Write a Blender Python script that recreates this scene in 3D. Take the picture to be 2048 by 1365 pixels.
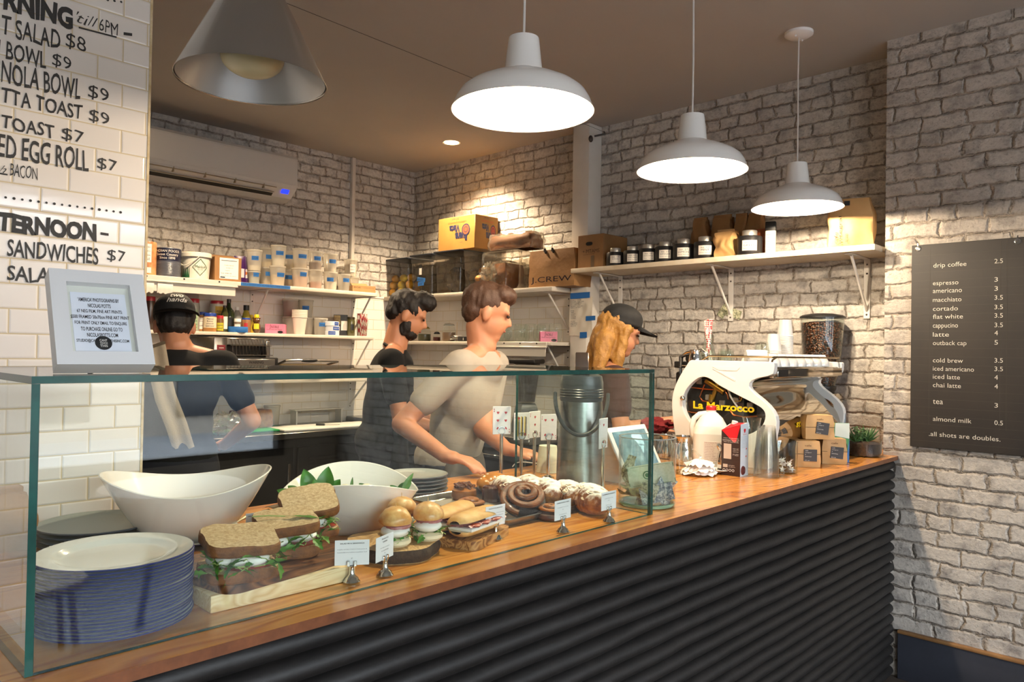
import bpy, bmesh, math, random
import numpy as np
from mathutils import Vector, Matrix, Euler, noise as mnoise

for o in list(bpy.data.objects):
    bpy.data.objects.remove(o)
S = bpy.context.scene
COL = S.collection
PI = math.pi
R = math.radians
random.seed(7)

# ------------------------------------------------------------------ camera
EYE = Vector((0, 0, 1.45))
FPX = 1498.44
_y, _p, _r = R(46.06808), R(0.753986), R(-0.946941)
_f = Vector((math.sin(_y)*math.cos(_p), math.cos(_y)*math.cos(_p), math.sin(_p)))
_x = Vector((math.cos(_y), -math.sin(_y), 0))
_d = _f.cross(_x)
AX_R = math.cos(_r)*_x + math.sin(_r)*_d
AX_D = -math.sin(_r)*_x + math.cos(_r)*_d
AX_F = _f
cd = bpy.data.cameras.new('camera')
cam = bpy.data.objects.new('camera', cd)
COL.objects.link(cam)
cd.sensor_width = 36
cd.lens = 36*FPX/2048
cd.clip_start = 0.02
cam.matrix_world = Matrix(((AX_R.x, -AX_D.x, -AX_F.x, EYE.x), (AX_R.y, -AX_D.y, -AX_F.y, EYE.y),
                           (AX_R.z, -AX_D.z, -AX_F.z, EYE.z), (0, 0, 0, 1)))
S.camera = cam

# ------------------------------------------------------------------ world, daylight, exposure
S.view_settings.view_transform = 'Standard'
S.view_settings.look = 'None'
S.view_settings.exposure = 0.3
S.view_settings.gamma = 1
S.view_settings.use_curve_mapping = False
S.cycles.max_bounces = 8
S.cycles.diffuse_bounces = 4
S.cycles.transparent_max_bounces = 40
S.cycles.caustics_reflective = False
S.cycles.caustics_refractive = False
S.cycles.sample_clamp_indirect = 4
W = bpy.data.worlds.new('overcast_sky')
S.world = W
W.use_nodes = True
_bg = W.node_tree.nodes['Background']
_bg.inputs[0].default_value = (0.80, 0.90, 1.0, 1)
_bg.inputs[1].default_value = 19.0

def add_light(name, kind, loc, energy, color, rot=None, **kw):
    d = bpy.data.lights.new(name, kind)
    d.energy = energy
    d.color = color
    for k, v in kw.items():
        setattr(d, k, v)
    o = bpy.data.objects.new(name, d)
    o.location = loc
    if rot is not None:
        o.rotation_euler = rot
    COL.objects.link(o)
    return o

# daylight entering through the shop window behind the camera
_win = add_light('window_daylight', 'AREA', (0.35, -3.47, 1.65), 125, (0.92, 0.96, 1.0), (R(90), 0, 0), shape='RECTANGLE', size=5.6, size_y=2.2)
_win.data.cycles.is_portal = True       # the sky itself is the light; the portal only marks the opening
WARM = (1.0, 0.76, 0.50)
WARM2 = (1.0, 0.81, 0.58)
LAMP_E = 46
CAN_E = 78

# ------------------------------------------------------------------ pixel of the photograph -> point of the room
def _ray(px, py):
    return AX_R*((px-1024)/FPX) + AX_D*((py-682.5)/FPX) + AX_F
def on(px, py, z):
    d = _ray(px, py); return EYE + d*((z-EYE.z)/d.z)
def ony(px, py, y):
    d = _ray(px, py); return EYE + d*(y/d.y)
def onx(px, py, x):
    d = _ray(px, py); return EYE + d*(x/d.x)
def dep(p):
    return (p-EYE).dot(AX_F)
def px2m(p, n):
    return n/FPX*dep(p)

# ------------------------------------------------------------------ colours and materials
def lin(h):
    if isinstance(h, str):
        h = h.lstrip('#')
        c = [int(h[i:i+2], 16)/255 for i in (0, 2, 4)]
        return tuple(x/12.92 if x <= .04045 else ((x+.055)/1.055)**2.4 for x in c) + (1,)
    return tuple(h)[:3] + (1,)
MATS = {}
class NT:
    def __init__(s, name):
        s.m = bpy.data.materials.new(name); s.m.use_nodes = True
        s.t = s.m.node_tree; s.n = s.t.nodes; s.l = s.t.links
        s.b = s.n['Principled BSDF']; s.o = s.n['Material Output']
    def new(s, typ, **kw):
        n = s.n.new(typ)
        for k, v in kw.items():
            if k[0] == 'i' and k[1:].isdigit():
                n.inputs[int(k[1:])].default_value = v
            else:
                setattr(n, k, v)
        return n
    def link(s, a, b):
        s.l.new(a, b)
    def coord(s, scale=(1, 1, 1), kind='Object', rot=(0, 0, 0), loc=(0, 0, 0)):
        c = s.new('ShaderNodeTexCoord'); m = s.new('ShaderNodeMapping')
        m.inputs['Scale'].default_value = scale; m.inputs['Rotation'].default_value = rot; m.inputs['Location'].default_value = loc
        s.link(c.outputs[kind], m.inputs[0]); return m.outputs[0]
    def noise(s, vec, scale, detail=4, rough=.55, dist=0):
        n = s.new('ShaderNodeTexNoise')
        n.inputs['Scale'].default_value = scale; n.inputs['Detail'].default_value = detail
        n.inputs['Roughness'].default_value = rough; n.inputs['Distortion'].default_value = dist
        s.link(vec, n.inputs['Vector']); return n.outputs['Fac']
    def ramp(s, fac, stops):
        r = s.new('ShaderNodeValToRGB'); e = r.color_ramp.elements
        while len(e) < len(stops): e.new(.5)
        for i, (p, c) in enumerate(stops):
            e[i].position = p; e[i].color = lin(c) if not isinstance(c, (int, float)) else (c, c, c, 1)
        s.link(fac, r.inputs[0]); return r.outputs[0]
    def math(s, op, a, b=None, c=None):
        n = s.new('ShaderNodeMath', operation=op)
        for i, v in enumerate((a, b, c)):
            if v is None: continue
            if isinstance(v, (int, float)): n.inputs[i].default_value = v
            else: s.link(v, n.inputs[i])
        return n.outputs[0]
    def mix(s, fac, a, b, blend='MIX'):
        n = s.new('ShaderNodeMix', data_type='RGBA', blend_type=blend)
        for i, v in ((0, fac), (6, a), (7, b)):
            if isinstance(v, (int, float)): n.inputs[i].default_value = v
            elif isinstance(v, (str, tuple)): n.inputs[i].default_value = lin(v)
            else: s.link(v, n.inputs[i])
        return n.outputs[2]
    def bump(s, h, strength=.3, dist=.01):
        b = s.new('ShaderNodeBump'); b.inputs['Strength'].default_value = strength; b.inputs['Distance'].default_value = dist
        s.link(h, b.inputs['Height']); s.link(b.outputs[0], s.b.inputs['Normal'])
    def set(s, color=None, rough=None, metal=None, **kw):
        if color is not None:
            if isinstance(color, (str, tuple)): s.b.inputs['Base Color'].default_value = lin(color)
            else: s.link(color, s.b.inputs['Base Color'])
        if rough is not None:
            if isinstance(rough, (int, float)): s.b.inputs['Roughness'].default_value = rough
            else: s.link(rough, s.b.inputs['Roughness'])
        if metal is not None: s.b.inputs['Metallic'].default_value = metal
        for k, v in kw.items():
            s.b.inputs[k.replace('_', ' ')].default_value = v

def pm(name, color, rough=.5, metal=0, var=None, bump=None, emit=None, **kw):
    """plain procedural material: var=(scale, second colour, amount), bump=(scale, strength)"""
    if name in MATS: return MATS[name]
    t = NT(name)
    t.set(rough=rough, metal=metal, **kw)
    if var or bump: v = t.coord()
    if var:
        f = t.ramp(t.noise(v, var[0], 5, .6), [(.3, 0.0), (.7, 1.0)])
        f = t.math('MULTIPLY', f, var[2] if len(var) > 2 else 1.0)
        t.set(color=t.mix(f, color, var[1]))
    else:
        t.set(color=color)
    if bump:
        t.bump(t.noise(v, bump[0], 5, .6), bump[1], bump[2] if len(bump) > 2 else .004)
    if emit:
        t.b.inputs['Emission Color'].default_value = lin(emit[0]); t.b.inputs['Emission Strength'].default_value = emit[1]
    MATS[name] = t.m
    return t.m

def glassy(name, tint='ffffff', ior=1.45, rough=0.02, haze=0.0, hazecol='ffffff', boost=1.0):
    """thin clear glass or plastic: fresnel gloss over a straight-through pane, optionally a little milky"""
    if name in MATS: return MATS[name]
    t = NT(name); t.n.remove(t.b)
    tr = t.new('ShaderNodeBsdfTransparent'); tr.inputs[0].default_value = lin(tint)
    gl = t.new('ShaderNodeBsdfGlossy'); gl.inputs['Roughness'].default_value = rough
    lw = t.new('ShaderNodeLayerWeight'); lw.inputs[0].default_value = .5
    f0 = ((ior-1)/(ior+1))**2
    mx = t.new('ShaderNodeMixShader')
    t.link(t.math('MULTIPLY', t.math('MULTIPLY_ADD', t.math('POWER', lw.outputs['Facing'], 5.0), 1-f0, f0), boost), mx.inputs[0])
    base = tr.outputs[0]
    if haze:
        df = t.new('ShaderNodeBsdfDiffuse'); df.inputs[0].default_value = lin(hazecol)
        tl = t.new('ShaderNodeBsdfTranslucent'); tl.inputs[0].default_value = lin(hazecol)
        m0 = t.new('ShaderNodeMixShader'); m0.inputs[0].default_value = .5
        t.link(df.outputs[0], m0.inputs[1]); t.link(tl.outputs[0], m0.inputs[2])
        m2 = t.new('ShaderNodeMixShader'); m2.inputs[0].default_value = haze
        t.link(base, m2.inputs[1]); t.link(m0.outputs[0], m2.inputs[2]); base = m2.outputs[0]
    t.link(base, mx.inputs[1]); t.link(gl.outputs[0], mx.inputs[2])
    t.link(mx.outputs[0], t.o.inputs[0])
    MATS[name] = t.m
    return t.m

def plane_uv(t, axis):
    """wall coordinates (along, up) in metres"""
    c = t.new('ShaderNodeTexCoord'); s = t.new('ShaderNodeSeparateXYZ'); t.link(c.outputs['Object'], s.inputs[0])
    k = t.new('ShaderNodeCombineXYZ'); t.link(s.outputs[axis], k.inputs[0]); t.link(s.outputs[2], k.inputs[1])
    return k.outputs[0], c.outputs['Object']

def brick_mat(name, axis, tone='d8d2c8', dark='8f8a86', crack='2a211b', warmcrack=0.0):
    t = NT(name); uv, ob = plane_uv(t, axis)
    # hand-laid courses: wobble the coordinates
    n1 = t.new('ShaderNodeTexNoise'); n1.inputs['Scale'].default_value = 5; n1.inputs['Detail'].default_value = 3; t.link(uv, n1.inputs['Vector'])
    n2 = t.new('ShaderNodeTexNoise'); n2.inputs['Scale'].default_value = 28; n2.inputs['Detail'].default_value = 4; t.link(uv, n2.inputs['Vector'])
    def wob(n, amt):
        a = t.new('ShaderNodeVectorMath', operation='SUBTRACT'); t.link(n.outputs['Color'], a.inputs[0]); a.inputs[1].default_value = (.5, .5, .5)
        b = t.new('ShaderNodeVectorMath', operation='MULTIPLY'); t.link(a.outputs[0], b.inputs[0]); b.inputs[1].default_value = amt; return b.outputs[0]
    def add(a, b):
        n = t.new('ShaderNodeVectorMath', operation='ADD'); t.link(a, n.inputs[0]); t.link(b, n.inputs[1]); return n.outputs[0]
    w = add(add(uv, wob(n1, (.09, .030, 0))), wob(n2, (.022, .018, 0)))
    def bricks(size, smooth):
        b = t.new('ShaderNodeTexBrick'); t.link(w, b.inputs['Vector'])
        b.inputs['Scale'].default_value = 1; b.inputs['Mortar Size'].default_value = size; b.inputs['Mortar Smooth'].default_value = smooth
        b.inputs['Brick Width'].default_value = .188; b.inputs['Row Height'].default_value = .0685
        b.offset = .5; b.squash = .55; b.squash_frequency = 5
        b.inputs['Color1'].default_value = (.25, .25, .25, 1); b.inputs['Color2'].default_value = (.75, .75, .75, 1); return b
    wide = bricks(.0112, 1.0); thin = bricks(.0019, .25)
    big = t.noise(uv, 1.7, 4, .6); fine = t.noise(uv, 55, 6, .7); mid = t.noise(uv, 13, 5, .65)
    paint = t.mix(t.ramp(mid, [(.48, 0.0), (.70, 1.0)]), tone, dark)
    paint = t.mix(t.math('MULTIPLY', t.ramp(big, [(.42, 0.0), (.66, 1.0)]), .55), paint, dark)
    paint = t.mix(t.math('MULTIPLY', t.ramp(fine, [(.46, 0.0), (.7, 1.0)]), .45), paint, '8b8078')
    mort = t.math('MULTIPLY', wide.outputs['Fac'], t.math('MULTIPLY_ADD', t.ramp(fine, [(.35, 0.0), (.6, 1.0)]), .5, .28))
    paint = t.mix(mort, paint, '938371')
    edge = t.math('SUBTRACT', 1.0, t.math('MULTIPLY', t.math('ABSOLUTE', t.math('SUBTRACT', wide.outputs['Fac'], .62)), 3.4))
    edge = t.math('MAXIMUM', edge, 0.0)
    rag = t.noise(uv, 15, 6, .8)
    cr = t.math('MULTIPLY', edge, t.ramp(rag, [(.52, 0.0), (.62, 1.0)]))
    cr = t.math('MAXIMUM', cr, t.math('MULTIPLY', thin.outputs['Fac'], t.ramp(t.noise(uv, 8, 5, .75), [(.48, 0.0), (.55, 1.0)])))
    pit = t.math('MULTIPLY', t.math('MULTIPLY_ADD', wide.outputs['Fac'], .72, .28), t.ramp(t.noise(uv, 75, 4, .7), [(.585, 0.0), (.65, 1.0)]))
    cr = t.math('MAXIMUM', cr, t.math('MULTIPLY', pit, .8))
    t.set(color=t.mix(t.math('MULTIPLY', cr, .78), paint, crack), rough=.6)
    h = t.math('MULTIPLY', wide.outputs['Fac'], -1.1)
    h = t.math('ADD', h, t.math('MULTIPLY', mid, .9))
    h = t.math('ADD', h, t.math('MULTIPLY', fine, .85))
    h = t.math('ADD', h, t.math('MULTIPLY', cr, -1.0))
    t.bump(h, .75, .010)
    return t.m

def tile_mat(name, axis, w, h, off, color='efe9e2', grout='cdbb98', gsize=.0016):
    t = NT(name); uv, ob = plane_uv(t, axis)
    mp = t.new('ShaderNodeMapping'); mp.inputs['Location'].default_value = (-off[0], -off[1], 0); t.link(uv, mp.inputs[0])
    b = t.new('ShaderNodeTexBrick'); t.link(mp.outputs[0], b.inputs['Vector'])
    b.inputs['Scale'].default_value = 1; b.inputs['Mortar Size'].default_value = gsize; b.inputs['Mortar Smooth'].default_value = .2
    b.inputs['Brick Width'].default_value = w; b.inputs['Row Height'].default_value = h; b.offset = .5
    b2 = t.new('ShaderNodeTexBrick'); t.link(mp.outputs[0], b2.inputs['Vector'])
    b2.inputs['Scale'].default_value = 1; b2.inputs['Mortar Size'].default_value = gsize*3.2; b2.inputs['Mortar Smooth'].default_value = 1
    b2.inputs['Brick Width'].default_value = w; b2.inputs['Row Height'].default_value = h; b2.offset = .5
    var = t.noise(uv, 3, 3, .6)
    base = t.mix(t.ramp(var, [(.3, 0.0), (.7, 1.0)]), color, 'e6ddd4')
    t.set(color=t.mix(b.outputs['Fac'], base, grout), rough=t.math('MULTIPLY_ADD', b.outputs['Fac'], .6, .09))
    hh = t.math('ADD', t.math('MULTIPLY', b2.outputs['Fac'], -1.0), t.math('MULTIPLY', t.noise(uv, 14, 2, .5), .35))
    t.bump(hh, .5, .0022)
    return t.m

def wood_mat(name, c1, c2, c3, grain=(1.0, 14, 14), rough=.35, scale=1.6, rot=(0, 0, 0), rings=9, coat=0.0):
    t = NT(name); v = t.coord(scale=grain, rot=rot)
    warp = t.noise(v, scale, 2, .45, .6)
    fine = t.noise(t.coord(scale=(grain[0]*3, grain[1]*9, grain[2]*9), rot=rot), scale*5, 3, .6)
    saw = t.math('FRACT', t.math('MULTIPLY', warp, rings))
    tri = t.math('ABSOLUTE', t.math('SUBTRACT', saw, .5))
    col = t.ramp(t.math('MULTIPLY_ADD', tri, 1.5, t.math('MULTIPLY', fine, .25)), [(.12, c1), (.5, c2), (.95, c3)])
    t.set(color=col, rough=rough)
    if coat: t.set(Coat_Weight=coat, Coat_Roughness=.12)
    t.bump(fine, .12, .002)
    return t.m

# ------------------------------------------------------------------ mesh builder
class G:
    def __init__(s):
        s.v = []; s.f = []; s.mi = []; s.sm = []; s.M = Matrix.Identity(4)
    def at(s, loc=(0, 0, 0), rot=(0, 0, 0), scale=(1, 1, 1)):
        s.M = Matrix.LocRotScale(Vector(loc), Euler(rot), Vector(scale)); return s
    def mat(s, M): s.M = M; return s
    def add(s, vs, fs, m=0, sm=False):
        o = len(s.v); M = s.M
        flip = M.determinant() < 0
        s.v += [tuple(M @ Vector(v)) for v in vs]
        for f in fs:
            f = [i+o for i in f]
            s.f.append(f[::-1] if flip else f); s.mi.append(m); s.sm.append(sm)
        return s
    def box(s, a, b, m=0):
        (x0, y0, z0), (x1, y1, z1) = a, b
        v = [(x0, y0, z0), (x1, y0, z0), (x1, y1, z0), (x0, y1, z0), (x0, y0, z1), (x1, y0, z1), (x1, y1, z1), (x0, y1, z1)]
        return s.add(v, [(0, 3, 2, 1), (4, 5, 6, 7), (0, 1, 5, 4), (1, 2, 6, 5), (2, 3, 7, 6), (3, 0, 4, 7)], m)
    def rbox(s, a, b, r=.004, m=0, seg=2):
        bm = bmesh.new(); bmesh.ops.create_cube(bm, size=1)
        for v in bm.verts:
            v.co = Vector([a[i]+(v.co[i]+.5)*(b[i]-a[i]) for i in range(3)])
        bmesh.ops.bevel(bm, geom=list(bm.edges), offset=r, segments=seg, affect='EDGES', profile=.5)
        return s.frombm(bm, m, True)
    def frombm(s, bm, m=0, sm=False):
        bm.verts.ensure_lookup_table()
        for i, v in enumerate(bm.verts): v.index = i
        s.add([v.co for v in bm.verts], [[v.index for v in f.verts] for f in bm.faces], m, sm); bm.free(); return s
    def lathe(s, prof, n=32, m=0, sm=True, a0=0, a1=2*PI, sx=1, sy=1):
        full = abs(a1-a0-2*PI) < 1e-6
        k = n if full else n+1
        vs = []; idx = []
        for r, z in prof:
            if r < 1e-6:
                idx.append([len(vs)]*k); vs.append((0, 0, z))
            else:
                idx.append(list(range(len(vs), len(vs)+k)))
                vs += [(r*sx*math.cos(a0+(a1-a0)*i/n), r*sy*math.sin(a0+(a1-a0)*i/n), z) for i in range(k)]
        fs = []
        for j in range(len(prof)-1):
            for i in range(n):
                i2 = (i+1) % k
                q = [idx[j][i], idx[j][i2], idx[j+1][i2], idx[j+1][i]]
                u = []
                for t in q:
                    if t not in u: u.append(t)
                if len(u) > 2: fs.append(u)
        return s.add(vs, fs, m, sm)
    def cyl(s, r, z0, z1, n=24, m=0, r1=None):
        r1 = r if r1 is None else r1
        return s.lathe([(0, z0), (r, z0), (r1, z1), (0, z1)], n, m)
    def sph(s, c, r, nu=16, nv=10, m=0, fn=None):
        r = (r, r, r) if isinstance(r, (int, float)) else r
        vs = [(c[0], c[1], c[2]-r[2])]; fs = []
        for j in range(1, nv):
            t = -PI/2+PI*j/nv
            for i in range(nu):
                p = 2*PI*i/nu
                d = (math.cos(t)*math.cos(p), math.cos(t)*math.sin(p), math.sin(t))
                k = fn(d) if fn else 1
                vs.append((c[0]+r[0]*d[0]*k, c[1]+r[1]*d[1]*k, c[2]+r[2]*d[2]*k))
        vs.append((c[0], c[1], c[2]+r[2]))
        for i in range(nu):
            fs.append((0, 1+(i+1) % nu, 1+i))
            fs.append((len(vs)-1, 1+(nv-2)*nu+i, 1+(nv-2)*nu+(i+1) % nu))
            for j in range(nv-2):
                a = 1+j*nu+i; b = 1+j*nu+(i+1) % nu
                fs.append((a, b, b+nu, a+nu))
        return s.add(vs, fs, m, True)
    def tube(s, pts, r, n=8, m=0, cap=True, closed=False):
        pts = [Vector(p) for p in pts]; k = len(pts)
        rs = r if isinstance(r, (list, tuple)) else [r]*k
        up = None; vs = []; fs = []
        for i, p in enumerate(pts):
            if closed: d = (pts[(i+1) % k]-pts[i-1])
            else: d = pts[min(i+1, k-1)]-pts[max(i-1, 0)]
            if d.length < 1e-9: d = Vector((0, 0, 1))
            d.normalize()
            if up is None: up = Vector((0, 0, 1)) if abs(d.z) < .9 else Vector((1, 0, 0))
            a = d.cross(up)
            if a.length < 1e-6: a = d.orthogonal()
            a.normalize(); b = d.cross(a).normalized(); up = -b if False else a.cross(d)
            for j in range(n):
                t = 2*PI*j/n; vs.append(p+a*(rs[i]*math.cos(t))+b*(rs[i]*math.sin(t)))
        L = k if closed else k-1
        for i in range(L):
            for j in range(n):
                i2 = (i+1) % k; j2 = (j+1) % n
                fs.append((i*n+j, i*n+j2, i2*n+j2, i2*n+j))
        if cap and not closed:
            fs.append(tuple(range(n))[::-1]); fs.append(tuple((k-1)*n+j for j in range(n)))
        return s.add(vs, fs, m, True)
    def prism(s, poly, z0, z1, m=0, mtop=None, sm=False):
        n = len(poly); vs = [(x, y, z0) for x, y in poly]+[(x, y, z1) for x, y in poly]
        s.add(vs, [tuple(range(n))[::-1]], m); o = s
        s.add(vs, [tuple(range(n, 2*n))], m if mtop is None else mtop)
        return s.add(vs, [(i, (i+1) % n, n+(i+1) % n, n+i) for i in range(n)], m, sm)
    def grid(s, fn, nu, nv, m=0, sm=True, flip=False):
        vs = [fn(i/nu, j/nv) for j in range(nv+1) for i in range(nu+1)]
        fs = []
        for j in range(nv):
            for i in range(nu):
                a = j*(nu+1)+i; q = (a, a+1, a+nu+2, a+nu+1)
                fs.append(q[::-1] if flip else q)
        return s.add(vs, fs, m, sm)
    def torus(s, Rr, r, n=32, k=8, m=0):
        return s.tube([(Rr*math.cos(2*PI*i/n), Rr*math.sin(2*PI*i/n), 0) for i in range(n)], r, k, m, closed=True)
    def text(s, txt, size, m=0, sx=1.0, align='CENTER', bold=0.0, shear=0.0, spacing=1.0):
        vs, fs = text_geo(txt, align, bold, shear, spacing)
        return s.add([(x*size*sx, y*size, z) for x, y, z in vs], fs, m)
    def mesh(s, name, mats, angle=38):
        me = bpy.data.meshes.new(name)
        me.from_pydata([tuple(v) for v in s.v], [], s.f)
        for q in (mats if isinstance(mats, (list, tuple)) else [mats]): me.materials.append(q)
        me.polygons.foreach_set('material_index', s.mi)
        me.polygons.foreach_set('use_smooth', s.sm)
        me.update()
        if any(s.sm): me.set_sharp_from_angle(angle=R(angle))
        return me
    def part(s, name, mats, parent, label=None, angle=38, kind=None):
        o = bpy.data.objects.new(name, s.mesh(name, mats, angle)); COL.objects.link(o); o.parent = parent
        if label: o['label'] = label
        if kind: o['kind'] = kind
        return o
    def solo(s, name, mats, label, cat, loc=(0, 0, 0), rz=0, group=None, angle=38, rot=None):
        o = bpy.data.objects.new(name, s.mesh(name, mats, angle)); COL.objects.link(o)
        o.location = loc; o.rotation_euler = rot or (0, 0, rz); o['label'] = label; o['category'] = cat
        if group: o['group'] = group
        return o
    def struct(s, name, mats, parent=None, angle=38):
        o = bpy.data.objects.new(name, s.mesh(name, mats, angle)); COL.objects.link(o); o['kind'] = 'structure'
        if parent: o.parent = parent
        return o

_TXT = {}
def text_geo(txt, align, bold, shear, spacing):
    key = (txt, align, bold, shear, spacing)
    if key not in _TXT:
        c = bpy.data.curves.new('t', 'FONT'); c.body = txt; c.align_x = align; c.size = 1; c.offset = bold; c.shear = shear
        c.space_character = spacing; c.resolution_u = 3; c.align_y = 'CENTER'
        o = bpy.data.objects.new('t', c); COL.objects.link(o)
        dg = bpy.context.evaluated_depsgraph_get(); me = bpy.data.meshes.new_from_object(o.evaluated_get(dg))
        _TXT[key] = ([tuple(v.co) for v in me.vertices], [tuple(p.vertices) for p in me.polygons])
        bpy.data.objects.remove(o); bpy.data.curves.remove(c); bpy.data.meshes.remove(me)
    return _TXT[key]

def thing(name, label, cat, loc=(0, 0, 0), rz=0, group=None, rot=None):
    o = bpy.data.objects.new(name, None); COL.objects.link(o)
    o.empty_display_size = .05
    o.location = loc; o.rotation_euler = rot or (0, 0, rz); o['label'] = label; o['category'] = cat
    if group: o['group'] = group
    return o
def dup(src, label=None, loc=None, rz=None, group=None, scale=None, rot=None):
    c = src.copy(); COL.objects.link(c)
    if loc is not None: c.location = loc
    if rz is not None: c.rotation_euler = (0, 0, rz)
    if rot is not None: c.rotation_euler = rot
    if scale is not None: c.scale = scale
    if label: c['label'] = label
    if group: c['group'] = group
    def kids(a, b):
        for ch in list(a.children):
            d = ch.copy(); COL.objects.link(d); d.parent = b; kids(ch, d)
    kids(src, c)
    return c
FRONT = Matrix.Rotation(PI/2, 4, 'X')            # flat lettering stood upright, read from -Y
def upright(loc, yaw=0, tilt=0, roll=0):
    """frame whose XY plane is a vertical face; yaw 0 is read from -Y"""
    return Matrix.Translation(Vector(loc)) @ Matrix.Rotation(yaw, 4, 'Z') @ Matrix.Rotation(PI/2+tilt, 4, 'X') @ Matrix.Rotation(roll, 4, 'Z')
def face_cam(p):
    """yaw that turns a front (read from -Y) towards the camera's side of the counter"""
    return math.atan2(p[0]-EYE.x, p[1]-EYE.y)*-1
def curved_text(g, txt, size, r, z, ang, m=0, sx=1.0, bold=0.0, spacing=1.0, eps=.0006):
    """lettering wrapped on a cylinder of radius r round the local Z axis, centred at angle ang"""
    vs, fs = text_geo(txt, 'CENTER', bold, 0, spacing)
    out = []
    for x, y, q in vs:
        a = ang+x*size*sx/r; out.append(((r+eps)*math.cos(a), (r+eps)*math.sin(a), z+y*size))
    g.add(out, fs, m)
def band(g, r0, r1, z0, z1, a0, a1, m=0, n=16, eps=.0004):
    """label or tape wrapped round a (tapered) container"""
    g.grid(lambda u, v: ((r0+(r1-r0)*v+eps)*math.cos(a0+(a1-a0)*u), (r0+(r1-r0)*v+eps)*math.sin(a0+(a1-a0)*u), z0+(z1-z0)*v), n, 1, m)
# ================================================================== setting
CT = 1.0            # counter top height
ZC = 2.922          # ceiling
XR, XP, YB, YT = 3.905, 3.693, 4.92, 2.003
M_ceil = pm('ceiling_paint', 'b3aea8', .8, var=(1.5, 'aaa49e', .6), bump=(40, .04))
M_floor = pm('dark_floor', '4a4038', .5, var=(6, '332c27'))
M_brick_r = brick_mat('painted_brick_right', 1)
M_brick_p = brick_mat('painted_brick_pillar', 1, 'c9bfb3', '87807a')
M_brick_b = brick_mat('painted_brick_back', 0, 'e4dfd6', '9b9794', '3a2420')
M_tile_l = tile_mat('glazed_tile_partition', 0, .1145, .0572, (.431-.05725, 1.0128), color='e2dad2')
M_tile_b = tile_mat('glazed_tile_back', 0, .155, .0785, (.02, .028), color='dedbd6')
M_tile_r = tile_mat('glazed_tile_side', 1, .155, .0785, (.02, .028), color='dedbd6')
M_white = pm('white_paint', 'e2dcd2', .45, var=(8, 'd5cdc1', .6), bump=(60, .05))
M_plaster = pm('front_room_paint', 'c9c2b8', .8)
G().box((-3, -3.4, -.1), (XR+.3, YB+.2, 0)).struct('floor', M_floor)
G().box((-3, -3.4, ZC), (XR+.3, YB+.2, ZC+.1)).struct('ceiling', M_ceil)
wb = G().box((-3, YB, 0), (XR+.2, YB+.15, ZC)).struct('wall_back', M_brick_b)
G().box((-1, YB-.012, 0), (XR, YB-.0005, 1.848)).rbox((-1, YB-.018, 1.848), (XR, YB-.0005, 1.862), .004, 1).part('tile_facing', [M_tile_b, M_white], wb)
wr = G().box((XR, 1.17, 0), (XR+.15, YB, ZC)).struct('wall_right', M_brick_r)
G().box((XR-.012, 3.12, 0), (XR-.0005, YB-.013, 1.845)).part('tile_facing', M_tile_r, wr)
G().box((XP, -3.4, 0), (XR+.15, 1.165, ZC)).struct('wall_pillar', M_brick_p)
G().rbox((XP-.022, -3.3, 0), (XP-.001, 1.09, .205), .004).rbox((XP-.03, -3.3, .205), (XP-.001, 1.09, .219), .004, 1).struct('baseboard_right', [pm('slate_blue_paint', '3a3c45', .5, var=(5, '30323a')), pm('raw_wood_strip', '9a7145', .6, var=(12, '7c5631'))])
# tiled partition on the left, with the painted menu
wl = G().box((-1.6, YT, 0), (.722, YT+.13, ZC)).struct('wall_left', M_tile_l)
G().box((.7225, YT-.001, 1.0), (.7285, YT+.131, ZC)).part('tile_edge', pm('grout_edge', 'd8c7a4', .7, var=(30, 'b59a6b')), wl)
G().box((-3.1, -3.4, 0), (-3, YB, ZC)).struct('wall_street_side', M_plaster)
wf = G().box((-3, -3.45, 0), (XP, -3.35, .55)).box((-3, -3.45, 2.72), (XP, -3.35, ZC)).box((-3, -3.45, .55), (-2.5, -3.35, 2.72)).box((3.2, -3.45, .55), (XP, -3.35, 2.72)).struct('wall_front', M_plaster)
w1 = G()
for x in (-2.5, -.62, 1.26, 3.14): w1.box((x, -3.44, .55), (x+.06, -3.36, 2.72))
for z in (.55, 2.1, 2.66): w1.box((-2.5, -3.44, z), (3.2, -3.36, z+.06))
g = G().box((-14, -11.2, -.2), (16, -11, 3.7)).struct('wall_street_facade', pm('street_facade', 'b7aea4', .9, var=(.6, '978d83')))
G().box((-14, -11, -.25), (16, -3.5, -.12)).struct('floor_street', pm('street_asphalt', '8e8f92', .9, var=(1.2, '74757a')))
for i, x in enumerate((-4.5, -1.2, 2.1, 5.4)): G().box((x, -11, .2), (x+1.9, -10.95, 2.5)).struct('window_%d' % (i+2), pm('street_shopfront', '1d2530', .1))
w1.struct('window_1', pm('dark_window_frame', '1d1c1b', .4))
# boxed post and conduit
G().rbox((3.772, 2.976, 0), (XR-.001, 3.11, ZC-.001), .003).struct('trim_1', M_white)
G().rbox((3.275, YB-.035, 1.876), (3.303, YB-.0005, ZC-.002), .003).struct('trim_2', M_white)

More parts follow.
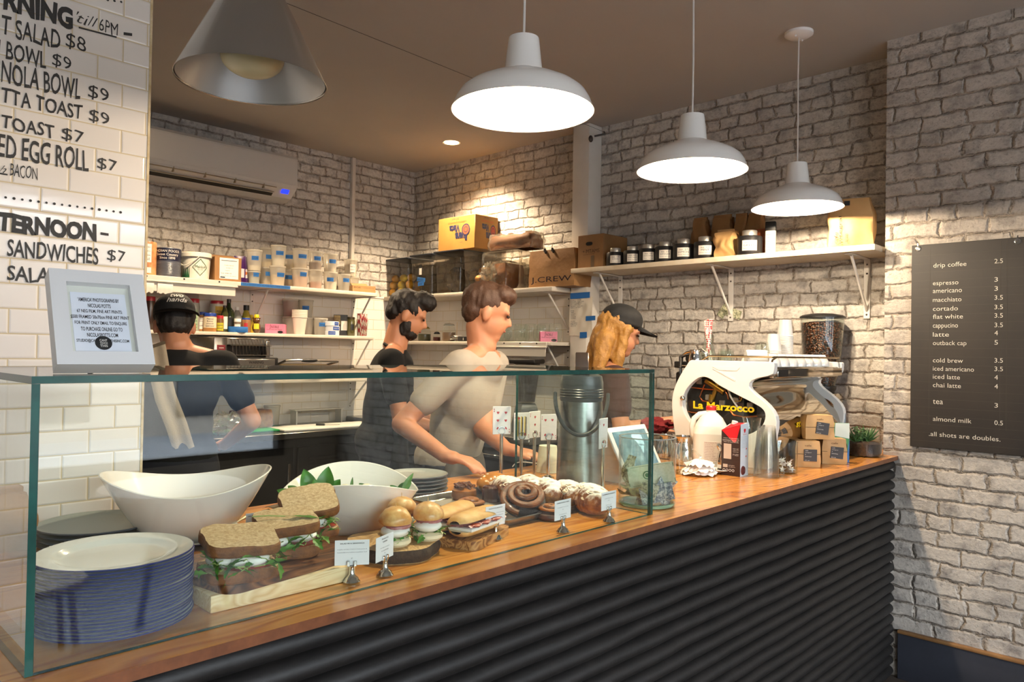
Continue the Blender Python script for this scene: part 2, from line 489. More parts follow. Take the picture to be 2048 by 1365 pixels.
# menu lettering painted on the tiles
M_ink = pm('black_paint_lettering', '191613', .55, var=(260, '3b342e', .5))
def fit_text(g, txt, x0, x1, z0, z1, bold=0.0, shear=0.0, m=0, spacing=1.0, jitter=0.0):
    """lettering stretched to a rectangle in the XY plane of g"""
    vs, fs = text_geo(txt, 'LEFT', bold, shear, spacing)
    xs = [v[0] for v in vs]; ys = [v[1] for v in vs]; ax, bx, ay, by = min(xs), max(xs), min(ys), max(ys)
    out = []
    for x, y, z in vs:
        u = (x-ax)/(bx-ax); v = (y-ay)/(by-ay)
        w = jitter*(math.sin(u*len(txt)*2.3)+.6*math.sin(u*len(txt)*5.1+v*2))
        out.append((x0+(x1-x0)*u+w*.5*(v-.5), z0+(z1-z0)*v+w*.35, z))
    g.add(out, fs, m)
def wall_line(g, txt, bl, tr, bold=0.0, shear=0.0, jitter=.004):
    a = ony(bl[0], bl[1], YT); b = ony(tr[0], tr[1], YT)
    fit_text(g, txt, a.x, b.x, a.z, b.z, bold, shear, jitter=jitter)
g = G().mat(Matrix.Translation((0, YT-.0012, 0)) @ FRONT)
for a in (('RNING', (6, 20), (146, 17), .055), ("'till", (152, 45), (196, 36), -.01, .35), ('6PM', (198, 62), (236, 48), .0),
          ('T SALAD', (2, 69), (121, 63), .012), ('$8', (131, 98), (172, 76), -.004), ('I BOWL', (-4, 115), (93, 104), .012), ('$9', (104, 135), (143, 116), -.004),
          ('NOLA BOWL', (2, 165), (162, 160), .012), ('$9', (176, 199), (218, 179), -.004), ('TTA TOAST', (2, 206), (165, 211), .012), ('$9', (178, 246), (219, 227), -.004),
          ('TOAST', (2, 257), (109, 251), .012), ('$7', (123, 283), (169, 264), -.004), ('ED EGG ROLL', (-4, 314), (178, 301), .012), ('$7', (194, 341), (235, 322), -.004),
          ('h', (-3, 346), (13, 333), -.01, .5), ('BACON', (20, 352), (75, 336), .0), ('TERNOON', (-6, 463), (193, 448), .055),
          ('SANDWICHES', (14, 514), (197, 497), .014), ('$7', (214, 525), (252, 503), -.004), ('SALADS', (14, 562), (140, 541), .014)):
    wall_line(g, *a)
def stroke(g, p, q, w):
    a = ony(p[0], p[1], YT); b = ony(q[0], q[1], YT)
    g.add([(a.x, a.z-w, 0), (b.x, b.z-w*.8, 0), (b.x, b.z+w, 0), (a.x, a.z+w*.8, 0)], [(0, 1, 2, 3)])
stroke(g, (157, 55), (233, 75), .0022); stroke(g, (247, 67), (264, 70), .004); stroke(g, (201, 467), (217, 470), .0035); stroke(g, (-6, 346), (15, 350), .002)
def dots(g, p, q, n, r):
    a = ony(p[0], p[1], YT); b = ony(q[0], q[1], YT)
    for i in range(n):
        c = a.lerp(b, i/(n-1)); k = r*random.uniform(.85, 1.15)
        g.add([(c.x+k*math.cos(t*PI/4), c.z+k*math.sin(t*PI/4), 0) for t in range(8)], [tuple(range(8))])
dots(g, (-6, 393), (241, 425), 17, .0032); dots(g, (215, 0), (242, 4), 3, .003)
g.part('menu_lettering', M_ink, wl)

# ================================================================== counter
M_oak = wood_mat('honey_oak', 'aa662c', 'd29148', 'be7b36', grain=(.35, 2.4, 2.4), scale=2.2, rings=13, rough=.26, coat=.25)
g = G()
P_ = [(.255, 1.10), (XP-.002, 1.10), (XP-.002, 1.172), (XR-.003, 1.172), (XR-.003, 1.985), (.255, 1.985)]
g.prism(P_, .982, CT, 1, 0)
g.solo('countertop', [M_oak, pm('oak_edge', '7d4a2b', .35, var=(25, '5a3119'))], 'honey coloured oak worktop running the length of the counter', 'worktop')
M_dark = pm('black_stained_batten', '1b1715', .55, var=(18, '0d0b0a'), bump=(90, .25, .003))
cb = thing('service_counter', 'long dark counter clad in horizontal black stained half round battens', 'counter', (0, 0, 0))
G().box((.27, 1.14, .0), (XP-.004, 1.95, .9815)).part('counter_body', pm('counter_carcass', '1a1715', .7), cb)
g = G(); nz = 21; pit = .9815/nz
for k in range(nz):
    z0 = k*pit
    g.grid(lambda u, v: (.262+(XP-.006-.262)*u, 1.14-.030*math.sin(PI*v)*(1+.16*mnoise.noise((u*22, k*3.1, 0))), z0+pit*(.5-.5*math.cos(PI*v))+.0035*mnoise.noise((u*13, k*7.7, 4))*math.sin(PI*v)), 110, 8)
g.part('batten_cladding', M_dark, cb)

# ================================================================== glass case
M_glass = glassy('case_glass', 'fbfffd', 1.5, .0)
M_edge = pm('green_glass_edge', '0c5248', .2, var=(9, '052c28'), Specular_IOR_Level=.4)
XA, XB, YA, YD, ZT = .279, 1.787, 1.166, 1.69, 1.405
case = thing('display_case', 'glass display case with green edges standing on the oak counter', 'display case', ((XA+XB)/2, (YA+YD)/2, CT))
def pane(name, a, b, thin):
    g = G(); off = Vector(((XA+XB)/2, (YA+YD)/2, CT))
    g.box(Vector(a)-off, Vector(b)-off)
    for i, f in enumerate(g.f):
        n = {0: 2, 1: 2, 2: 1, 3: 0, 4: 1, 5: 0}[i]
        g.mi[i] = 0 if n == thin else 1
    g.part(name, [M_glass, M_edge], case)
pane('top_panel', (XA, YA, ZT-.010), (XB, YD, ZT), 2)
pane('front_panel', (XA+.0105, YA, CT+.0005), (XB-.0105, YA+.010, ZT-.0105), 1)
pane('end_panel', (XA, YA, CT+.0005), (XA+.010, YD, ZT-.0105), 0)
pane('end_panel', (XB-.010, YA, CT+.0005), (XB, YD, ZT-.0105), 0)

# ================================================================== lamps
M_enamel = pm('white_enamel', 'f6f4f0', .25)
M_enamel_in = pm('white_enamel_inside', 'f7f4ee', .5)
M_cord = pm('white_cord', 'dcd8d2', .5)
M_steel = pm('brushed_steel', '9a9895', .28, 1.0, var=(30, '8b8987', .6))
M_chrome = pm('chrome', 'd8d6d2', .08, 1.0)
M_bulb = pm('lit_bulb', 'fff1d8', .3, emit=('ffd9a0', 28))
def barn_lamp(x, y, zr, label):
    t = thing('pendant_lamp', label, 'pendant lamp', (x, y, zr), group='white pendants over the counter')
    out = [(.042, .205), (.043, .20), (.053, .115), (.056, .109), (.074, .101), (.115, .085), (.152, .067), (.174, .050), (.1875, .028), (.1965, .003)]
    G().lathe(out, 56).lathe([(.1965, .003), (.1985, 0), (.1955, .001)], 56).part('shade', M_enamel, t)
    G().lathe([(r-.0025, z-.001) for r, z in out[::-1] if z < .12]+[(0, .110)], 56).part('shade_lining', M_enamel_in, t)
    G().lathe([(0, .213), (.012, .213), (.014, .205), (.042, .204)], 24).part('cap', M_enamel, t)
    G().tube([(0, 0, .21), (.001, 0, .4), (-.0015, .001, .6), (0, 0, ZC-zr-.02)], .0035, 8).part('cord', M_cord, t)
    G().lathe([(.0, ZC-zr-.024), (.045, ZC-zr-.022), (.062, ZC-zr-.012), (.063, ZC-zr-.0005), (0, ZC-zr-.0005)], 32).sph((.035, 0, ZC-zr-.025), .005, 8, 6).sph((-.035, 0, ZC-zr-.025), .005, 8, 6).part('canopy', M_enamel, t)
    G().sph((0, 0, .06), (.03, .03, .034), 20, 14).cyl(.014, .09, .1095).part('bulb', M_bulb, t)
    add_light('pendant_light', 'POINT', (x, y, zr+.022), LAMP_E, WARM2, shadow_soft_size=.02)
    return t
ZR = 2.118
barn_lamp(1.512, 1.43, ZR, 'white enamel pendant lamp hanging above the glass case, nearest of the three white ones')
barn_lamp(2.417, 1.43, ZR, 'white enamel pendant lamp hanging between the other two white pendants')
barn_lamp(3.334, 1.43, ZR, 'white enamel pendant lamp nearest the brick pillar, its ceiling canopy in view')
t = thing('cone_pendant', 'large unlit spun metal cone pendant with a pale bulb', 'pendant lamp', (.715, 1.43, 1.985))
prof = [(.0, .245), (.04, .245), (.042, .235), (.042, .212), (.045, .205), (.146, .003)]
G().lathe(prof[4:], 64).lathe([(.146, .003), (.1475, 0), (.1455, .001)], 64).part('shade', pm('spun_aluminium', 'b9b6b1', .27, 1.0), t)
G().lathe([(.1435, .003), (.043, .203), (0, .205)], 64).part('shade_lining', pm('satin_aluminium', 'bcb9b5', .36, .9), t)
G().lathe(prof[:5], 40).part('collar', M_chrome, t)
g = G()
for i in range(14):
    a = 2*PI*i/14; g.sph((.0445*math.cos(a), .0445*math.sin(a), .208), .0028, 6, 5)
g.part('vent_hole', pm('vent_black', '0e0d0c', .6), t)
G().tube([(0, 0, .244), (0, 0, ZC-1.986)], .008, 10).part('stem', M_chrome, t)
G().sph((0, 0, .05), (.062, .062, .04), 28, 18).lathe([(.055, .065), (.03, .12), (.03, .2)], 24).part('bulb', pm('pale_unlit_bulb', 'c9c2a0', .25), t)
# recessed ceiling cans
def can(x, y, label, e):
    t = thing('recessed_ceiling_light', label, 'ceiling light', (x, y, ZC))
    G().lathe([(.052, -.0005), (.062, -.004), (.066, -.0005)], 32).part('trim_ring', M_enamel, t)
    G().cyl(.05, -.0025, -.0008, 32).part('lens', M_bulb, t)
    add_light('can_light', 'SPOT', (x, y, ZC-.02), e, WARM, shadow_soft_size=.05, spot_size=R(125), spot_blend=.7)
can(3.499, 4.0, 'small round recessed light glowing in the ceiling near the back corner', CAN_E*3)
_c = on(505, 160, ZC); can(_c.x, _c.y, 'round recessed ceiling light above the air conditioner, behind the cone pendant', CAN_E*2.4)
# wire across the ceiling with its turnbuckle on the post
a = onx(1208, 264, 3.80); b = on(545, -5, ZC-.03)
w = thing('tension_wire', 'thin steel wire strung below the ceiling to a hook on the white post', 'wire', a)
G().tube([(0, 0, 0), tuple(Vector((on(880, 130, ZC-.05)-a)))], .0012, 5).tube([tuple(on(880, 130, ZC-.05)-a), tuple(b-a)], .0012, 5).part('wire', pm('dark_wire', '3a3431', .5), w)
G().tube([(0, 0, 0), (-.015, -.02, -.02), (-.06, .03, -.035)], .006, 8).sph((-.07, .05, -.05), (.018, .012, .022), 10, 8).part('turnbuckle', pm('aged_iron', '4a4541', .5, .8), w)

# ================================================================== shelves
M_shelf = pm('white_shelf_paint', 'd9d1c4', .45, var=(10, 'c6bba9', .7))
M_ply = pm('pale_plywood', 'cdb48c', .5, var=(14, 'b99a6c'), bump=(60, .05))
M_brk = pm('white_steel_bracket', 'ddd8d0', .4)
def bracket(p, dirx, diry, L, H, label, name='shelf_bracket'):
    """p: top corner at the wall; (dirx, diry) unit vector away from the wall"""
    t = thing(name, label, 'bracket', p, math.atan2(diry, dirx))
    G().rbox((.001, -.016, -H), (.006, .016, 0), .002, 0, 1).rbox((.001, -.016, -.005), (L, .016, -.0005), .002, 0, 1).part('angle', M_brk, t)
    G().tube([(.006, 0, -H*.86), (L*.82, 0, -.005)], .007, 6).part('strut', M_brk, t)
    for z in (-.03, -.075, -H*.93): G().sph((.0065, 0, z), .005, 8, 5).part('screw', pm('screw_grey', '5d5853', .4, .8), t)
    return t
ZM, ZL = 1.866, 1.540      # tops of the upper and lower shelves at the back
ZQ = 1.967                  # top of the shelf over the espresso machine
def shelf(name, label, a, b, m=None):
    return G().rbox(a, b, .003).solo(name, m or M_shelf, label, 'shelf')
shelf('wall_shelf', 'upper white shelf on the back wall below the air conditioner', (1.3, 4.62, ZM-.026), (3.335, YB-.014, ZM))
shelf('wall_shelf', 'middle white shelf on the back wall carrying spice jars', (1.3, 4.62, ZL-.022), (3.31, YB-.014, ZL))
shelf('wall_shelf', 'upper white shelf on the side wall carrying clear bins', (3.601, 3.125, ZM-.03), (XR-.001, YB-.02, ZM))
ZL2 = 1.512
shelf('wall_shelf', 'lower white shelf on the side wall carrying glass mugs', (3.601, 2.985, ZL2-.026), (3.77, 3.1, ZL2)) if False else shelf('wall_shelf', 'lower white shelf on the side wall carrying glass mugs', (3.601, 3.125, ZL2-.024), (XR-.014, YB-.02, ZL2))
shelf('wall_shelf', 'long whitewashed plank shelf above the espresso machine', (3.60, 1.18, ZQ-.028), (XR-.001, 2.972, ZQ), pm('whitewashed_plank', 'ddd2c0', .5, var=(9, 'c9b491', .8)))
Z3 = 1.235
shelf('wall_shelf', 'lowest shelf on the back wall holding the toaster and grill', (1.5, 4.55, Z3-.024), (3.36, YB-.014, Z3))
for x, z, l in ((3.318, ZM-.027, 'upper bracket at the outer end of the back shelf'), (2.486, ZM-.027, 'upper bracket near the blue taped middle of the back shelf'),
                (3.318, ZL-.023, 'lower bracket at the outer end of the spice shelf'), (3.30, Z3-.025, 'bracket under the toaster shelf')):
    bracket((x, YB-.013, z), 0, -1, .27, .30 if z > 1.3 else .22, 'white steel '+l)
for y, z, h, l in ((3.98, ZM-.031, .27, 'upper bracket under the middle of the bin shelf'), (3.22, ZM-.031, .27, 'upper bracket under the bin shelf beside the post'),
                   (3.98, ZL2-.025, .3, 'lower bracket under the middle of the mug shelf'), (3.22, ZL2-.025, .3, 'lower bracket under the mug shelf beside the post')):
    bracket((XR-.013, y, z), -1, 0, .26, h, 'white steel '+l)
for px, l in ((1242, 'nearest the white post'), (1463, 'below the middle of the plank shelf'), (1735, 'nearest the brick pillar')):
    p = onx(px, 560, XR)
    bracket((XR-.002, p.y, ZQ-.029), -1, 0, .27, .30, 'white steel bracket '+l)

# ================================================================== air conditioner
M_ac = pm('champagne_metal', 'd8d5d0', .38, .2)
M_acd = pm('ac_slot_black', '0d0c0c', .5)
ac = thing('air_conditioner', 'silver wall mounted air conditioner with a blue display', 'air conditioner', (2.16, YB-.002, 2.475))
poly = [(0, 0), (0, .315), (-.15, .315), (-.19, .305), (-.205, .285), (-.205, .10), (-.195, .075), (-.12, .02), (-.06, 0)]
g = G(); L0, L1 = -.72, .545
n = len(poly)
g.add([(L0, y, z) for y, z in poly]+[(L1, y, z) for y, z in poly], [tuple(range(n)), tuple(range(2*n-1, n-1, -1))]+[((i+1) % n, i, n+i, n+(i+1) % n) for i in range(n)], 0, False)
g.part('housing', M_ac, ac)
G().rbox((L0+.012, -.2085, .107), (L1-.012, -.2052, .278), .0015, 0, 1).part('front_panel', M_ac, ac)
g = G(); g.add([(L0+.02, -.1985, .083), (L1-.15, -.1985, .083), (L1-.15, -.123, .020), (L0+.02, -.123, .020)], [(0, 1, 2, 3)][:1]); g.part('air_slot', M_acd, ac)
g = G()
for k, (y, z) in enumerate(((-.185, .068), (-.150, .040))): g.box((L0+.02, y-.012, z), (L1-.15, y, z+.004))
for x in (-.5, -.3, -.1, .1, .3): g.box((x, -.2, .05), (x+.004, -.17, .08))
g.part('louver', pm('louver_brass_grey', 'a8997f', .4, .6), ac)
G().mat(Matrix.Translation((L1-.075, -.1745, .0565)) @ Matrix.Rotation(R(38), 4, 'X')).box((-.028, -.0015, -.018), (.028, 0, .018)).part('display', pm('blue_lcd', '1020c0', .2, emit=('2030ff', 2.2)), ac)
# ================================================================== things in and behind the glass case
M_wen = pm('white_enamel_plate', 'e4e2de', .14, Coat_Weight=.4)
M_navy = pm('navy_enamel', '1f2b66', .33)
M_grey = pm('grey_green_stoneware', '8d938d', .32)
M_greyd = pm('grey_stoneware_side', '4d525a', .35)
M_porc = pm('white_porcelain', 'ece7df', .12, Coat_Weight=.3)

def enamel_plate(label, p, r, group):
    t = thing('dinner_plate', label, 'plate', p, group=group)
    k = r/.118
    G().lathe([(x*k, z) for x, z in ((0, .0045), (.072, .0045), (.080, .0058), (.088, .0105), (.095, .0125), (.1165, .0142))], 56).part('well', M_wen, t)
    G().lathe([(x*k, z) for x, z in ((.1165, .0142), (.118, .0138), (.1178, .0120), (.094, .0100), (.087, .0075), (.078, .0012), (.070, 0), (0, 0))], 56).part('navy_underside', M_navy, t, 'navy blue enamel rim and underside')
    return t
NP = 21; PH = (1.118-.0142-CT)/(NP-1)
p0 = enamel_plate('white enamel plate with a navy rim in the tall front stack', (.434, 1.2985, CT+.0003), .117, 'navy rimmed plates in the tall stack')
for i in range(1, NP-1):
    dup(p0, loc=(.434+random.uniform(-.0012, .0012), 1.2985+random.uniform(-.0012, .0012), CT+.0003+i*PH), rz=random.uniform(0, 6))
dup(p0, label='topmost white enamel plate with a navy rim, its well open to view', loc=(.434, 1.2985, CT+.0003+(NP-1)*PH), rz=1)
def stone_plate(label, p, r, group):
    t = thing('stoneware_plate', label, 'plate', p, group=group)
    G().lathe([(0, .006), (r*.72, .006), (r*.85, .0085), (r*.98, .0135)], 48).part('top_glaze', M_grey, t)
    G().lathe([(r*.98, .0135), (r, .012), (r*.985, .0095), (r*.86, .004), (r*.66, 0), (0, 0)], 48).part('underside', M_greyd, t)
    return t
q0 = stone_plate('grey stoneware plate in the low stack against the tiled wall', (.583, 1.858, CT+.0003), .125, 'grey plates by the tiled wall')
for i in range(1, 3): dup(q0, loc=(.583+.001*i, 1.858, CT+.0003+.0112*i))
dup(q0, label='top grey stoneware plate of the low stack against the tiled wall', loc=(.583, 1.858, CT+.0003+.0336))
q1 = stone_plate('grey green plate in the stack behind the sheet pan of pastries', (1.505, 1.86, CT+.0003), .1, 'grey green plates behind the pastries')
for i in range(1, 4): dup(q1, loc=(1.505+.0015*(-1)**i, 1.86, CT+.0003+.0112*i))
dup(q1, label='top grey green plate of the stack behind the sheet pan of pastries', loc=(1.505, 1.86, CT+.0003+.0448))

def bowl(label, p, rz, H, amp, rt=.176, rb=.078):
    t = thing('salad_bowl', label, 'bowl', p, rz)
    def rim(a): return H+amp*math.cos(2*a)
    def wall(u, v, off):
        a = 2*PI*u; h = rim(a); z = v*h
        k = v**.75; r = rb+(rt*(1+.05*math.cos(2*a))-rb)*k-off
        return (r*math.cos(a), r*math.sin(a), z+(.006 if off and v < .02 else 0))
    g = G()
    g.grid(lambda u, v: wall(u, v, 0), 72, 18)
    g.grid(lambda u, v: wall(u, v, .0045), 72, 18, flip=True)
    g.grid(lambda u, v: [a+(b-a)*v+(0 if i < 2 else .0016*math.sin(PI*v)) for i, (a, b) in enumerate(zip(wall(u, 1, 0), wall(u, 1, .0045)))], 72, 3)
    g.add([wall(i/72, 0, 0) for i in range(72)], [tuple(range(72))[::-1]])
    g.add([(*wall(i/72, 0, .0045)[:2], .006) for i in range(72)], [tuple(range(72))])
    g.part('bowl_body', M_porc, t, angle=60)
    return t
enamel_plate('white plate with a navy rim under the nearer salad bowl', (.742, 1.755, CT+.0003), .128, None)
b1 = bowl('tall white salad bowl with upswept ends, nearly empty, beside the tiled wall', (.742, 1.755, CT+.0052), R(-22), .136, .018)
b2 = bowl('white salad bowl of spinach behind the sliders', (1.078, 1.59, CT+.0003), R(56), .117, .022)
LEAF = [pm('spinach_green', '47822a', .35, var=(30, '2c5a18')), pm('arugula_green', '639036', .45, var=(40, '3d6a20')), pm('pale_stem', '93a35a', .5), pm('charred_green', '27301a', .5)]
def leaf(g, L, Wd, curl=.5, m=0, seg=6, lobes=0.0, fold=.35):
    def f(u, v):
        s = u; x = L*s; w = Wd*math.sin(PI*min(1, s*.96+.04))**.8*(1-.25*s)
        if lobes: w *= 1-lobes*abs(math.sin(s*PI*3.5))
        y = (v-.5)*2*w
        return (x, y, curl*L*s*s*.5*-1+fold*abs(y)+curl*.1*L*math.sin(s*9+v*3)*.3)
    g.grid(f, seg*2, 4, m)
def leaves(g, rnd, n, boxf, L, m=(0,), lobes=0, curl=(.2, .9), stem=True, W=.34):
    for i in range(n):
        p = boxf(rnd); l = L*rnd.uniform(.7, 1.25)
        g.mat(Matrix.Translation(p) @ Matrix.Rotation(rnd.uniform(0, 2*PI), 4, 'Z') @ Matrix.Rotation(rnd.uniform(-.7, .45), 4, 'Y') @ Matrix.Rotation(rnd.uniform(-.8, .8), 4, 'X'))
        leaf(g, l, l*W*rnd.uniform(.8, 1.15), rnd.uniform(*curl), rnd.choice(m), 6, lobes)
        if stem: g.tube([(0, 0, 0), (-l*.25, 0, .002), (-l*.5, .004, 0)], .0011, 4, 2)
    g.at()
rn = random.Random(3)
g = G()
VR = Vector((.83, -.56, 0)); VF = Vector((.56, .83, 0))       # across and away, as seen from the till side
def leaf_up(g, p, lean, face, L, Wd, m, curl=.3):
    X = (Vector((0, 0, 1))+VR*lean-VF*.15*0).normalized(); Z = (-VF+VR*face+Vector((0, 0, .35))).normalized(); Y = Z.cross(X).normalized(); Z = X.cross(Y)
    g.mat(Matrix(((X.x, Y.x, Z.x, p.x), (X.y, Y.y, Z.y, p.y), (X.z, Y.z, Z.z, p.z), (0, 0, 0, 1)))); leaf(g, L, Wd, curl, m, 8); g.tube([(0, 0, 0), (-.015, 0, .002), (-.03, .004, 0)], .0013, 5, 2); g.at()
for cx, cf, z, lean, face, L, Wd, m in ((-.098, .055, .070, -.25, .2, .072, .024, 0), (-.068, .065, .066, .12, -.1, .078, .026, 0), (-.082, .04, .062, -.1, .4, .055, .022, 0), (-.052, .07, .066, .5, -.3, .05, .02, 0),
                                       (-.135, -.01, .083, -2.2, .1, .045, .013, 0), (-.125, .01, .085, -1.2, .2, .035, .012, 1), (.128, .01, .085, .55, -.2, .055, .009, 1), (.115, .02, .083, 1.5, .2, .045, .014, 0), (.12, -.01, .08, -.8, .3, .035, .012, 0),
                                       (.02, .06, .072, 1.3, .2, .035, .012, 3), (.045, .06, .075, -.9, .1, .035, .012, 0), (.0, .07, .075, .1, 0, .04, .005, 1), (.07, .06, .072, 1.1, -.3, .03, .012, 0)):
    leaf_up(g, VR*cx+VF*cf+Vector((0, 0, z)), lean, face, L, Wd, m)
leaves(g, rn, 60, lambda r: (lambda a, q: Vector((q*math.cos(a), q*math.sin(a), r.uniform(.045, .075))))(r.uniform(0, 6.28), .115*math.sqrt(r.random())), .04, (0, 0, 1), stem=False)
o = g.solo('spinach_salad', LEAF, 'pile of glossy spinach leaves in the white bowl behind the sliders', 'salad', b2.location); o['kind'] = 'stuff'
g = G()
for i in range(10):
    g.sph((rn.uniform(.0, .07), rn.uniform(-.03, .05), .082+rn.uniform(0, .012)), (rn.uniform(.012, .022), rn.uniform(.01, .018), .008), 8, 6)
g.solo('parmesan_shaving', pm('cream_shavings', 'e0d6b4', .5), 'cream coloured cheese shavings on the spinach salad', 'cheese', b2.location, R(20))['kind'] = 'stuff'
g = G()
leaves(g, rn, 40, lambda r: Vector((r.uniform(-.07, .09), r.uniform(-.06, .06), r.uniform(.012, .042))), .034, (3, 3, 1), stem=False)
for i in range(16): g.sph((rn.uniform(-.06, .08), rn.uniform(-.06, .05), rn.uniform(.02, .045)), rn.uniform(.004, .008), 7, 5, 4)
o = g.solo('grain_salad', LEAF+[pm('roast_brown', '7a4a22', .5)], 'last of a dark chopped salad at the bottom of the nearer white bowl', 'salad', b1.location, R(-22)); o['kind'] = 'stuff'

# ---- boards and sandwiches
M_maple = wood_mat('pale_maple_block', 'd9b988', 'e6cea0', 'c99f69', grain=(1.2, 9, 9), scale=3, rings=8, rough=.5)
M_wal = wood_mat('walnut_board', '3a1f12', '6a3f22', '8a5a34', grain=(1.2, 7, 7), scale=3, rings=10, rough=.45)
M_oliv = wood_mat('olive_wood', '6b4020', 'a5723e', 'c79a60', grain=(1.5, 8, 8), scale=4, rings=9, rough=.45)
G().rbox((-.142, -.088, 0), (.142, .088, .030), .003).solo('butcher_block', M_maple, 'thick pale maple block under the walnut board of sandwiches', 'cutting board', (.706, 1.318, CT+.0003), R(-1))
t = thing('paddle_board', 'walnut paddle board with rounded corners carrying bread sandwiches', 'cutting board', (.708, 1.345, CT+.0305), R(9))
g = G(); pts = []
for cx, cy, a0 in ((.125, .085, 0), (-.115, .085, 90), (-.115, -.085, 180), (.125, -.085, 270)):
    for k in range(7):
        a = R(a0+15*k); pts.append((cx+.03*math.cos(a), cy+.03*math.sin(a)))
g.prism(pts, 0, .015, sm=True).part('board', M_wal, t, angle=30)
M_crumb = pm('brown_bread_crumb', 'e0c49a', .8, var=(150, '9a6f42', .75), bump=(220, .5, .003))
M_crust = pm('bread_crust', '8a5427', .7, var=(60, '5d3415'), bump=(120, .5, .004))
M_mozz = pm('fresh_mozzarella', 'efeae0', .35, bump=(50, .2))
M_tom = pm('tomato_red', '96321e', .35)
def slice_pts(w, d, r=.02):
    p = []
    for cx, cy, a0 in ((w/2-r, d/2-r, 0), (-w/2+r, d/2-r, 90), (-w/2+r*.6, -d/2+r*.6, 180), (w/2-r*.6, -d/2+r*.6, 270)):
        q = r if a0 < 180 else r*.6
        for k in range(6): p.append((cx+q*math.cos(R(a0+18*k)), cy+q*math.sin(R(a0+18*k))))
    return p
def slicegeo(g, w, d, h, tilt=0, z=0, fwd=0, seed=0.0):
    g.at((0, 0, z), (fwd, tilt, 0)); n = 72; p = []
    for i in range(n):
        a = 2*PI*i/n; c, s_ = math.cos(a), math.sin(a); k = (abs(c)**5+abs(s_)**5)**-.2
        k *= 1+.035*mnoise.noise((c*2.2+seed, s_*2.2, seed))+.012*mnoise.noise((c*9, s_*9, seed)) + (.04 if s_ > .3 and abs(c) > .4 else 0)
        p.append((w/2*k*c, d/2*k*s_))
    def lump(x, y): return .0022*mnoise.noise((x*30+seed, y*30, seed))+.0012*mnoise.noise((x*120, y*120, seed))
    for zz, sg in ((h, 1), (0, -1)):
        rr = [[(x*q, y*q, zz+sg*lump(x*q, y*q)) for x, y in p] for q in (.97, .8, .55, .3)]
        vs = [v for r in rr for v in r]+[(0, 0, zz)]
        fs = [((j*n+i), (j*n+(i+1) % n), ((j+1)*n+(i+1) % n), ((j+1)*n+i)) for j in range(3) for i in range(n)]+[(3*n+i, 3*n+(i+1) % n, 4*n) for i in range(n)]
        g.add(vs, fs if sg > 0 else [f[::-1] for f in fs], 0, True)
    ring = [[(x*q, y*q, zz+(lump(x*q, y*q) if e else 0)*(1 if zz else -1)) for x, y in p] for q, zz, e in ((.97, 0, 1), (1, h*.18, 0), (1.01, h*.5, 0), (1, h*.82, 0), (.97, h, 1))]
    for a_, b_ in zip(ring, ring[1:]):
        g.add(a_+b_, [(i, (i+1) % n, n+(i+1) % n, n+i) for i in range(n)], 1, True)
    g.at()
def bread_sandwich(label, p, rz, w, d, tilt, seed, fwd=R(8)):
    rn = random.Random(seed)
    t = thing('bread_sandwich', label, 'sandwich', p, rz, 'sandwiches on seeded bread')
    g = G(); slicegeo(g, w, d, .020, 0, .0025, 0, seed*3.1); g.part('bottom_slice', [M_crumb, M_crust], t)
    g = G()
    for i in range(5):
        g.sph((rn.uniform(-.3, .3)*w, -d*.5+.018+rn.uniform(0, .03)+(.04 if i > 2 else 0), .034), (.026, .022, .012), 12, 8, fn=lambda q: 1+.12*mnoise.noise((q[0]*2+i, q[1]*2, q[2]*2)))
    g.part('mozzarella', M_mozz, t)
    g = G(); leaves(g, rn, 46, lambda r: Vector((r.uniform(-.5, .5)*w, r.choice((-d*.5+r.uniform(-.006, .02), r.uniform(-.45, .4)*d)), r.uniform(.021, .042))), .03, (1, 1, 0), lobes=.45, W=.26)
    g.part('arugula', LEAF, t, kind='stuff')
    g = G(); g.sph((.01, -.015, .024), (w*.4, d*.38, .004), 14, 6); g.part('tomato_slice', M_tom, t)
    g = G(); slicegeo(g, w, d, .020, tilt, .047+fwd*.04, fwd, seed*5.3); g.part('top_slice', [M_crumb, M_crust], t)
    return t
ZB = CT+.0458
s1 = bread_sandwich('seeded bread sandwich nearest the stack of navy plates, mozzarella bulging out', on(478, 1152, ZB), R(-14), .125, .115, R(3), 1)
s2 = bread_sandwich('seeded bread sandwich in the middle of the walnut board with a leaf on top', on(572, 1108, ZB), R(-16), .115, .11, R(-3), 2)
s3 = bread_sandwich('seeded bread sandwich farthest along the walnut board, its top slice tipped up', on(617, 1070, ZB), R(-22), .118, .115, R(-6), 3, R(20))
for s in (s1, s2, s3): s.location.z = ZB
g = G(); leaf(g, .085, .012, .25, 1, 8, .5, .1); g.tube([(0, 0, 0), (-.03, .002, .002), (-.06, .0, .002)], .0013, 5, 2)
g.solo('arugula_leaf', LEAF, 'single long arugula leaf lying on the middle sandwich', 'leaf', (s2.location.x-.01, s2.location.y-.01, ZB+.076), R(-30))

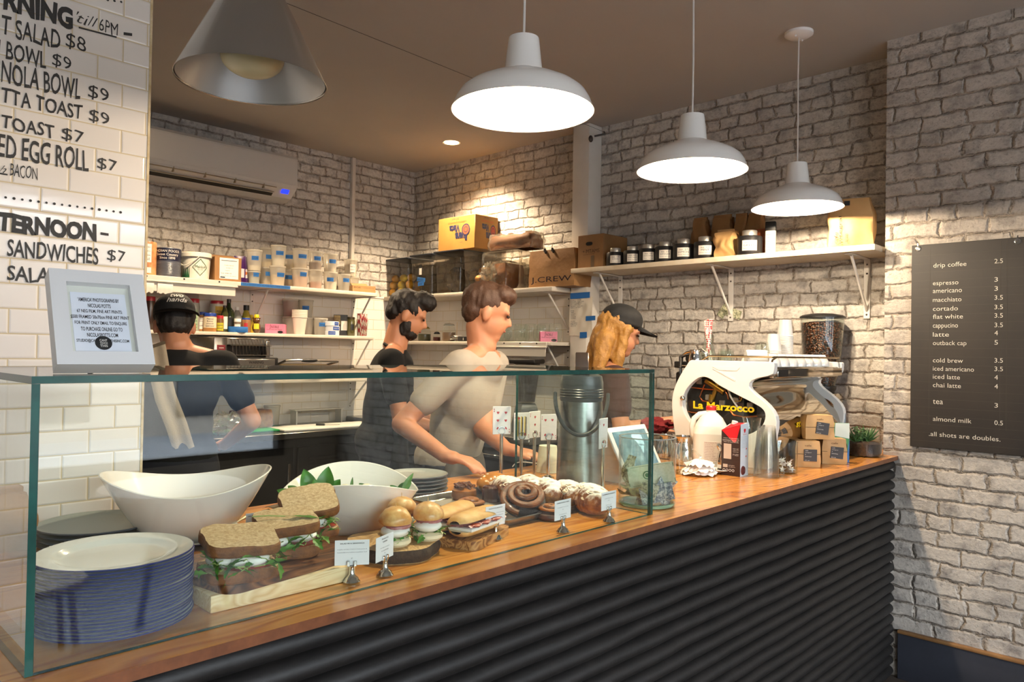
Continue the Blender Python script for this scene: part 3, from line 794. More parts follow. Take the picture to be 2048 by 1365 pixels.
M_bark = pm('log_bark', '4a3524', .85, var=(60, '2c1f15'), bump=(45, .8, .006))
M_logtop = wood_mat('log_end_grain', 'b98d57', 'd2ab77', '9a703f', grain=(6, 6, 6), scale=2, rings=8, rough=.6)
t = thing('log_slice_board', 'round wood slice with bark edge carrying the bun sliders', 'serving board', (1.022, 1.338, CT+.0003))
def logr(a): return .104*(1+.04*math.sin(3*a+1)+.025*math.sin(7*a))
N = 64; pts = [(logr(2*PI*i/N)*math.cos(2*PI*i/N), logr(2*PI*i/N)*math.sin(2*PI*i/N)) for i in range(N)]
G().prism([(x*.96, y*.96) for x, y in pts], .0002, .028).part('wood', M_logtop, t)
G().grid(lambda u, v: (lambda a, k: (k*math.cos(a), k*math.sin(a), .001+.0265*v))(2*PI*u, logr(2*PI*u)*(.962+.045*math.sin(PI*v)+.01*mnoise.noise((u*60, v*4, 1)))), 128, 6).part('bark', M_bark, t)
M_bun = pm('golden_brioche', 'c07c30', .38, var=(45, 'e6bd7c', .85), bump=(90, .3, .003), Coat_Weight=.25)
M_bunin = pm('bun_crumb', 'e8d6b2', .8, bump=(150, .4, .003))
M_ham = pm('cured_ham', '8d3a3f', .4, var=(40, 'c58a80'))
M_pick = pm('toothpick_wood', 'c9a267', .6)
def slider(label, p, rz, seed, s=1.0):
    rn = random.Random(seed); t = thing('bun_slider', label, 'slider', p, rz, 'sliders on the wood slice'); t.scale = (s, s, s)
    G().lathe([(0, 0), (.028, 0), (.034, .006), (.034, .013), (.028, .016), (0, .016)], 28).part('bottom_bun', M_bunin, t)
    g = G(); leaves(g, rn, 22, lambda r: (lambda a: Vector((.028*math.cos(a), .028*math.sin(a), r.uniform(.012, .022))))(r.uniform(0, 6.28)), .026, (1, 0), lobes=.4, W=.3); g.part('arugula', LEAF, t, kind='stuff')
    G().sph((0, 0, .030), (.033, .031, .014), 20, 12, fn=lambda q: 1+.06*mnoise.noise((q[0]*3+seed, q[1]*3, q[2]*3))).part('fried_egg', M_mozz, t)
    G().sph((.004, -.004, .041), (.031, .029, .008), 20, 10, fn=lambda q: 1+.18*mnoise.noise((q[0]*3, q[1]*3+seed, q[2]*3))).part('ham', M_ham, t)
    G().lathe([(0, .082), (.012, .081), (.024, .075), (.033, .063), (.036, .053), (.034, .047), (.03, .046), (0, .047)], 30).part('top_bun', M_bun, t)
    for v in t.children[-1].data.vertices:
        c = v.co; k = 1+.10*mnoise.noise((c.x*40+seed, c.y*40, c.z*40))+.03*mnoise.noise((c.x*130, c.y*130+seed, c.z*130)); c.x *= k; c.y *= k
    G().tube([(0, 0, .07), (.001, 0, .092)], .0009, 5).part('toothpick', M_pick, t)
    return t
ZG = CT+.0286
sl = [slider('bun slider beside the turned price card, egg hanging out', on(790, 1090, ZG), .4, 1), slider('bun slider with dark red ham showing, nearest the baguettes', on(855, 1078, ZG), 1.2, 5),
      slider('bun slider at the back of the wood slice, half hidden by the two in front', on(803, 1064, ZG), 2.2, 8, .98)]
for s in sl: s.location.z = ZG

# ---- baguettes on a small board
bb = on(938, 1072, CT)
t = thing('serving_board', 'small dark olive wood board under the baguette sandwiches', 'serving board', (1.222, 1.318, CT+.0003), R(20))
g = G(); pts = []
for cx, cy, a0 in ((.075, .055, 0), (-.075, .055, 90), (-.075, -.055, 180), (.075, -.055, 270)):
    for k in range(6): pts.append((cx+.02*math.cos(R(a0+18*k)), cy+.02*math.sin(R(a0+18*k))))
g.prism(pts, 0, .02, sm=True).part('board', M_oliv, t, angle=30)
M_bag = pm('baguette_crust', 'c78f4a', .55, var=(25, 'e2b878', .8), bump=(60, .3))
def half_loaf(g, L, w, h, m, top=True):
    def f(u, v):
        a = PI*v; e = (1-abs(2*u-1)**5)**.5 if 0 < u < 1 else .05
        return ((u-.5)*L, w*math.cos(a)*(.35+.65*e), h*math.sin(a)*(.3+.7*e)*(1+.06*mnoise.noise((u*9, v*5, L*40))) * (1 if top else -1))
    g.grid(f, 26, 12, m, flip=top)
    g.add([((u/26-.5)*L, s*w*(.35+.65*((1-abs(2*u/26-1)**5)**.5 if 0 < u < 26 else .05)), 0) for s in (-1, 1) for u in range(27)], [(u, u+1, 28+u, 27+u) if top is False else (27+u, 28+u, u+1, u) for u in range(26)], m+1)
def baguette(label, p, rz, seed):
    rn = random.Random(seed); t = thing('baguette_sandwich', label, 'sandwich', p, rz, 'baguette sandwiches on the small board')
    g = G().at((0, 0, .018)); half_loaf(g, .17, .034, .0175, 0, False); g.part('bottom_half', [M_bag, M_bunin], t)
    G().rbox((-.075, -.036, .018), (.075, .03, .026), .003).part('mozzarella', M_mozz, t)
    g = G(); g.grid(lambda u, v: ((u-.5)*.155, -.037+.07*v, .029+.004*math.sin(u*25+v*6)+.002*math.sin(v*20)), 40, 8); g.part('ham', M_ham, t)
    g = G(); [g.sph((x, -.028, .030), (.02, .012, .004), 12, 6) for x in (-.05, -.01, .04)]; g.part('tomato_slice', M_tom, t)
    g = G().at((0, .004, .034), (R(-8), 0, 0)); half_loaf(g, .172, .035, .022, 0, True); g.part('top_half', [M_bag, M_bunin], t)
    return t
ZO = CT+.0208
o = baguette('front baguette sandwich with ham and mozzarella, behind a price card', (1.222, 1.284, ZO), R(14), 1)
o = baguette('rear baguette sandwich lying against the sheet pan', (1.215, 1.362, ZO), R(20), 2)

# ---- sheet pan and pastries
M_alu = pm('worn_aluminium', 'a9a49a', .34, 1.0, var=(25, '8a857b', .7))
px0, px1, py0, py1 = 1.352, 1.768, 1.322, 1.705
t = thing('sheet_pan', 'aluminium sheet pan holding the pastries', 'baking tray', ((px0+px1)/2, (py0+py1)/2, CT+.0003))
a, b = (px1-px0)/2, (py1-py0)/2
def rr(w, d, r, n=6):
    p = []
    for cx, cy, a0 in ((w-r, d-r, 0), (-w+r, d-r, 90), (-w+r, -d+r, 180), (w-r, -d+r, 270)):
        for k in range(n): p.append((cx+r*math.cos(R(a0+90/(n-1)*k)), cy+r*math.sin(R(a0+90/(n-1)*k))))
    return p
g = G(); rings = [([(x, y, 0) for x, y in rr(a-.012, b-.012, .02)]), [(x, y, .004) for x, y in rr(a-.008, b-.008, .024)], [(x, y, .020) for x, y in rr(a-.002, b-.002, .028)], [(x, y, .022) for x, y in rr(a, b, .03)], [(x, y, .0195) for x, y in rr(a+.001, b+.001, .03)], [(x, y, .0185) for x, y in rr(a-.004, b-.004, .027)], [(x, y, .006) for x, y in rr(a-.010, b-.010, .023)], [(x, y, .0022) for x, y in rr(a-.014, b-.014, .02)]]
n = len(rings[0])
for p, q in zip(rings, rings[1:]): g.add(p+q, [(i, (i+1) % n, n+(i+1) % n, n+i) for i in range(n)], 0, True)
g.add(rings[0], [tuple(range(n))[::-1]]); g.add(rings[-1], [tuple(range(n))])
g.part('pan_body', M_alu, t)
tt = NT('perforated_liner'); v = tt.coord(scale=(1, 1, 1)); vo = tt.new('ShaderNodeTexVoronoi'); vo.inputs['Scale'].default_value = 75; vo.inputs['Randomness'].default_value = 0.0; tt.link(v, vo.inputs['Vector'])
tt.set(color=tt.ramp(vo.outputs['Distance'], [(.30, '2a2622'), (.36, 'c2bdb2')]), rough=.4, metal=.8)
G().rbox((-a+.016, -.08, .0026), (-.02, b-.018, .0045), .0008, 0, 1).part('perforated_liner', tt.m, t)
ZP = CT+.0028
M_past = pm('baked_pastry', 'b06a26', .45, var=(30, '7d4417'), bump=(45, .35), Coat_Weight=.2)
M_pastd = pm('dark_baked_swirl', '5c3013', .5, var=(60, '2a160b'), bump=(80, .5))
M_choc = pm('chocolate_crust', '2a1710', .55, var=(70, '120a07'), bump=(110, .8, .004))
pm('baked_swirl', '8a4c1d', .42, var=(40, '43210e', .9), bump=(70, .6, .004), Coat_Weight=.15)
M_gold = pm('egg_washed_croissant', 'c77f22', .25, var=(14, '8f4d12', .7), Coat_Weight=.4)
tt = NT('sugared_almond_croissant'); v = tt.coord()
nf = tt.noise(v, 22, 4, .6); nn = tt.noise(v, 90, 4, .7)
gm = tt.new('ShaderNodeTexCoord'); sp = tt.new('ShaderNodeSeparateXYZ'); tt.link(gm.outputs['Normal'], sp.inputs[0])
up = tt.math('MULTIPLY_ADD', nf, .9, tt.math('MULTIPLY', sp.outputs[2], .55)); up = tt.math('MULTIPLY_ADD', nn, .35, up)
tt.set(color=tt.mix(tt.ramp(up, [(.80, 0.0), (1.0, 1.0)]), tt.mix(tt.ramp(nf, [(.42, 0.0), (.56, 1.0)]), '7d4318', 'b9793a'), 'f1eae0'), rough=.7); tt.bump(tt.math('ADD', nf, nn), .5, .005)
M_sug = tt.m
M_alm = pm('sliced_almond', 'dcb27e', .5, var=(60, 'f2e6d2'))
def crescent(g, L, r, bend, ridges, m=0, flat=.85, seed=0, sharp=.16):
    def f(u, v):
        s = 2*u-1; a = s*bend; Rr = L/(2*bend); cx = Rr*math.sin(a); cy = -Rr*(math.cos(a)-1)
        env = (max(0, 1-abs(s)**2.6))**.5
        k = r*env*(1+sharp*abs(math.sin(ridges*PI*u))-sharp*.6)*(1+.08*mnoise.noise((u*7+seed, v*4, seed)))
        t = 2*PI*v
        return (cx+k*math.sin(a)*math.cos(t)*0+k*math.cos(t)*-math.sin(a), cy+k*math.cos(t)*math.cos(a), max(-r*.0, r*flat*.8+k*math.sin(t)*flat)-r*flat*.0)
    g.grid(f, 60, 18, m, flip=True)
def almond_croissant(label, p, rz, seed, s=1.0):
    rn = random.Random(seed); t = thing('almond_croissant', label, 'croissant', p, rz, 'sugared almond croissants on the pan'); t.scale = (s,)*3
    g = G(); crescent(g, .15, .040, .55, 7, seed=seed); g.part('pastry', M_sug, t)
    g = G()
    for i in range(46):
        u = rn.uniform(-.7, .7); th = rn.uniform(.35, PI-.35); rad = .037*(1-abs(u)**2.6)**.5
        q = Vector((u*.072, rad*math.cos(th)*.95+.02*u*u, .028+rad*.86*math.sin(th)))
        g.mat(Matrix.Translation(q) @ Matrix.Rotation(rn.uniform(0, 6), 4, 'Z') @ Matrix.Rotation((PI/2-th)*.8+rn.uniform(-.4, .4), 4, 'X') @ Matrix.Rotation(rn.uniform(-.4, .4), 4, 'Y'))
        g.lathe([(0, .0006), (.006, .0003), (.0062, -.0003), (0, -.0006)], 8, 0, True, sx=1.25, sy=.8)
    g.part('almond_flake', M_alm, t, kind='stuff')
    return t
acs = [(1018, 1000, 64, 'farthest from the airpot, beside the caramelised cake'), (1062, 998, 66, 'second from the caramelised cake'), (1098, 1005, 62, 'in the middle of the row'),
       (1140, 1010, 62, 'next but one to the end of the row'), (1183, 1022, 60, 'at the near end of the row by the last price card')]
for i, (px, py, yw, l) in enumerate(acs):
    o = almond_croissant('sugared almond croissant '+l, on(px, py, ZP), R(yw), i+1, 1.12 if i < 4 else 1.2); o.location.z = ZP; o.rotation_euler.x = R(0)
def on_pan(px, py):
    p = on(px, py, ZP); p.z = ZP; return p
t = thing('plain_croissant', 'shiny golden croissant at the back of the sheet pan', 'croissant', on_pan(985, 983), R(20))
g = G(); crescent(g, .14, .038, .5, 6, seed=9); g.part('pastry', M_gold, t)
t = thing('caramelised_cake', 'small dark fluted caramelised cake standing among the pastries', 'cake', on_pan(981, 1003))
G().lathe([(0, 0), (.026, 0), (.0245, .04), (.02, .045), (.012, .041), (0, .039)], 48).part('cake', pm('caramel_crust', '4a2210', .25, Coat_Weight=.5), t)
for v in t.children[0].data.vertices:
    a = math.atan2(v.co.y, v.co.x); k = 1+.05*math.cos(12*a); v.co.x *= k; v.co.y *= k
def bumpy(o, amp, f, s=0):
    for v in o.data.vertices:
        c = v.co; k = 1+amp*mnoise.noise((c.x*f+s, c.y*f, c.z*f))+amp*.4*mnoise.noise((c.x*f*3, c.y*f*3+s, c.z*f*3)); c.x *= k; c.y *= k; c.z *= 1+(k-1)*.4
def swirl(name, label, cat, p, r, h, m1, m2, turns, rz=0, tilt=0):
    t = thing(name, label, cat, p, rot=(tilt, 0, rz))
    g = G(); n = 120
    def f(u, v):
        a = u*turns*2*PI; rad = r*(.12+.88*u)-r*.10*(0); w = r*.95/turns*.5*.98; th = PI*v
        return ((rad-w*math.cos(th)*.9)*math.cos(a), (rad-w*math.cos(th)*.9)*math.sin(a), h*(.35+.45*(1-u*u))+h*.17*math.sin(th)**.6*(1+.35*mnoise.noise((u*14, v*3, r*99))))
    g.grid(f, n, 7, 0); g.part('spiral', m1, t)
    g = G(); rk = random.Random(int(r*1e4))
    for i in range(90):
        u = rk.uniform(.1, .98); a = u*turns*2*PI+rk.uniform(-.1, .1); rad = r*(.12+.88*u)-r*.95/turns*.5*rk.uniform(.75, 1.3)
        g.sph((rad*math.cos(a), rad*math.sin(a), h*(.38+.42*(1-u*u))+rk.uniform(-.002, .003)), rk.uniform(.003, .0055), 6, 5)
    if m2 is not M_past: g.part('chocolate_chunk', M_choc, t, kind='stuff')
    G().lathe([(0, 0), (r*.9, 0), (r*1.02, h*.18), (r*.98, h*.36), (r*.5, h*.62), (0, h*.76)], 40).part('base', m2, t)
    return t
swirl('cinnamon_bun', 'brown spiral bun below the pecan bun on the sheet pan', 'pastry', on_pan(940, 1020), .042, .036, M_past, M_past, 2.2, 1)
swirl('chocolate_swirl', 'large chocolate spiral pastry leaning at the front edge of the pan', 'pastry', on_pan(1046, 1030), .060, .058, MATS['baked_swirl'], M_choc, 2.7, R(-40), R(30)).location.z = ZP+.026
swirl('chocolate_swirl', 'chocolate pastry half hidden behind the front spiral and its price card', 'pastry', on_pan(1098, 1037), .038, .04, M_past, M_pastd, 2.0, 2)
t = thing('pecan_bun', 'sticky pecan bun piled with glazed nuts at the rear of the pan', 'pastry', on_pan(928, 1000))
G().lathe([(0, 0), (.034, 0), (.038, .012), (.036, .03), (.02, .038), (0, .04)], 28).part('bun', M_past, t)
g = G(); rn = random.Random(12)
for i in range(30):
    a = rn.uniform(0, 6.28); q = .03*math.sqrt(rn.random())
    g.at((q*math.cos(a), q*math.sin(a), .040+.012*(1-q/.03)+rn.uniform(-.003, .004)), (rn.uniform(-.6, .6), rn.uniform(-.6, .6), rn.uniform(0, 6))).sph((0, 0, 0), (.010, .0055, .004), 8, 6)
g.part('pecan', pm('glazed_pecan', '5b2a10', .18, Coat_Weight=.6), t, kind='stuff')
# cut butter-coloured piece and a pair of scalloped tongs behind the sandwiches
G().rbox((-.05, -.012, 0), (.05, .012, .02), .003).solo('cheese_wedge', pm('pale_butter', 'e4cf8a', .4), 'pale yellow stick of cheese beside the baguettes, by the sheet pan', 'cheese', on(850, 1030, CT+.0003), R(12))
t = thing('serving_tongs', 'metal serving tongs with scalloped edges lying between the bowls', 'tongs', on(548, 1042, CT+.0003), R(20))
M_tong = pm('tong_steel', 'b7a58a', .22, 1.0)
for s, z, nm in ((1, .032, 'jaw'), (-1, .004, 'jaw')):
    g = G()
    def f(u, v):
        e = .022*(1+.16*abs(math.sin(u*PI*6)))*(1 if u < .8 else math.sqrt(max(.05, 1-((u-.8)/.2)**2)))
        return (-.02+.13*u, (v-.5)*2*e, z+s*.006*(1-(2*v-1)**2)+.03*s*0)
    g.grid(f, 60, 8, flip=s < 0); g.grid(lambda u, v: tuple(Vector(f(u, v))+Vector((0, 0, .001))), 60, 8, flip=s > 0)
    g.part(nm, M_tong, t)
G().tube([(-.02, 0, .031), (-.1, 0, .03), (-.16, 0, .018), (-.1, 0, .006), (-.02, 0, .005)], .004, 6).part('handle', M_tong, t)
G().rbox((-.09, -.05, 0), (.09, .05, .012), .004).solo('steel_tray', M_tong, 'shallow steel tray under the scalloped tongs', 'tray', on(545, 1052, CT+.0003)+Vector((.03, .06, 0)), R(15)) if False else None

# ---- price cards on chrome clips
M_card = pm('white_card', 'e6e4e4', .6)
M_print = pm('black_print', '1b1a1a', .6)
CARDS = [((703, 1166), -34, ['SALAD IN A SANDWICH', '', "arugula, tomato, di palo's fresh pesto &", 'mozzarella on a sullivan st pullman loaf', '', '$7'], 'white price card headed salad in a sandwich'),
         ((770, 1153), 22, ['PROSCIUTTO', 'SLIDERS', '', 'fried egg, prosciutto', 'on a brioche bun', '$7'], 'white price card turned aside in front of the sliders'),
         ((991, 1080), 0, ['PROSCIUTTO SANDWICH', '', 'prosciutto, tomato, di palo mozzarella,', 'basil & olive oil on a baguette', '', '$9'], 'white price card in front of the baguette sandwiches'),
         ((1126, 1066), 2, ['HOMEMADE BANANA BREAD', '', 'freshly baked every morning', '$4', '', 'add ricotta & honey', '$6'], 'white price card for banana bread before the chocolate spiral'),
         ((1218, 1045), 0, ['LA PARISIENNE CROISSANTS', '', 'baked & delivered daily', '$4.5', '', 'almond or plain'], 'white price card at the corner of the glass case'),
         ((520, 1098), -6, ['GRILLED PEANUT KALE SALAD', 'AND QUINOA', '', '', '', '$9'], 'white price card standing behind the middle sandwich')]
def price_card(px, yaw, lines, label):
    p = on(px[0], px[1], CT+.0003); t = thing('price_card', label, 'price card', p, R(yaw), 'price cards in the case')
    G().lathe([(0, 0), (.0155, 0), (.0165, .003), (.0135, .0065), (.0125, .0095), (.0085, .0125), (.0052, .017), (.0045, .03), (.005, .032), (0, .033)], 24).part('clip_stand', M_chrome, t)
    g = G()
    for x in (-.0065, .0065): g.rbox((x-.0028, -.0025, .031), (x+.0028, .0012, .042), .0008, 0, 1)
    g.tube([(-.0065, 0, .032), (.0065, 0, .032)], .0018, 6); g.part('clip', M_chrome, t)
    G().box((-.0325, .0015, .033), (.0325, .0022, .081)).part('card', M_card, t)
    g = G().mat(Matrix.Translation((0, .0012, 0)) @ FRONT); z = .076
    for k, l in enumerate(lines):
        if l:
            big = l.isupper() and k < 2 and not l.startswith('$')
            w = min(.056, len(l)*(.0024 if big else .00162)); h = .0026 if big else .0021
            fit_text(g, l, -w/2, w/2, z-h, z, .02 if big else .0)
        z -= .0058
    g.part('print', M_print, t)
for c in CARDS: price_card(*c)

# ---- playing card holders
M_red = pm('card_red', 'b3242b', .4)
def heart(g, x, z, s, m=0, flip=False):
    pts = []
    for i in range(20):
        a = 2*PI*i/20; hx = .8*math.sin(a)**3; hz = (13*math.cos(a)-5*math.cos(2*a)-2*math.cos(3*a)-math.cos(4*a))/17
        pts.append((x+hx*s, z+(hz if not flip else -hz)*s, 0))
    g.add(pts if flip else pts[::-1], [tuple(range(20))], m)
HOLD = [(1003, 815, 870, 1.752, -30, '6'), (1043, 823, 881, 1.752, -18, 'Q'), (1069, 817, 877, 1.76, 4, '3'), (1097, 820, 882, 1.752, -24, '4'), (1206, 830, 898, 1.405, 12, '2')]
NMS = {'6': 'six', 'Q': 'queen', '3': 'three', '4': 'four', '2': 'two'}
for px, yt, yb, Y, yaw, val in HOLD:
    b = ony(px, yb, Y); top = ony(px, yt, Y); base = Vector((b.x, Y, CT+.0003))
    t = thing('card_holder', 'chrome table stand holding the %s of hearts playing card' % NMS[val], 'card stand', base, R(yaw), 'playing card table stands')
    zb = b.z-CT; H = .094
    G().lathe([(0, 0), (.022, 0), (.023, .004), (.012, .008), (.0058, .012), (.0058, zb+.004), (0, zb+.004)], 20).part('stand', M_chrome, t)
    g = G().mat(Matrix.Translation((0, -.003, zb+.014)) @ Matrix.Rotation(PI/2, 4, 'X')); g.torus(.0125, .0013, 28, 6); g.at().mat(Matrix.Translation((0, .003, zb+.014)) @ Matrix.Rotation(PI/2, 4, 'X')); g.torus(.0125, .0013, 28, 6); g.part('ring_clip', M_chrome, t)
    G().rbox((-.031, -.0012, zb+.001), (.031, .0012, zb+H), .001, 0, 1).part('playing_card', M_card, t)
    g = G().mat(Matrix.Translation((0, -.0016, 0)) @ FRONT)
    zc = zb+H/2
    spots = {'6': [(-.0135, .026), (.0135, .026), (-.0135, 0), (.0135, 0), (-.0135, -.026), (.0135, -.026)], '4': [(-.0135, .026), (.0135, .026), (-.0135, -.026), (.0135, -.026)], '3': [(0, .0265), (0, 0), (0, -.0265)], '2': [(0, .026), (0, -.026)], 'Q': [(-.012, .027), (.012, -.027)]}[val]
    for x, z in spots: heart(g, x, zc+z, .0058, 0, z < -.001)
    fit_text(g, val, -.0285, -.0245, zc+.034, zc+.041); heart(g, -.0265, zc+.030, .0024)
    fit_text(g, val, .0245, .0285, zc-.041, zc-.034); heart(g, .0265, zc-.030, .0024, 0, True)
    g.part('pips', M_red, t)
    if val == 'Q':
        g = G().mat(Matrix.Translation((0, -.0015, 0)) @ FRONT)
        for k in range(9):
            x = -.018+.0045*k; g.add([(x, zc-.034+.004*(k % 2), 0), (x+.004, zc-.034, 0), (x+.004, zc+.034-.003*(k % 3), 0), (x, zc+.034, 0)], [(0, 1, 2, 3)], k % 3)
        g.part('court_figure', [pm('card_yellow', 'd9b63c', .5), pm('card_black', '1c1b22', .5), pm('card_figure_white', 'e3dccb', .5)], t)
# ================================================================== right end of the counter
M_blkpl = pm('charcoal_plastic', '2f3335', .3, var=(12, '3a3f42'))
M_blk = pm('matt_black', '141313', .45)
M_wp = pm('white_plastic', 'ebe7e0', .3)
M_clear = glassy('clear_glass', 'fafdfb', 1.5, 0, boost=1.3)
M_clearp = glassy('clear_plastic', 'fafaf8', 1.5, .02, .012, 'f4f1ea', 1.2)
# airpot
t = thing('airpot', 'tall steel vacuum airpot with a black top beside the glass case', 'airpot', (1.925, 1.535, CT+.0003), R(38))
G().lathe([(0, 0), (.078, 0), (.081, .008), (.079, .02), (.077, .12), (.0685, .285), (.068, .289), (0, .289)], 48).part('body', M_steel, t)
G().lathe([(.0685, .2895), (.071, .296), (.071, .35), (.066, .372), (.05, .379), (.0, .38)], 48).part('top', M_blkpl, t)
g = G()
for z in (.305, .313, .321, .329): g.lathe([(.0712, z-.0016), (.0724, z), (.0712, z+.0016)], 40)
g.part('top_groove', M_blkpl, t)
g = G().at((-.01, 0, .384)); g.rbox((-.05, -.028, -.003), (.045, .028, .006), .004); g.part('pump_plate', M_blkpl, t)
g = G().at((-.02, 0, .392), (0, R(-42), 0)); g.rbox((-.012, -.022, 0), (.075, .022, .010), .003); g.part('lever', M_chrome, t, 'raised chrome lever')
g = G().at((.078, 0, .335), (0, R(20), 0)); g.rbox((-.014, -.017, -.04), (.018, .017, .016), .006); g.part('spout', M_blkpl, t)
pts = []
for i in range(25):
    a = PI*i/24; pts.append((.0-.006-.03*math.sin(a), -.086*math.cos(a)*1.0, .315-.128*math.sin(a)))
pts = [(x-.055*math.sin(PI*i/24), y, z) for i, (x, y, z) in enumerate(pts)]
G().tube(pts, .0065, 8).part('carry_handle', M_blkpl, t)
# paper cup upside down
G().lathe([(0, .098), (.033, .098), (.0335, .096), (.043, .004), (.0445, .003), (.0445, 0), (.042, 0), (.0325, .0955), (0, .0955)], 40).solo('paper_cup', pm('pale_green_cup', 'd6d8c2', .6), 'pale paper cup standing upside down left of the airpot', 'cup', on(1095, 944, CT+.0003))
w0 = on(1025, 934, CT+.004)
G().tube([(0, 0, 0), (.03, .012, .01), (.06, .01, .012), (.10, -.005, .006), (.15, -.03, 0)], .0022, 6).solo('cable', M_wp, 'thin white cable curling over the counter behind the upturned cup', 'cable', w0)
# till: tablet on a white stand
t = thing('tablet_till', 'white tablet till on a slanted stand behind the tip jar', 'till', on(1238, 955, CT+.0003), R(2))
g = G(); prof = [(.03, 0), (-.07, 0), (-.085, .02), (-.085, .04), (-.02, .168), (.018, .168), (.03, .06)]
n = len(prof); X = .105
g.add([(-X, y, z) for y, z in prof]+[(X, y, z) for y, z in prof], [tuple(range(n))[::-1], tuple(range(n, 2*n))]+[(i, (i+1) % n, n+(i+1) % n, n+i) for i in range(n)])
g.part('stand', M_wp, t)
g = G().mat(Matrix.Translation((0, -.058, .108)) @ Matrix.Rotation(R(62), 4, 'X')); g.rbox((-.125, -.085, 0), (.125, .085, .011), .005); g.part('bezel', M_wp, t)
tt = NT('tablet_screen'); v = tt.coord(); tt.set(color=tt.ramp(tt.noise(v, 22, 5, .6), [(.3, '2f5a72'), (.7, '7d9fae')]), rough=.15)
g = G().mat(Matrix.Translation((0, -.058, .108)) @ Matrix.Rotation(R(62), 4, 'X')); g.rbox((-.105, -.068, .0112), (.105, .066, .0122), .0004, 0, 1); g.part('screen', tt.m, t)
G().lathe([(0, 0), (.09, 0), (.09, .008), (.0, .010)], 36).part('base_plate', M_wp, t)
# tip jar
jp = Vector((1.892, 1.256, CT+.0003))
t = thing('tip_jar', 'wide clear glass jar of dollar bills at the corner of the case', 'jar', jp)
g = G().lathe([(0, .001), (.078, .001), (.0825, .006), (.084, .02), (.084, .198), (.085, .2005), (.0835, .202), (.081, .2), (.0805, .02), (.076, .010), (0, .009)], 56); g.part('jar', M_clear, t)
G().lathe([(.06, .0008), (.079, .0012), (.0828, .0055), (.0835, .0095), (.081, .0115), (.077, .0095)], 56).part('green_foot_ring', pm('green_glass_foot', '9fc9a8', .1, Transmission_Weight=.5), t)
G().torus(.083, .0017, 56, 6).part('rim', pm('rim_glass', 'b9bdb8', .08, Transmission_Weight=.4), t)
t.children[-1].location = (0, 0, .201)
tt = NT('dollar_bill'); v = tt.coord(kind='UV') if False else tt.coord(scale=(1, 1, 1))
nf = tt.noise(v, 90, 4, .7); tt.set(color=tt.ramp(nf, [(.40, '4d5543'), (.52, 'a9aa8a'), (.68, 'd0ccb0')]), rough=.75); M_bill = tt.m
tt = NT('dollar_bill_olive'); v = tt.coord(); nf = tt.noise(v, 60, 4, .7); tt.set(color=tt.ramp(nf, [(.38, '4a4222'), (.55, '857a48'), (.7, 'b3aa78')]), rough=.75); M_bill2 = tt.m
tt = NT('dollar_bill_face'); v = tt.coord(); nf = tt.noise(v, 120, 4, .7); tt.set(color=tt.ramp(nf, [(.36, '37424a'), (.5, '7d8688'), (.62, 'c8c8bb')]), rough=.75); M_bill3 = tt.m
M_billink = pm('bill_green_ink', '3f6b46', .7)
def bill(g, M, bend, m, L=.156, Hh=.066, wave=.012, seed=0):
    g.mat(M)
    g.grid(lambda u, v: ((u-.5)*L, (v-.5)*Hh+.004*math.sin(u*7+seed), bend*(2*u-1)**2+wave*math.sin(u*6+seed)*(v-.3)+.004*math.sin(v*5+u*9+seed)), 20, 6, m)
rnb = random.Random(4)
vr = Vector((.555, -.832, 0)); vf = Vector((.832, .555, 0))
def bill_obj(label, cx, cf, z, tilt, yaw, roll, bend, mat, L=.15, print_=None, wave=.010, Hh=.062):
    g = G(); g.grid(lambda u, v: ((u-.5)*L, (v-.5)*Hh, bend*(2*u-1)**2+wave*math.sin(u*6+z*90)*(v-.3)), 20, 6)
    p = jp+vr*cx+vf*cf+Vector((0, 0, z))
    M = Matrix.Translation(p) @ Matrix.Rotation(math.atan2(vr.y, vr.x)+yaw, 4, 'Z') @ Matrix.Rotation(PI/2+tilt, 4, 'X') @ Matrix.Rotation(roll, 4, 'Z')
    t = g.solo('dollar_bill', mat, label, 'banknote', group='banknotes in the tip jar'); t.matrix_world = M
    if print_:
        h = G()
        def pt(x, y, e=.0012):
            u = x/L+.5; v = y/Hh+.5; return (x, y, bend*(2*u-1)**2+wave*math.sin(u*6+z*90)*(v-.3)+e)
        for r0, r1 in ((.009, .0125), (.0, .006)):
            for i in range(16):
                a0, a1 = 2*PI*i/16, 2*PI*(i+1)/16
                h.add([pt(-.012+r0*math.cos(a0), r0*math.sin(a0)), pt(-.012+r1*math.cos(a0), r1*math.sin(a0)), pt(-.012+r1*math.cos(a1), r1*math.sin(a1)), pt(-.012+r0*math.cos(a1), r0*math.sin(a1))], [(0, 1, 2, 3)])
        for x, y in ((-.066, .022), (-.066, -.022), (.066, .022), (.066, -.022)):
            vs, fs = text_geo('1', 'CENTER', .02, 0, 1); h.add([pt(x+q[0]*.014, y+q[1]*.014) for q in vs], fs)
        for y0, y1 in ((.0265, .0275), (-.0275, -.0265)):
            for i in range(12):
                x0 = -.058+.0097*i; h.add([pt(x0, y0), pt(x0+.0097, y0), pt(x0+.0097, y1), pt(x0, y1)], [(0, 1, 2, 3)])
        h.part('bill_print', M_billink, t)
    return t
M_billpale = pm('pale_banknote_paper', 'cfcfb4', .75, var=(150, 'b4b698', .8))
bill_obj('one dollar bill standing open across the top of the tip jar', .012, -.022, .092, R(-6), R(2), R(10), .012, M_billpale, .135, True)
bill_obj('folded bill standing on edge against the far side of the tip jar glass', -.055, .02, .095, R(-4), R(60), R(78), .01, M_bill, .09)
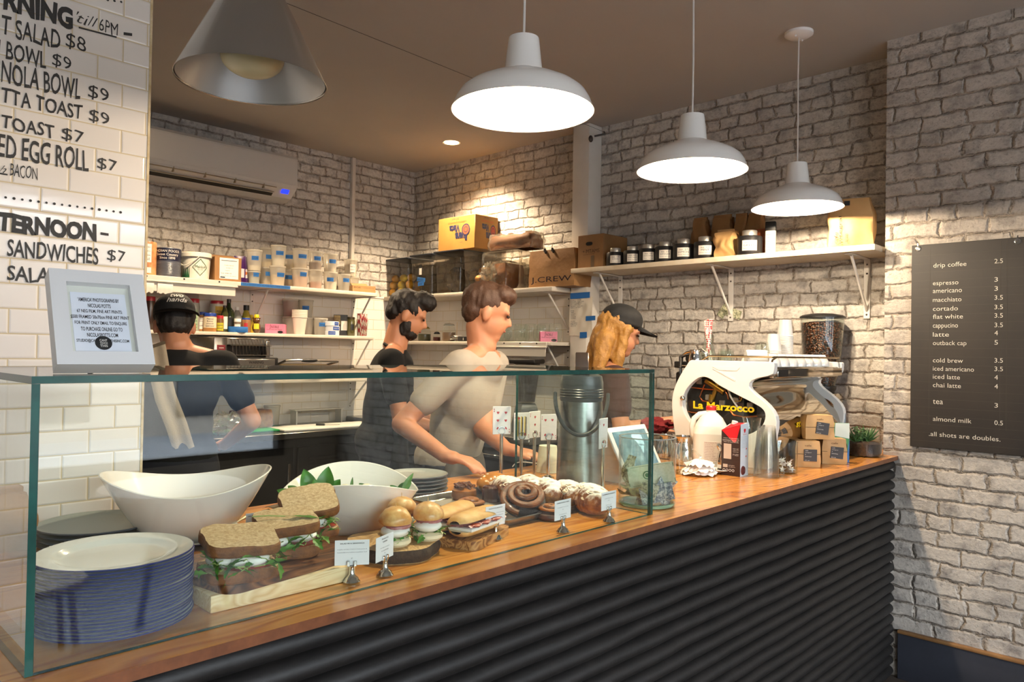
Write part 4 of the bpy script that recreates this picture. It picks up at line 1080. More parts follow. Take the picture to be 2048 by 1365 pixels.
for i, (cx, cf, z, tl, yw, ro, be, m, l) in enumerate(((-.03, -.03, .048, -70, 10, 5, .018, M_bill2, 'olive crumpled bill at the bottom of the tip jar, nearest the price card'), (-.02, .01, .062, -80, -20, 12, .016, M_bill2, 'olive bill lying folded in the middle of the tip jar'),
        (-.012, -.035, .036, -60, 25, -8, .02, M_bill2, 'olive bill pressed to the jar bottom beside the green glass edge'), (.028, -.05, .042, -8, 4, 14, .008, M_bill3, 'grey faced bill upright against the front of the tip jar'),
        (.046, -.028, .056, -12, 30, 48, .006, M_bill3, 'grey bill leaning on its corner at the counter side of the jar'), (.052, .0, .045, -15, 40, 62, .006, M_bill3, 'bill on end behind the leaning grey one'),
        (.0, -.052, .034, -6, -6, 70, .006, M_bill, 'pale bill on its short edge at the front of the tip jar'), (.03, .035, .06, -75, 50, 0, .014, M_bill2, 'olive bill at the back of the tip jar'), (-.045, .0, .028, -78, 60, 0, .012, M_bill2, 'olive bill flat on the base of the tip jar'))):
    bill_obj(l, cx, cf, z, R(tl), R(yw), R(ro), be, m, .085 if abs(ro) > 30 else .095, None, .012, .05)
# glass mug, saucers and napkins
mp = on(1362, 948, CT+.0003)
t = thing('glass_mug', 'clear glass handled mug half hidden behind the tip jar', 'mug', mp, R(-60))
G().lathe([(0, .001), (.034, .001), (.038, .006), (.04, .03), (.04, .105), (.041, .109), (.0385, .109), (.0375, .03), (.034, .012), (0, .011)], 36).part('body', M_clear, t)
G().tube([(.039+.034*math.sin(PI*i/14), 0, .02+.07*i/14) for i in range(15)], .006, 8).part('handle', M_clear, t)
np_ = on(1398, 950, CT+.0003)
t = thing('napkin_pile', 'crumpled heap of white napkins on the counter behind the tip jar', 'napkins', np_)
M_nap = pm('napkin_paper', 'efe6dc', .8, bump=(60, .3))
for k, (r, z, sc) in enumerate(((.062, .008, 1), (.058, .020, .9), (.05, .038, .75))):
    g = G()
    def f(u, v):
        a = 2*PI*u; q = r*v*(1+.22*mnoise.noise((math.cos(a)*2.6+k*3, math.sin(a)*2.6, k))*v+.10*mnoise.noise((math.cos(a)*7+k, math.sin(a)*7, 2))*v)
        return (q*math.cos(a)*1.15, q*math.sin(a), z+.026*sc*(1-v**1.5)*(1+.35*mnoise.noise((math.cos(a)*1.6+k, math.sin(a)*1.6, v*3)))+.012*mnoise.noise((math.cos(a)*4.5+k, math.sin(a)*4.5, 5))*v*v)
    g.grid(f, 80, 10); g.part('napkin', M_nap, t)
G().lathe([(0, .003), (.05, .003), (.066, .010), (.084, .017), (.085, .0155), (.066, .007), (.045, 0), (0, 0)], 44).solo('saucer', M_porc, 'cream saucer with a wet tray beside the milk jug', 'saucer', on(1440, 944, CT+.0003))
# milk jug
t = thing('milk_jug', 'white plastic milk jug with a red cap', 'jug', on(1421, 934, CT+.0003), R(-58))
M_milk = pm('milky_polythene', 'e9e4d8', .35, Subsurface_Weight=.0)
def jug():
    g = G(); prof = [(0, .004), (.004, 0), (.02, 0), (.15, 0)]
    N = 40
    def ring(w, d, z, p=4.5):
        o = []
        for i in range(N):
            a = 2*PI*i/N; c, s_ = math.cos(a), math.sin(a); k = (abs(c)**p+abs(s_)**p)**(-1/p); o.append((w*k*c, d*k*s_, z))
        return o
    rings = [ring(.060, .055, 0), ring(.068, .062, .006), ring(.07, .064, .05), ring(.07, .064, .135, 4.5), ring(.062, .058, .165, 3.2), ring(.045, .045, .195, 2.6), ring(.026, .026, .214, 2), ring(.019, .019, .219, 2), ring(.019, .019, .228, 2)]
    for a, b in zip(rings, rings[1:]): g.add(a+b, [(i, (i+1) % N, N+(i+1) % N, N+i) for i in range(N)], 0, True)
    g.add(rings[0], [tuple(range(N))[::-1]]); g.add(rings[-1], [tuple(range(N))])
    return g
jug().part('bottle', M_milk, t, angle=60)
G().tube([(-.018, 0, .212), (-.045, 0, .208), (-.066, 0, .19), (-.074, 0, .16), (-.072, 0, .125), (-.06, 0, .10), (-.04, 0, .095)], .0115, 10).part('handle', M_milk, t)
G().lathe([(0, .243), (.018, .243), (.0205, .240), (.0205, .228), (.0195, .226), (0, .226)], 30).part('cap', pm('red_cap', 'd02a2a', .35), t)
g = G(); g.rbox((-.03, -.0655, .028), (.052, -.0642, .108), .0004, 0, 1); g.part('label', pm('milk_label', 'e3d6c8', .6), t)
g = G().mat(Matrix.Translation((0, -.0658, 0)) @ FRONT)
for k in range(11): fit_text(g, ['Nutrition Facts', 'Serving size 1 cup', 'Calories 110', 'Total fat 2.5g', 'Sodium 130mg', 'Total carb 13g', 'Protein 8g', 'Vitamin D 25%', 'Calcium 30%', 'Keep refrigerated', 'Grade A'][k], -.026, -.026+random.uniform(.03, .07), .1005-.0066*k, .1035-.0066*k)
g.part('label_print', pm('maroon_print', '8c3a38', .6), t)
# steel pitchers
def pitcher(label, p, rz, s=1.0, group='steel milk pitchers'):
    t = thing('milk_pitcher', label, 'pitcher', p, rz, group); t.scale = (s,)*3
    g = G().lathe([(0, .002), (.042, .002), (.046, .006), (.047, .03), (.042, .06), (.036, .08), (.037, .098), (.0395, .105), (.0385, .105), (.035, .08), (.04, .06), (.044, .03), (.0, .012)], 40); g.part('body', M_chrome, t)
    G().tube([(-.036, 0, .092), (-.07, 0, .088), (-.074, 0, .055), (-.066, 0, .025), (-.046, 0, .02)], [.005, .0055, .0055, .005, .004], 8).part('handle', M_chrome, t)
    G().tube([(.033, 0, .085), (.046, 0, .102), (.05, 0, .108)], [.014, .010, .004], 10).part('spout', M_chrome, t)
    return t
pitcher('round bellied steel milk pitcher behind the glass mug', on(1368, 930, CT+.0003), R(100), 1.1)
pitcher('small steel milk pitcher standing in the cream saucer', on(1455, 938, CT+.008), R(150), .9)
pitcher('steel pitcher farthest back, below the side panel of the espresso machine', on(1334, 917, CT+.0003), R(60), .95)
G().sph((0, 0, .014), (.045, .03, .014), 18, 10, fn=lambda q: 1+.5*mnoise.noise((q[0]*3, q[1]*3, q[2]*4))).solo('wet_rag', pm('brown_rag', '6a4a26', .8, var=(60, '2e1f12')), 'brown rag lying on the counter behind the steel pitchers', 'cloth', (2.80, 1.72, CT+.004))
# almond drink carton
t = thing('drink_carton', 'brown and pale blue drink carton with a red slanted top', 'carton', on(1481, 953, CT+.0003)+Vector((.012, .03, 0)), R(-88))
M_cb = pm('carton_brown', '32201b', .4); M_cs = pm('carton_blue', 'cfdbe2', .4); M_cr = pm('carton_red', 'd3202a', .35)
w, d, hF, hB = .0375, .0335, .168, .196
V = [(-w, -d, 0), (w, -d, 0), (w, d, 0), (-w, d, 0), (-w, -d, hF), (w, -d, hB-.004), (w, d, hB), (-w, d, hB-.01)]
g = G(); g.add(V, [(0, 1, 5, 4)], 0); g.add(V, [(1, 2, 6, 5)], 1); g.add(V, [(2, 3, 7, 6)], 0); g.add(V, [(3, 0, 4, 7)], 1); g.add(V, [(4, 5, 6, 7)], 2); g.add(V, [(3, 2, 1, 0)], 0)
g.part('carton_body', [M_cb, M_cs, M_wp], t)
g = G(); e = .0006; g.add([(-w, -d-e, hF-.001), (w, -d-e, hB-.005), (w*.55, -d-e, .128), (w*.3, -d-e, .124)], [(3, 2, 1, 0)]); g.add([(-w, -d-e, hF-.001), (w, -d-e, hB-.005), (w, d*.2, hB+.0004), (-w*.3, d*.2, hB-.002)], [(0, 1, 2, 3)]); g.part('red_flap', M_cr, t)
G().mat(Matrix.Translation((-.008, .008, hB-.012)) @ Matrix.Rotation(R(14), 4, 'Y')).cyl(.011, 0, .016, 20).part('screw_cap', M_wp, t)
g = G(); g.box((-.028, -d-.0008, .062), (.002, -d-.0003, .118)); g.box((-.03, -d-.0008, .03), (-.012, -d-.0003, .042)); g.part('nutrition_panel', pm('carton_panel', 'cbb8a6', .5), t)
g = G().mat(Matrix.Translation((0, -d-.0009, 0)) @ FRONT)
for i, (l, x0, x1, z) in enumerate((('ONLY 30 CALORIES', -.03, .03, .137), ('unsweetened almond milk', -.033, .033, .131), ('dairy free, soy free', -.032, .03, .127), ('made with whole almonds', -.028, .03, .123), ('shake well', .008, .03, .1), ('refrigerate after', .008, .032, .094), ('opening', .008, .03, .088), ('use within', .008, .031, .08), ('7 days', .008, .03, .075), ('non gmo', -.008, .015, .036), ('recycle me', -.008, .018, .031))):
    fit_text(g, l, x0, x1, z, z+.0032)
for i in range(4): g.at().mat(Matrix.Translation((-.026+.012*i, -d-.0009, .02)) @ Matrix.Rotation(PI/2, 4, 'X')); g.torus(.0042, .0006, 16, 4)
g.part('front_print', pm('carton_white_print', 'e6ded6', .6), t)
g = G().mat(Matrix.Translation((w+.0008, 0, 0)) @ Matrix.Rotation(PI/2, 4, 'Z') @ FRONT)
heart(g, 0, .168, .011); fit_text(g, 'almond breeze' if False else 'almond', -.014, .014, .152, .156)
for i, (x, z) in enumerate(((.015, .1), (.012, .072))): heart(g, x, z, .0045)
g.part('side_heart', M_cr, t)
g = G().mat(Matrix.Translation((w+.0008, 0, 0)) @ Matrix.Rotation(PI/2, 4, 'Z') @ FRONT)
for k in range(9): fit_text(g, 'how do you like your almond drink'[k:k+22], -.026, .018, .145-.005*k, .1475-.005*k)
g.part('side_print', pm('carton_grey_print', '68727a', .6), t)
g = G().at((w+.001, -.012, .022), (0, PI/2, 0)); g.torus(.014, .003, 24, 6); g.lathe([(0, .0002), (.011, .0002)], 20); g.part('cup_emblem', pm('emblem_brown', '5a2b2b', .4), t)
# carafe, plastic cups, jar of paper
t = thing('glass_carafe', 'hourglass shaped clear glass carafe behind the drink carton', 'carafe', on(1502, 946, CT+.0003))
G().lathe([(0, .002), (.038, .002), (.04, .008), (.039, .05), (.028, .10), (.022, .13), (.026, .165), (.036, .21), (.037, .211), (.0345, .211), (.024, .165), (.02, .13), (.026, .10), (.036, .05), (.036, .012), (0, .010)], 40).part('body', M_clear, t)
t = thing('cup_stack', 'tall nested stack of clear plastic cups beside the drink carton', 'cup stack', on(1532, 954, CT+.0003))
for i in range(17):
    z = .0+.0052*i; g = G()
    if i == 0: pass
    g.lathe([(.0435, z), (.0455, z+.0008), (.0455, z+.003), (.0432, z+.0036), (.0425, z+.004), (.031, z+.105), (0, z+.1055)], 36)
    g.part('plastic_cup', M_clearp, t)
    if i == 16: pass
t = thing('paper_jar', 'clear glass jar holding cut white paper pieces', 'jar', on(1569, 946, CT+.0003))
G().lathe([(0, .001), (.044, .001), (.047, .005), (.047, .118), (.0478, .120), (.046, .120), (.0452, .008), (0, .007)], 40).part('jar', M_clear, t)
rn = random.Random(5); g = G()
for i in range(16):
    g.at((rn.uniform(-.022, .022), rn.uniform(-.022, .022), .012+.0026*i), (rn.uniform(-.9, .9), rn.uniform(-.9, .9), rn.uniform(0, 6)))
    n = 5; g.add([((.015 if k % 2 == 0 else .006)*math.cos(PI*k/5), (.015 if k % 2 == 0 else .006)*math.sin(PI*k/5), 0) for k in range(10)], [tuple(range(10))])
o = g.solo('paper_cuttings', pm('white_paper', 'e8e4de', .8), 'loose white paper cuttings inside the clear jar', 'paper', t.location); o['kind'] = 'stuff'
# coffee bags
M_kraft = pm('kraft_paper', 'c79d66', .6, var=(9, 'b58850', .7), bump=(35, .25, .006))
M_kraftd = pm('kraft_paper_brown', '9c7448', .65, var=(9, '82592f', .7), bump=(35, .3, .006))
M_tag = pm('black_label', '2c2523', .5); M_tagp = pm('label_white_print', 'e0d8cc', .6)
def soft_box(g, w, d, h, puff=.006, top_in=.88, m=0, seed=0, n=10):
    """paper bag: a box with pillowed faces and a slightly gathered top"""
    bm = bmesh.new(); bmesh.ops.create_cube(bm, size=2); bmesh.ops.subdivide_edges(bm, edges=bm.edges[:], cuts=n, use_grid_fill=True)
    for v in bm.verts:
        x, y, z = v.co; k = 1-(1-top_in)*max(0, (z-.2)/.8)**1.5
        px_ = puff*(1-y*y)*(1-z*z); py_ = puff*(1-x*x)*(1-z*z)
        nn = mnoise.noise((x*1.7+seed, y*1.7, z*1.7+seed*2))*puff*.8
        v.co = Vector(((w/2+px_+nn)*x*(k if abs(x) > .9 else 1), (d/2+py_+nn)*y*k, h/2+z*h/2+(puff*.6*(1-x*x)*(1-y*y) if z > .99 else 0)))
    return g.frombm(bm, m, True)
def coffee_bag(label, p, rz, w, d, h, tagrot, line, name='coffee_bag'):
    t = thing(name, label, 'coffee bag', p, rz, 'brick shaped kraft coffee bags')
    g = G(); soft_box(g, w, d, h, .004, .9, seed=p.x*7); g.part('bag', M_kraft, t, angle=50)
    g = G(); y = -d/2-.0045; g.tube([(-w/2-.002, y+.003, h*.5), (0, y, h*.5), (w/2+.002, y+.003, h*.5)], .0008, 5); g.part('twine', M_blk, t)
    M = Matrix.Translation((.008, y-.0006, h*.46)) @ Matrix.Rotation(tagrot, 4, 'Y')
    g = G().mat(M); g.box((-.026, -.0006, -.024), (.026, .0004, .024)); g.part('tag', M_tag, t)
    g = G().mat(M @ Matrix.Translation((0, -.0009, 0)) @ FRONT)
    for k, (l, ww) in enumerate((('cafe', .012), ('integral', .024), ('x', .003), ('dulcinea', .025), ('', 0), (line, .018))):
        if l: fit_text(g, l, -.021, -.021+ww, .017-.0078*k, .0205-.0078*k)
    g.part('tag_print', M_tagp, t)
    g = G().mat(Matrix.Translation((0, y-.0003, 0)) @ FRONT); fit_text(g, 'cafe', -.014, .012, h*.80, h*.87); g.part('stamp', pm('faded_print', '5a4630', .7), t)
    return t
cb1 = coffee_bag('kraft coffee bag with black label at the bottom of the trio, nearest the paper jar', on(1618, 936, CT+.0003)+Vector((.035, .03, 0)), R(-50), .10, .066, .105, R(1), '12 oz')
cb2 = coffee_bag('kraft coffee bag with black label at the bottom of the trio, beside the plant bowl', on(1672, 930, CT+.0003)+Vector((.035, .03, 0)), R(-52), .10, .066, .105, R(5), 'fine')
c3 = (cb1.location+cb2.location)/2; c3.z = CT+.1095
coffee_bag('kraft coffee bag with black label lying on top of the other two', Vector((c3.x-.02, c3.y+.002, c3.z)), R(-46), .118, .066, .098, R(8), '12 oz')
# postcard-size display box reading TWO HANDS
t = thing('display_card', 'upright green and yellow card with a bold black title behind the coffee bags', 'card', (3.27, 1.228, CT+.0003), R(-60))
G().rbox((-.058, -.008, 0), (.058, .008, .165), .001, 0, 1).part('card_body', pm('card_green', '3e8450', .4), t)
g = G().mat(Matrix.Translation((0, -.0086, 0)) @ FRONT)
g.add([(-.058, 0, 0), (-.02, 0, 0), (.0, .165, 0), (-.058, .165, 0)], [(0, 1, 2, 3)], 0); g.add([(.045, 0, 0), (.058, 0, 0), (.058, .1, 0)], [(0, 1, 2)], 1); g.add([(0, .11, .0001), (.058, .10, .0001), (.058, .165, .0001), (.002, .165, .0001)], [(0, 1, 2, 3)], 2)
g.add([(-.045+.022*math.cos(2*PI*i/18), .105+.032*math.sin(2*PI*i/18), .0002) for i in range(18)], [tuple(range(18))], 3)
g.part('printed_shapes', [pm('card_yellow_print', 'e6bb2e', .4), pm('card_blue', '2f6fae', .4), pm('card_pale', 'c9d3cb', .4), pm('card_ochre', 'b5713a', .4)], t)
g = G().mat(Matrix.Translation((0, -.0092, 0)) @ FRONT); fit_text(g, 'TWO', -.008, .05, .052, .084, .03); fit_text(g, 'HANDS', -.022, .04, .012, .044, .03); g.part('title', M_blk, t)
# planted bowl
M_leafg = pm('succulent_green', '4a6b3a', .5, var=(40, '33502a')); M_soil = pm('dark_soil', '241813', .9, var=(120, '5b3d30', .5), bump=(160, .8, .004))
t = thing('planted_bowl', 'low glass bowl of dark soil planted with a spiky succulent', 'plant', (3.572, 1.212, CT+.0003))
G().lathe([(0, .0005), (.07, .0005), (.075, .005), (.077, .02), (.077, .072), (.0785, .074), (.0762, .074), (.0755, .02), (.073, .006), (0, .004)], 44).part('glass_bowl', M_clear, t)
G().lathe([(0, .005), (.07, .005), (.0745, .02), (.0745, .058), (.05, .064), (0, .066)], 36).part('soil', M_soil, t)
g = G(); rn = random.Random(2)
for (cx, cy, n, L) in ((.01, -.01, 22, .075), (-.04, .02, 14, .06), (.045, .02, 10, .045)):
    for i in range(n):
        a = 2.4*i; el = .35+.9*i/n; d = Vector((math.cos(a)*math.cos(el), math.sin(a)*math.cos(el), math.sin(el))); l = L*rn.uniform(.8, 1.1)
        g.tube([Vector((cx, cy, .064)), Vector((cx, cy, .064))+d*l*.5, Vector((cx, cy, .066))+d*l+Vector((0, 0, .006))], [.0055, .0048, .0004], 6)
g.part('succulent', M_leafg, t)
g = G(); rn = random.Random(8)
leaves(g, rn, 60, lambda r: Vector((-.045+r.uniform(-.025, .02), r.uniform(-.03, .04), .07+r.uniform(0, .06))), .014, (0,), stem=False, W=.5); g.part('small_leaf', M_leafg, t, kind='stuff')
# red cloth on a drawer unit behind the machine
dp = ony(1330, 870, 2.02)
t = thing('drawer_unit', 'low grey steel knock box drawer beside the espresso machine', 'drawer box', (2.93, 1.885, CT+.0003))
G().rbox((-.16, -.09, 0), (.12, .09, .085), .003).part('case', pm('grey_drawer', '6d6258', .45, .4), t)
G().rbox((-.15, -.0935, .012), (.11, -.0905, .072), .002, 0, 1).part('drawer_front', pm('grey_drawer_front', '776b60', .4, .4), t)
G().sph((0, 0, .034), (.085, .06, .036), 40, 24, fn=lambda q: 1+.45*mnoise.noise((q[0]*2.2, q[1]*2.2, q[2]*2.5))+.18*mnoise.noise((q[0]*6, q[1]*6, q[2]*6))).solo('red_cloth', pm('dark_red_cloth', '7d1f22', .85, bump=(120, .25)), 'crumpled dark red cloth on the drawer box by the espresso machine', 'cloth', (2.90, 1.88, CT+.088))
# ================================================================== espresso machine
M_mw = pm('machine_white', 'f0ece4', .18, Coat_Weight=.4)
M_mir = pm('polished_steel', 'cfc6b8', .06, 1.0)
M_cop = pm('copper_pipe', 'b8683c', .25, 1.0); M_brass = pm('brass', 'b08a3c', .3, 1.0)
X0, X1, Y0, Y1 = 2.80, 3.525, 1.281, 1.735        # side panels across X, customer side at Y0
em = thing('espresso_machine', 'large white and polished steel espresso machine on the counter', 'espresso machine', (X0, Y0, CT+.0003))
# side panel outline in (y, z): traced as the panel's own profile, metres from the near lower corner
def sp(px, py): p = onx(px, py, X0); return (p.y-Y0, p.z-CT)
OUT = [sp(*q) for q in ((1548, 742), (1545, 751), (1505, 759), (1496, 770), (1503, 783), (1532, 806), (1550, 828), (1554, 850), (1548, 880))]+[(.01, .012), (.04, .0), (.40, .0)]+[sp(*q) for q in ((1352, 880), (1347, 850), (1344, 820), (1344, 795), (1350, 772), (1362, 748), (1372, 733), (1379, 722), (1384, 720.5), (1465, 722.5), (1545, 724.5), (1549, 728))]
HOLE = [sp(*q) for q in ((1402, 753), (1385, 764), (1371, 780), (1364, 800), (1366, 822), (1376, 842), (1394, 858), (1430, 872), (1470, 876), (1505, 868), (1526, 852), (1532, 832), (1526, 818), (1505, 806), (1465, 786), (1435, 770), (1420, 757))]
def smooth_loop(p, k):
    for _ in range(k):
        q = []
        for i in range(len(p)):
            a, b = p[i], p[(i+1) % len(p)]
            q += [(a[0]*.75+b[0]*.25, a[1]*.75+b[1]*.25), (a[0]*.25+b[0]*.75, a[1]*.25+b[1]*.75)]
        p = q
    return p
HOLE = smooth_loop(HOLE, 2); OUT = smooth_loop(OUT, 1)
def side_panel(x, th, parent, name):
    bm = bmesh.new()
    lo = [bm.verts.new((0, y, z)) for y, z in OUT]; li = [bm.verts.new((0, y, z)) for y, z in HOLE]
    es = [bm.edges.new((l[i], l[(i+1) % len(l)])) for l in (lo, li) for i in range(len(l))]
    bmesh.ops.triangle_fill(bm, use_beauty=True, edges=es)
    # keep only faces between the loops
    def inside(p, L):
        c = False
        for i in range(len(L)):
            (y1, z1), (y2, z2) = L[i], L[i-1]
            if (z1 > p[1]) != (z2 > p[1]) and p[0] < (y2-y1)*(p[1]-z1)/(z2-z1)+y1: c = not c
        return c
    bad = [f for f in bm.faces if inside((f.calc_center_median().y, f.calc_center_median().z), HOLE) or not inside((f.calc_center_median().y, f.calc_center_median().z), OUT)]
    bmesh.ops.delete(bm, geom=bad, context='FACES_ONLY')
    r = bmesh.ops.extrude_face_region(bm, geom=bm.faces[:])
    for v in [g_ for g_ in r['geom'] if isinstance(g_, bmesh.types.BMVert)]: v.co.x += th
    bmesh.ops.recalc_face_normals(bm, faces=bm.faces[:])
    g = G().at((x, 0, 0)); g.frombm(bm, 0, False)
    o = g.part(name, M_mw, parent)
    md = o.modifiers.new('edge', 'BEVEL'); md.width = .006; md.segments = 2; md.limit_method = 'ANGLE'; md.angle_limit = R(50)
    return o
side_panel(0, .03, em, 'side_panel'); side_panel(X1-X0-.03, .03, em, 'side_panel')
# raised motif on the white panel
g = G()
def tri(pts, x0, x1):
    n = len(pts); q = [sp(*p) for p in pts]; g.add([(x0, y, z) for y, z in q]+[(x1, y, z) for y, z in q], [tuple(range(n)), tuple(range(2*n-1, n-1, -1))]+[((i+1) % n, i, n+i, n+(i+1) % n) for i in range(n)])
tri([(1425, 734), (1480, 735), (1474, 742), (1438, 741)], -.002, .001)
tri([(1425, 738), (1438, 741.5), (1471, 760), (1470, 763)], -.002, .001)
g.part('panel_motif', M_mw, em)
# inside: dark chassis seen through the window, with pipes
D = Y1-Y0
G().rbox((.05, .15, .03), (X1-X0-.05, D-.04, .34), .004).rbox((.05, .075, .03), (X1-X0-.05, .16, .2), .004).part('chassis', pm('chassis_black', '15120f', .5), em)
g = G()
hy = [y for y, z in HOLE]; hz = [z for y, z in HOLE]
g.add([(.024, y, z) for y, z in HOLE], [tuple(range(len(HOLE)))]); g.part('side_window', M_clear, em)
def P3(px, py, x=.04): y, z = sp(px, py); return (x, y, z)
for pts, r, m, nm in (([(1372, 776), (1400, 779), (1440, 782), (1446, 792), (1447, 800)], .0035, M_cop, 'copper_pipe'), ([(1400, 770), (1390, 795), (1396, 803), (1412, 806)], .0035, M_cop, 'copper_pipe'),
                      ([(1366, 824), (1372, 826), (1400, 828), (1425, 828)], .0042, M_cop, 'copper_pipe'), ([(1452, 824), (1458, 832), (1480, 836), (1505, 834)], .0042, M_cop, 'copper_pipe'), ([(1448, 778), (1470, 782), (1470, 800)], .003, M_cop, 'copper_pipe'),
                      ([(1430, 762), (1445, 775), (1452, 795), (1465, 815), (1480, 824)], .004, M_wp, 'hose'), ([(1460, 804), (1472, 803), (1476, 792)], .003, M_brass, 'brass_pipe')):
    G().tube([P3(*q) for q in pts], r, 8).part(nm, m, em)
for a, b, r in (((1402, 762), (1438, 786), .013), ((1428, 760), (1414, 800), .010), ((1413, 790), (1411, 806), .012)):
    G().tube([P3(*a, x=.045), P3(*b, x=.045)], r, 10).part('brass_valve', M_brass, em)
for c in ((1388, 764), (1406, 796), (1434, 808), (1462, 802), (1490, 812)):
    g = G(); y, z = sp(*c); g.rbox((.038, y-.012, z-.012), (.05, y+.012, z+.012), .002, 0, 1); g.part('fitting', pm('grey_fitting', '8a8178', .5, .5), em)
# lettering on the window
g = G().mat(Matrix.Translation((.0215, 0, 0)) @ Matrix.Rotation(-PI/2, 4, 'Z') @ FRONT)
a = sp(1381, 818); b = sp(1504, 806)
fit_text(g, 'La Marzocco', -a[0], -b[0], a[1], a[1]+.032, .03, .0); g.part('side_lettering', pm('yellow_lettering', 'f0c81e', .35), em)
g = G(); y, z = sp(1366, 797); g.sph((-.004, y, z), .011, 14, 10); g.lathe([(0, 0)], 3) if False else None; g.part('bolt', M_chrome, em)
# polished customer side: curved back panel and top band
W_ = X1-X0
prof = [(.045, .395), (.045, .365), (.10, .352), (.125, .335), (.12, .31), (.07, .265), (.02, .21), (.0, .15), (.012, .09), (.05, .03), (.06, .0)]
prof = [prof[0]]+[p for p in smooth_loop(prof[1:]+[(.2, .1)], 2) if p[0] < .13][:-2]
g = G(); xs = [.031, W_-.031]
pr = [(.018, .4), (.018, .358), (.075, .348), (.118, .338), (.132, .322), (.128, .302), (.098, .272), (.055, .236), (.022, .196), (.006, .15), (.006, .11), (.02, .06), (.05, .02), (.06, .004)]
def spline(p, n):
    o = []
    for i in range(len(p)-1):
        p0, p1, p2, p3 = p[max(i-1, 0)], p[i], p[i+1], p[min(i+2, len(p)-1)]
        for k in range(n):
            t_ = k/n; o.append(tuple(.5*((2*p1[j])+(-p0[j]+p2[j])*t_+(2*p0[j]-5*p1[j]+4*p2[j]-p3[j])*t_*t_+(-p0[j]+3*p1[j]-3*p2[j]+p3[j])*t_**3) for j in (0, 1)))
    return o+[p[-1]]
pr2 = pr[:2]+spline(pr[2:], 5)
n = len(pr2); g.add([(x, y, z) for x in xs for y, z in pr2], [(i, i+1, n+i+1, n+i) for i in range(n-1)], 0, True); g.part('polished_back', M_mir, em, 'mirror polished customer side', angle=30)
g = G(); g.rbox((W_*.0+.031, .0, .362), (W_-.031, .02, .398), .002, 0, 1); g.part('top_band', M_mir, em)
G().rbox((.033, -.0022, .366), (.12, -.0004, .394), .0008, 0, 1).part('black_band', M_blk, em)
a = py0_ = None
g = G().mat(Matrix.Translation((0, .0068, 0)) @ FRONT)
fit_text(g, 'strada', .22, .36, .155, .185, .03, .25); g.part('back_lettering', MATS['yellow_lettering'], em)
G().rbox((.02, .02, .396), (W_-.02, D-.03, .402), .002, 0, 1).part('cup_tray', M_mir, em)
# rail round the tray
z = .442
g = G(); g.tube([(.04, .035, .402), (.045, .03, .43), (.06, .02, z), (W_-.02, .02, z), (W_-.01, .03, z), (W_-.01, D-.1, z)], .0042, 8); g.tube([(.03, .36, .402), (.03, .34, .42), (.03, .30, z), (.03, .06, z), (.04, .03, z), (.06, .02, z)], .0042, 8); g.part('cup_rail', pm('bronze_rail', 'a89272', .2, 1.0), em)
# grey loop legs at the far side
lp = spline([(.12, .35), (.115, .325), (.13, .30), (.07, .262), (.01, .215), (-.004, .16), (.01, .10), (.03, .06)], 6)
G().tube([(W_-.012, y, z_) for y, z_ in lp], .009, 10).part('loop_leg', pm('grey_leg', '8f9499', .3, .6), em)
# paddle knob, hose and group at the barista side
ky, kz = sp(1368, 717)
G().sph((.07, ky-.0, kz), .03, 18, 12).tube([(.07, ky, kz), (.1, ky-.06, kz-.02)], .008, 8).part('steam_knob', M_blk, em)
hs = [P3(*q, x=.05) for q in ((1348, 850), (1349, 780), (1349, 735), (1350, 714), (1360, 706), (1378, 702), (1392, 700), (1402, 708), (1403, 720))]
G().tube(hs, .006, 8).part('steam_wand', M_chrome, em)
g = G()
for i in range(26):
    q = Vector(hs[2]).lerp(Vector(hs[3]), i/10) if i < 10 else Vector(hs[3]).lerp(Vector(hs[6]), (i-10)/16)
    g.sph(q, (.0095, .0095, .006), 8, 6)
g.part('wand_sleeve', M_blk, em)
G().rbox((.1, D-.02, .30), (W_-.1, D+.05, .37), .01).part('group_head', M_blk, em)
ty, tz = sp(1340, 730)
G().rbox((.08, ty-.04, tz-.014), (.16, ty+.03, tz+.014), .004).part('paddle', M_blk, em)
# ---- cups and glasses on top of the machine
ZT2 = CT+.4028
def cup_demi(label, x, y, r=.040, h=.052, m=None, name='espresso_cup', group='white cups upside down on the machine'):
    return G().lathe([(0, h), (r*.55, h), (r*.6, h-.003), (r*.93, h*.45), (r, .004), (r, 0), (r*.94, 0), (r*.88, h*.45), (r*.5, h-.006), (0, h-.006)], 30).solo(name, m or M_porc, label, 'cup', (X0+x, Y0+y, ZT2), group=group)
c0 = cup_demi('white cup upside down in the rows on top of the espresso machine', .13, .075)
for j, y in enumerate((.075, .165)):
    for i in range(7):
        if (i, j) == (0, 0): continue
        dup(c0, loc=(X0+.13+.083*i, Y0+y, ZT2))
def paper_cups(label, x, y, n, r=.036, z=0):
    t = thing('paper_cup_stack', label, 'paper cups', (X0+x, Y0+y, ZT2+z), group='white paper cups upside down')
    for i in range(n):
        G().lathe([(r*.96, .0055*i), (r, .0055*i+.001), (r, .0055*i+.003), (r*.95, .0055*i+.004), (r*.74, .0055*i+.075), (0, .0055*i+.0755)], 28).part('paper_cup', M_wp, t)
    return t
paper_cups('tall stack of white paper cups on the upturned cups in front of the bean hopper', .46, .165, 15, .036, .054)
paper_cups('short white paper cup stack left of the tall one on the espresso machine', .345, .165, 3, .034, .054)
def tumbler(label, x, y, z=0, r=.034, h=.07):
    return G().lathe([(0, h), (r*.72, h), (r*.75, h-.003), (r, .002), (r*.98, 0), (r*.93, .002), (r*.68, h-.01), (0, h-.011)], 28).solo('glass_tumbler', M_clear, label, 'glass', (X0+x, Y0+y, ZT2+z), group='glass tumblers on the machine')
tumbler('clear glass tumbler upside down on the upturned cups beside the paper cups', .235, .165, .054, .033, .05)
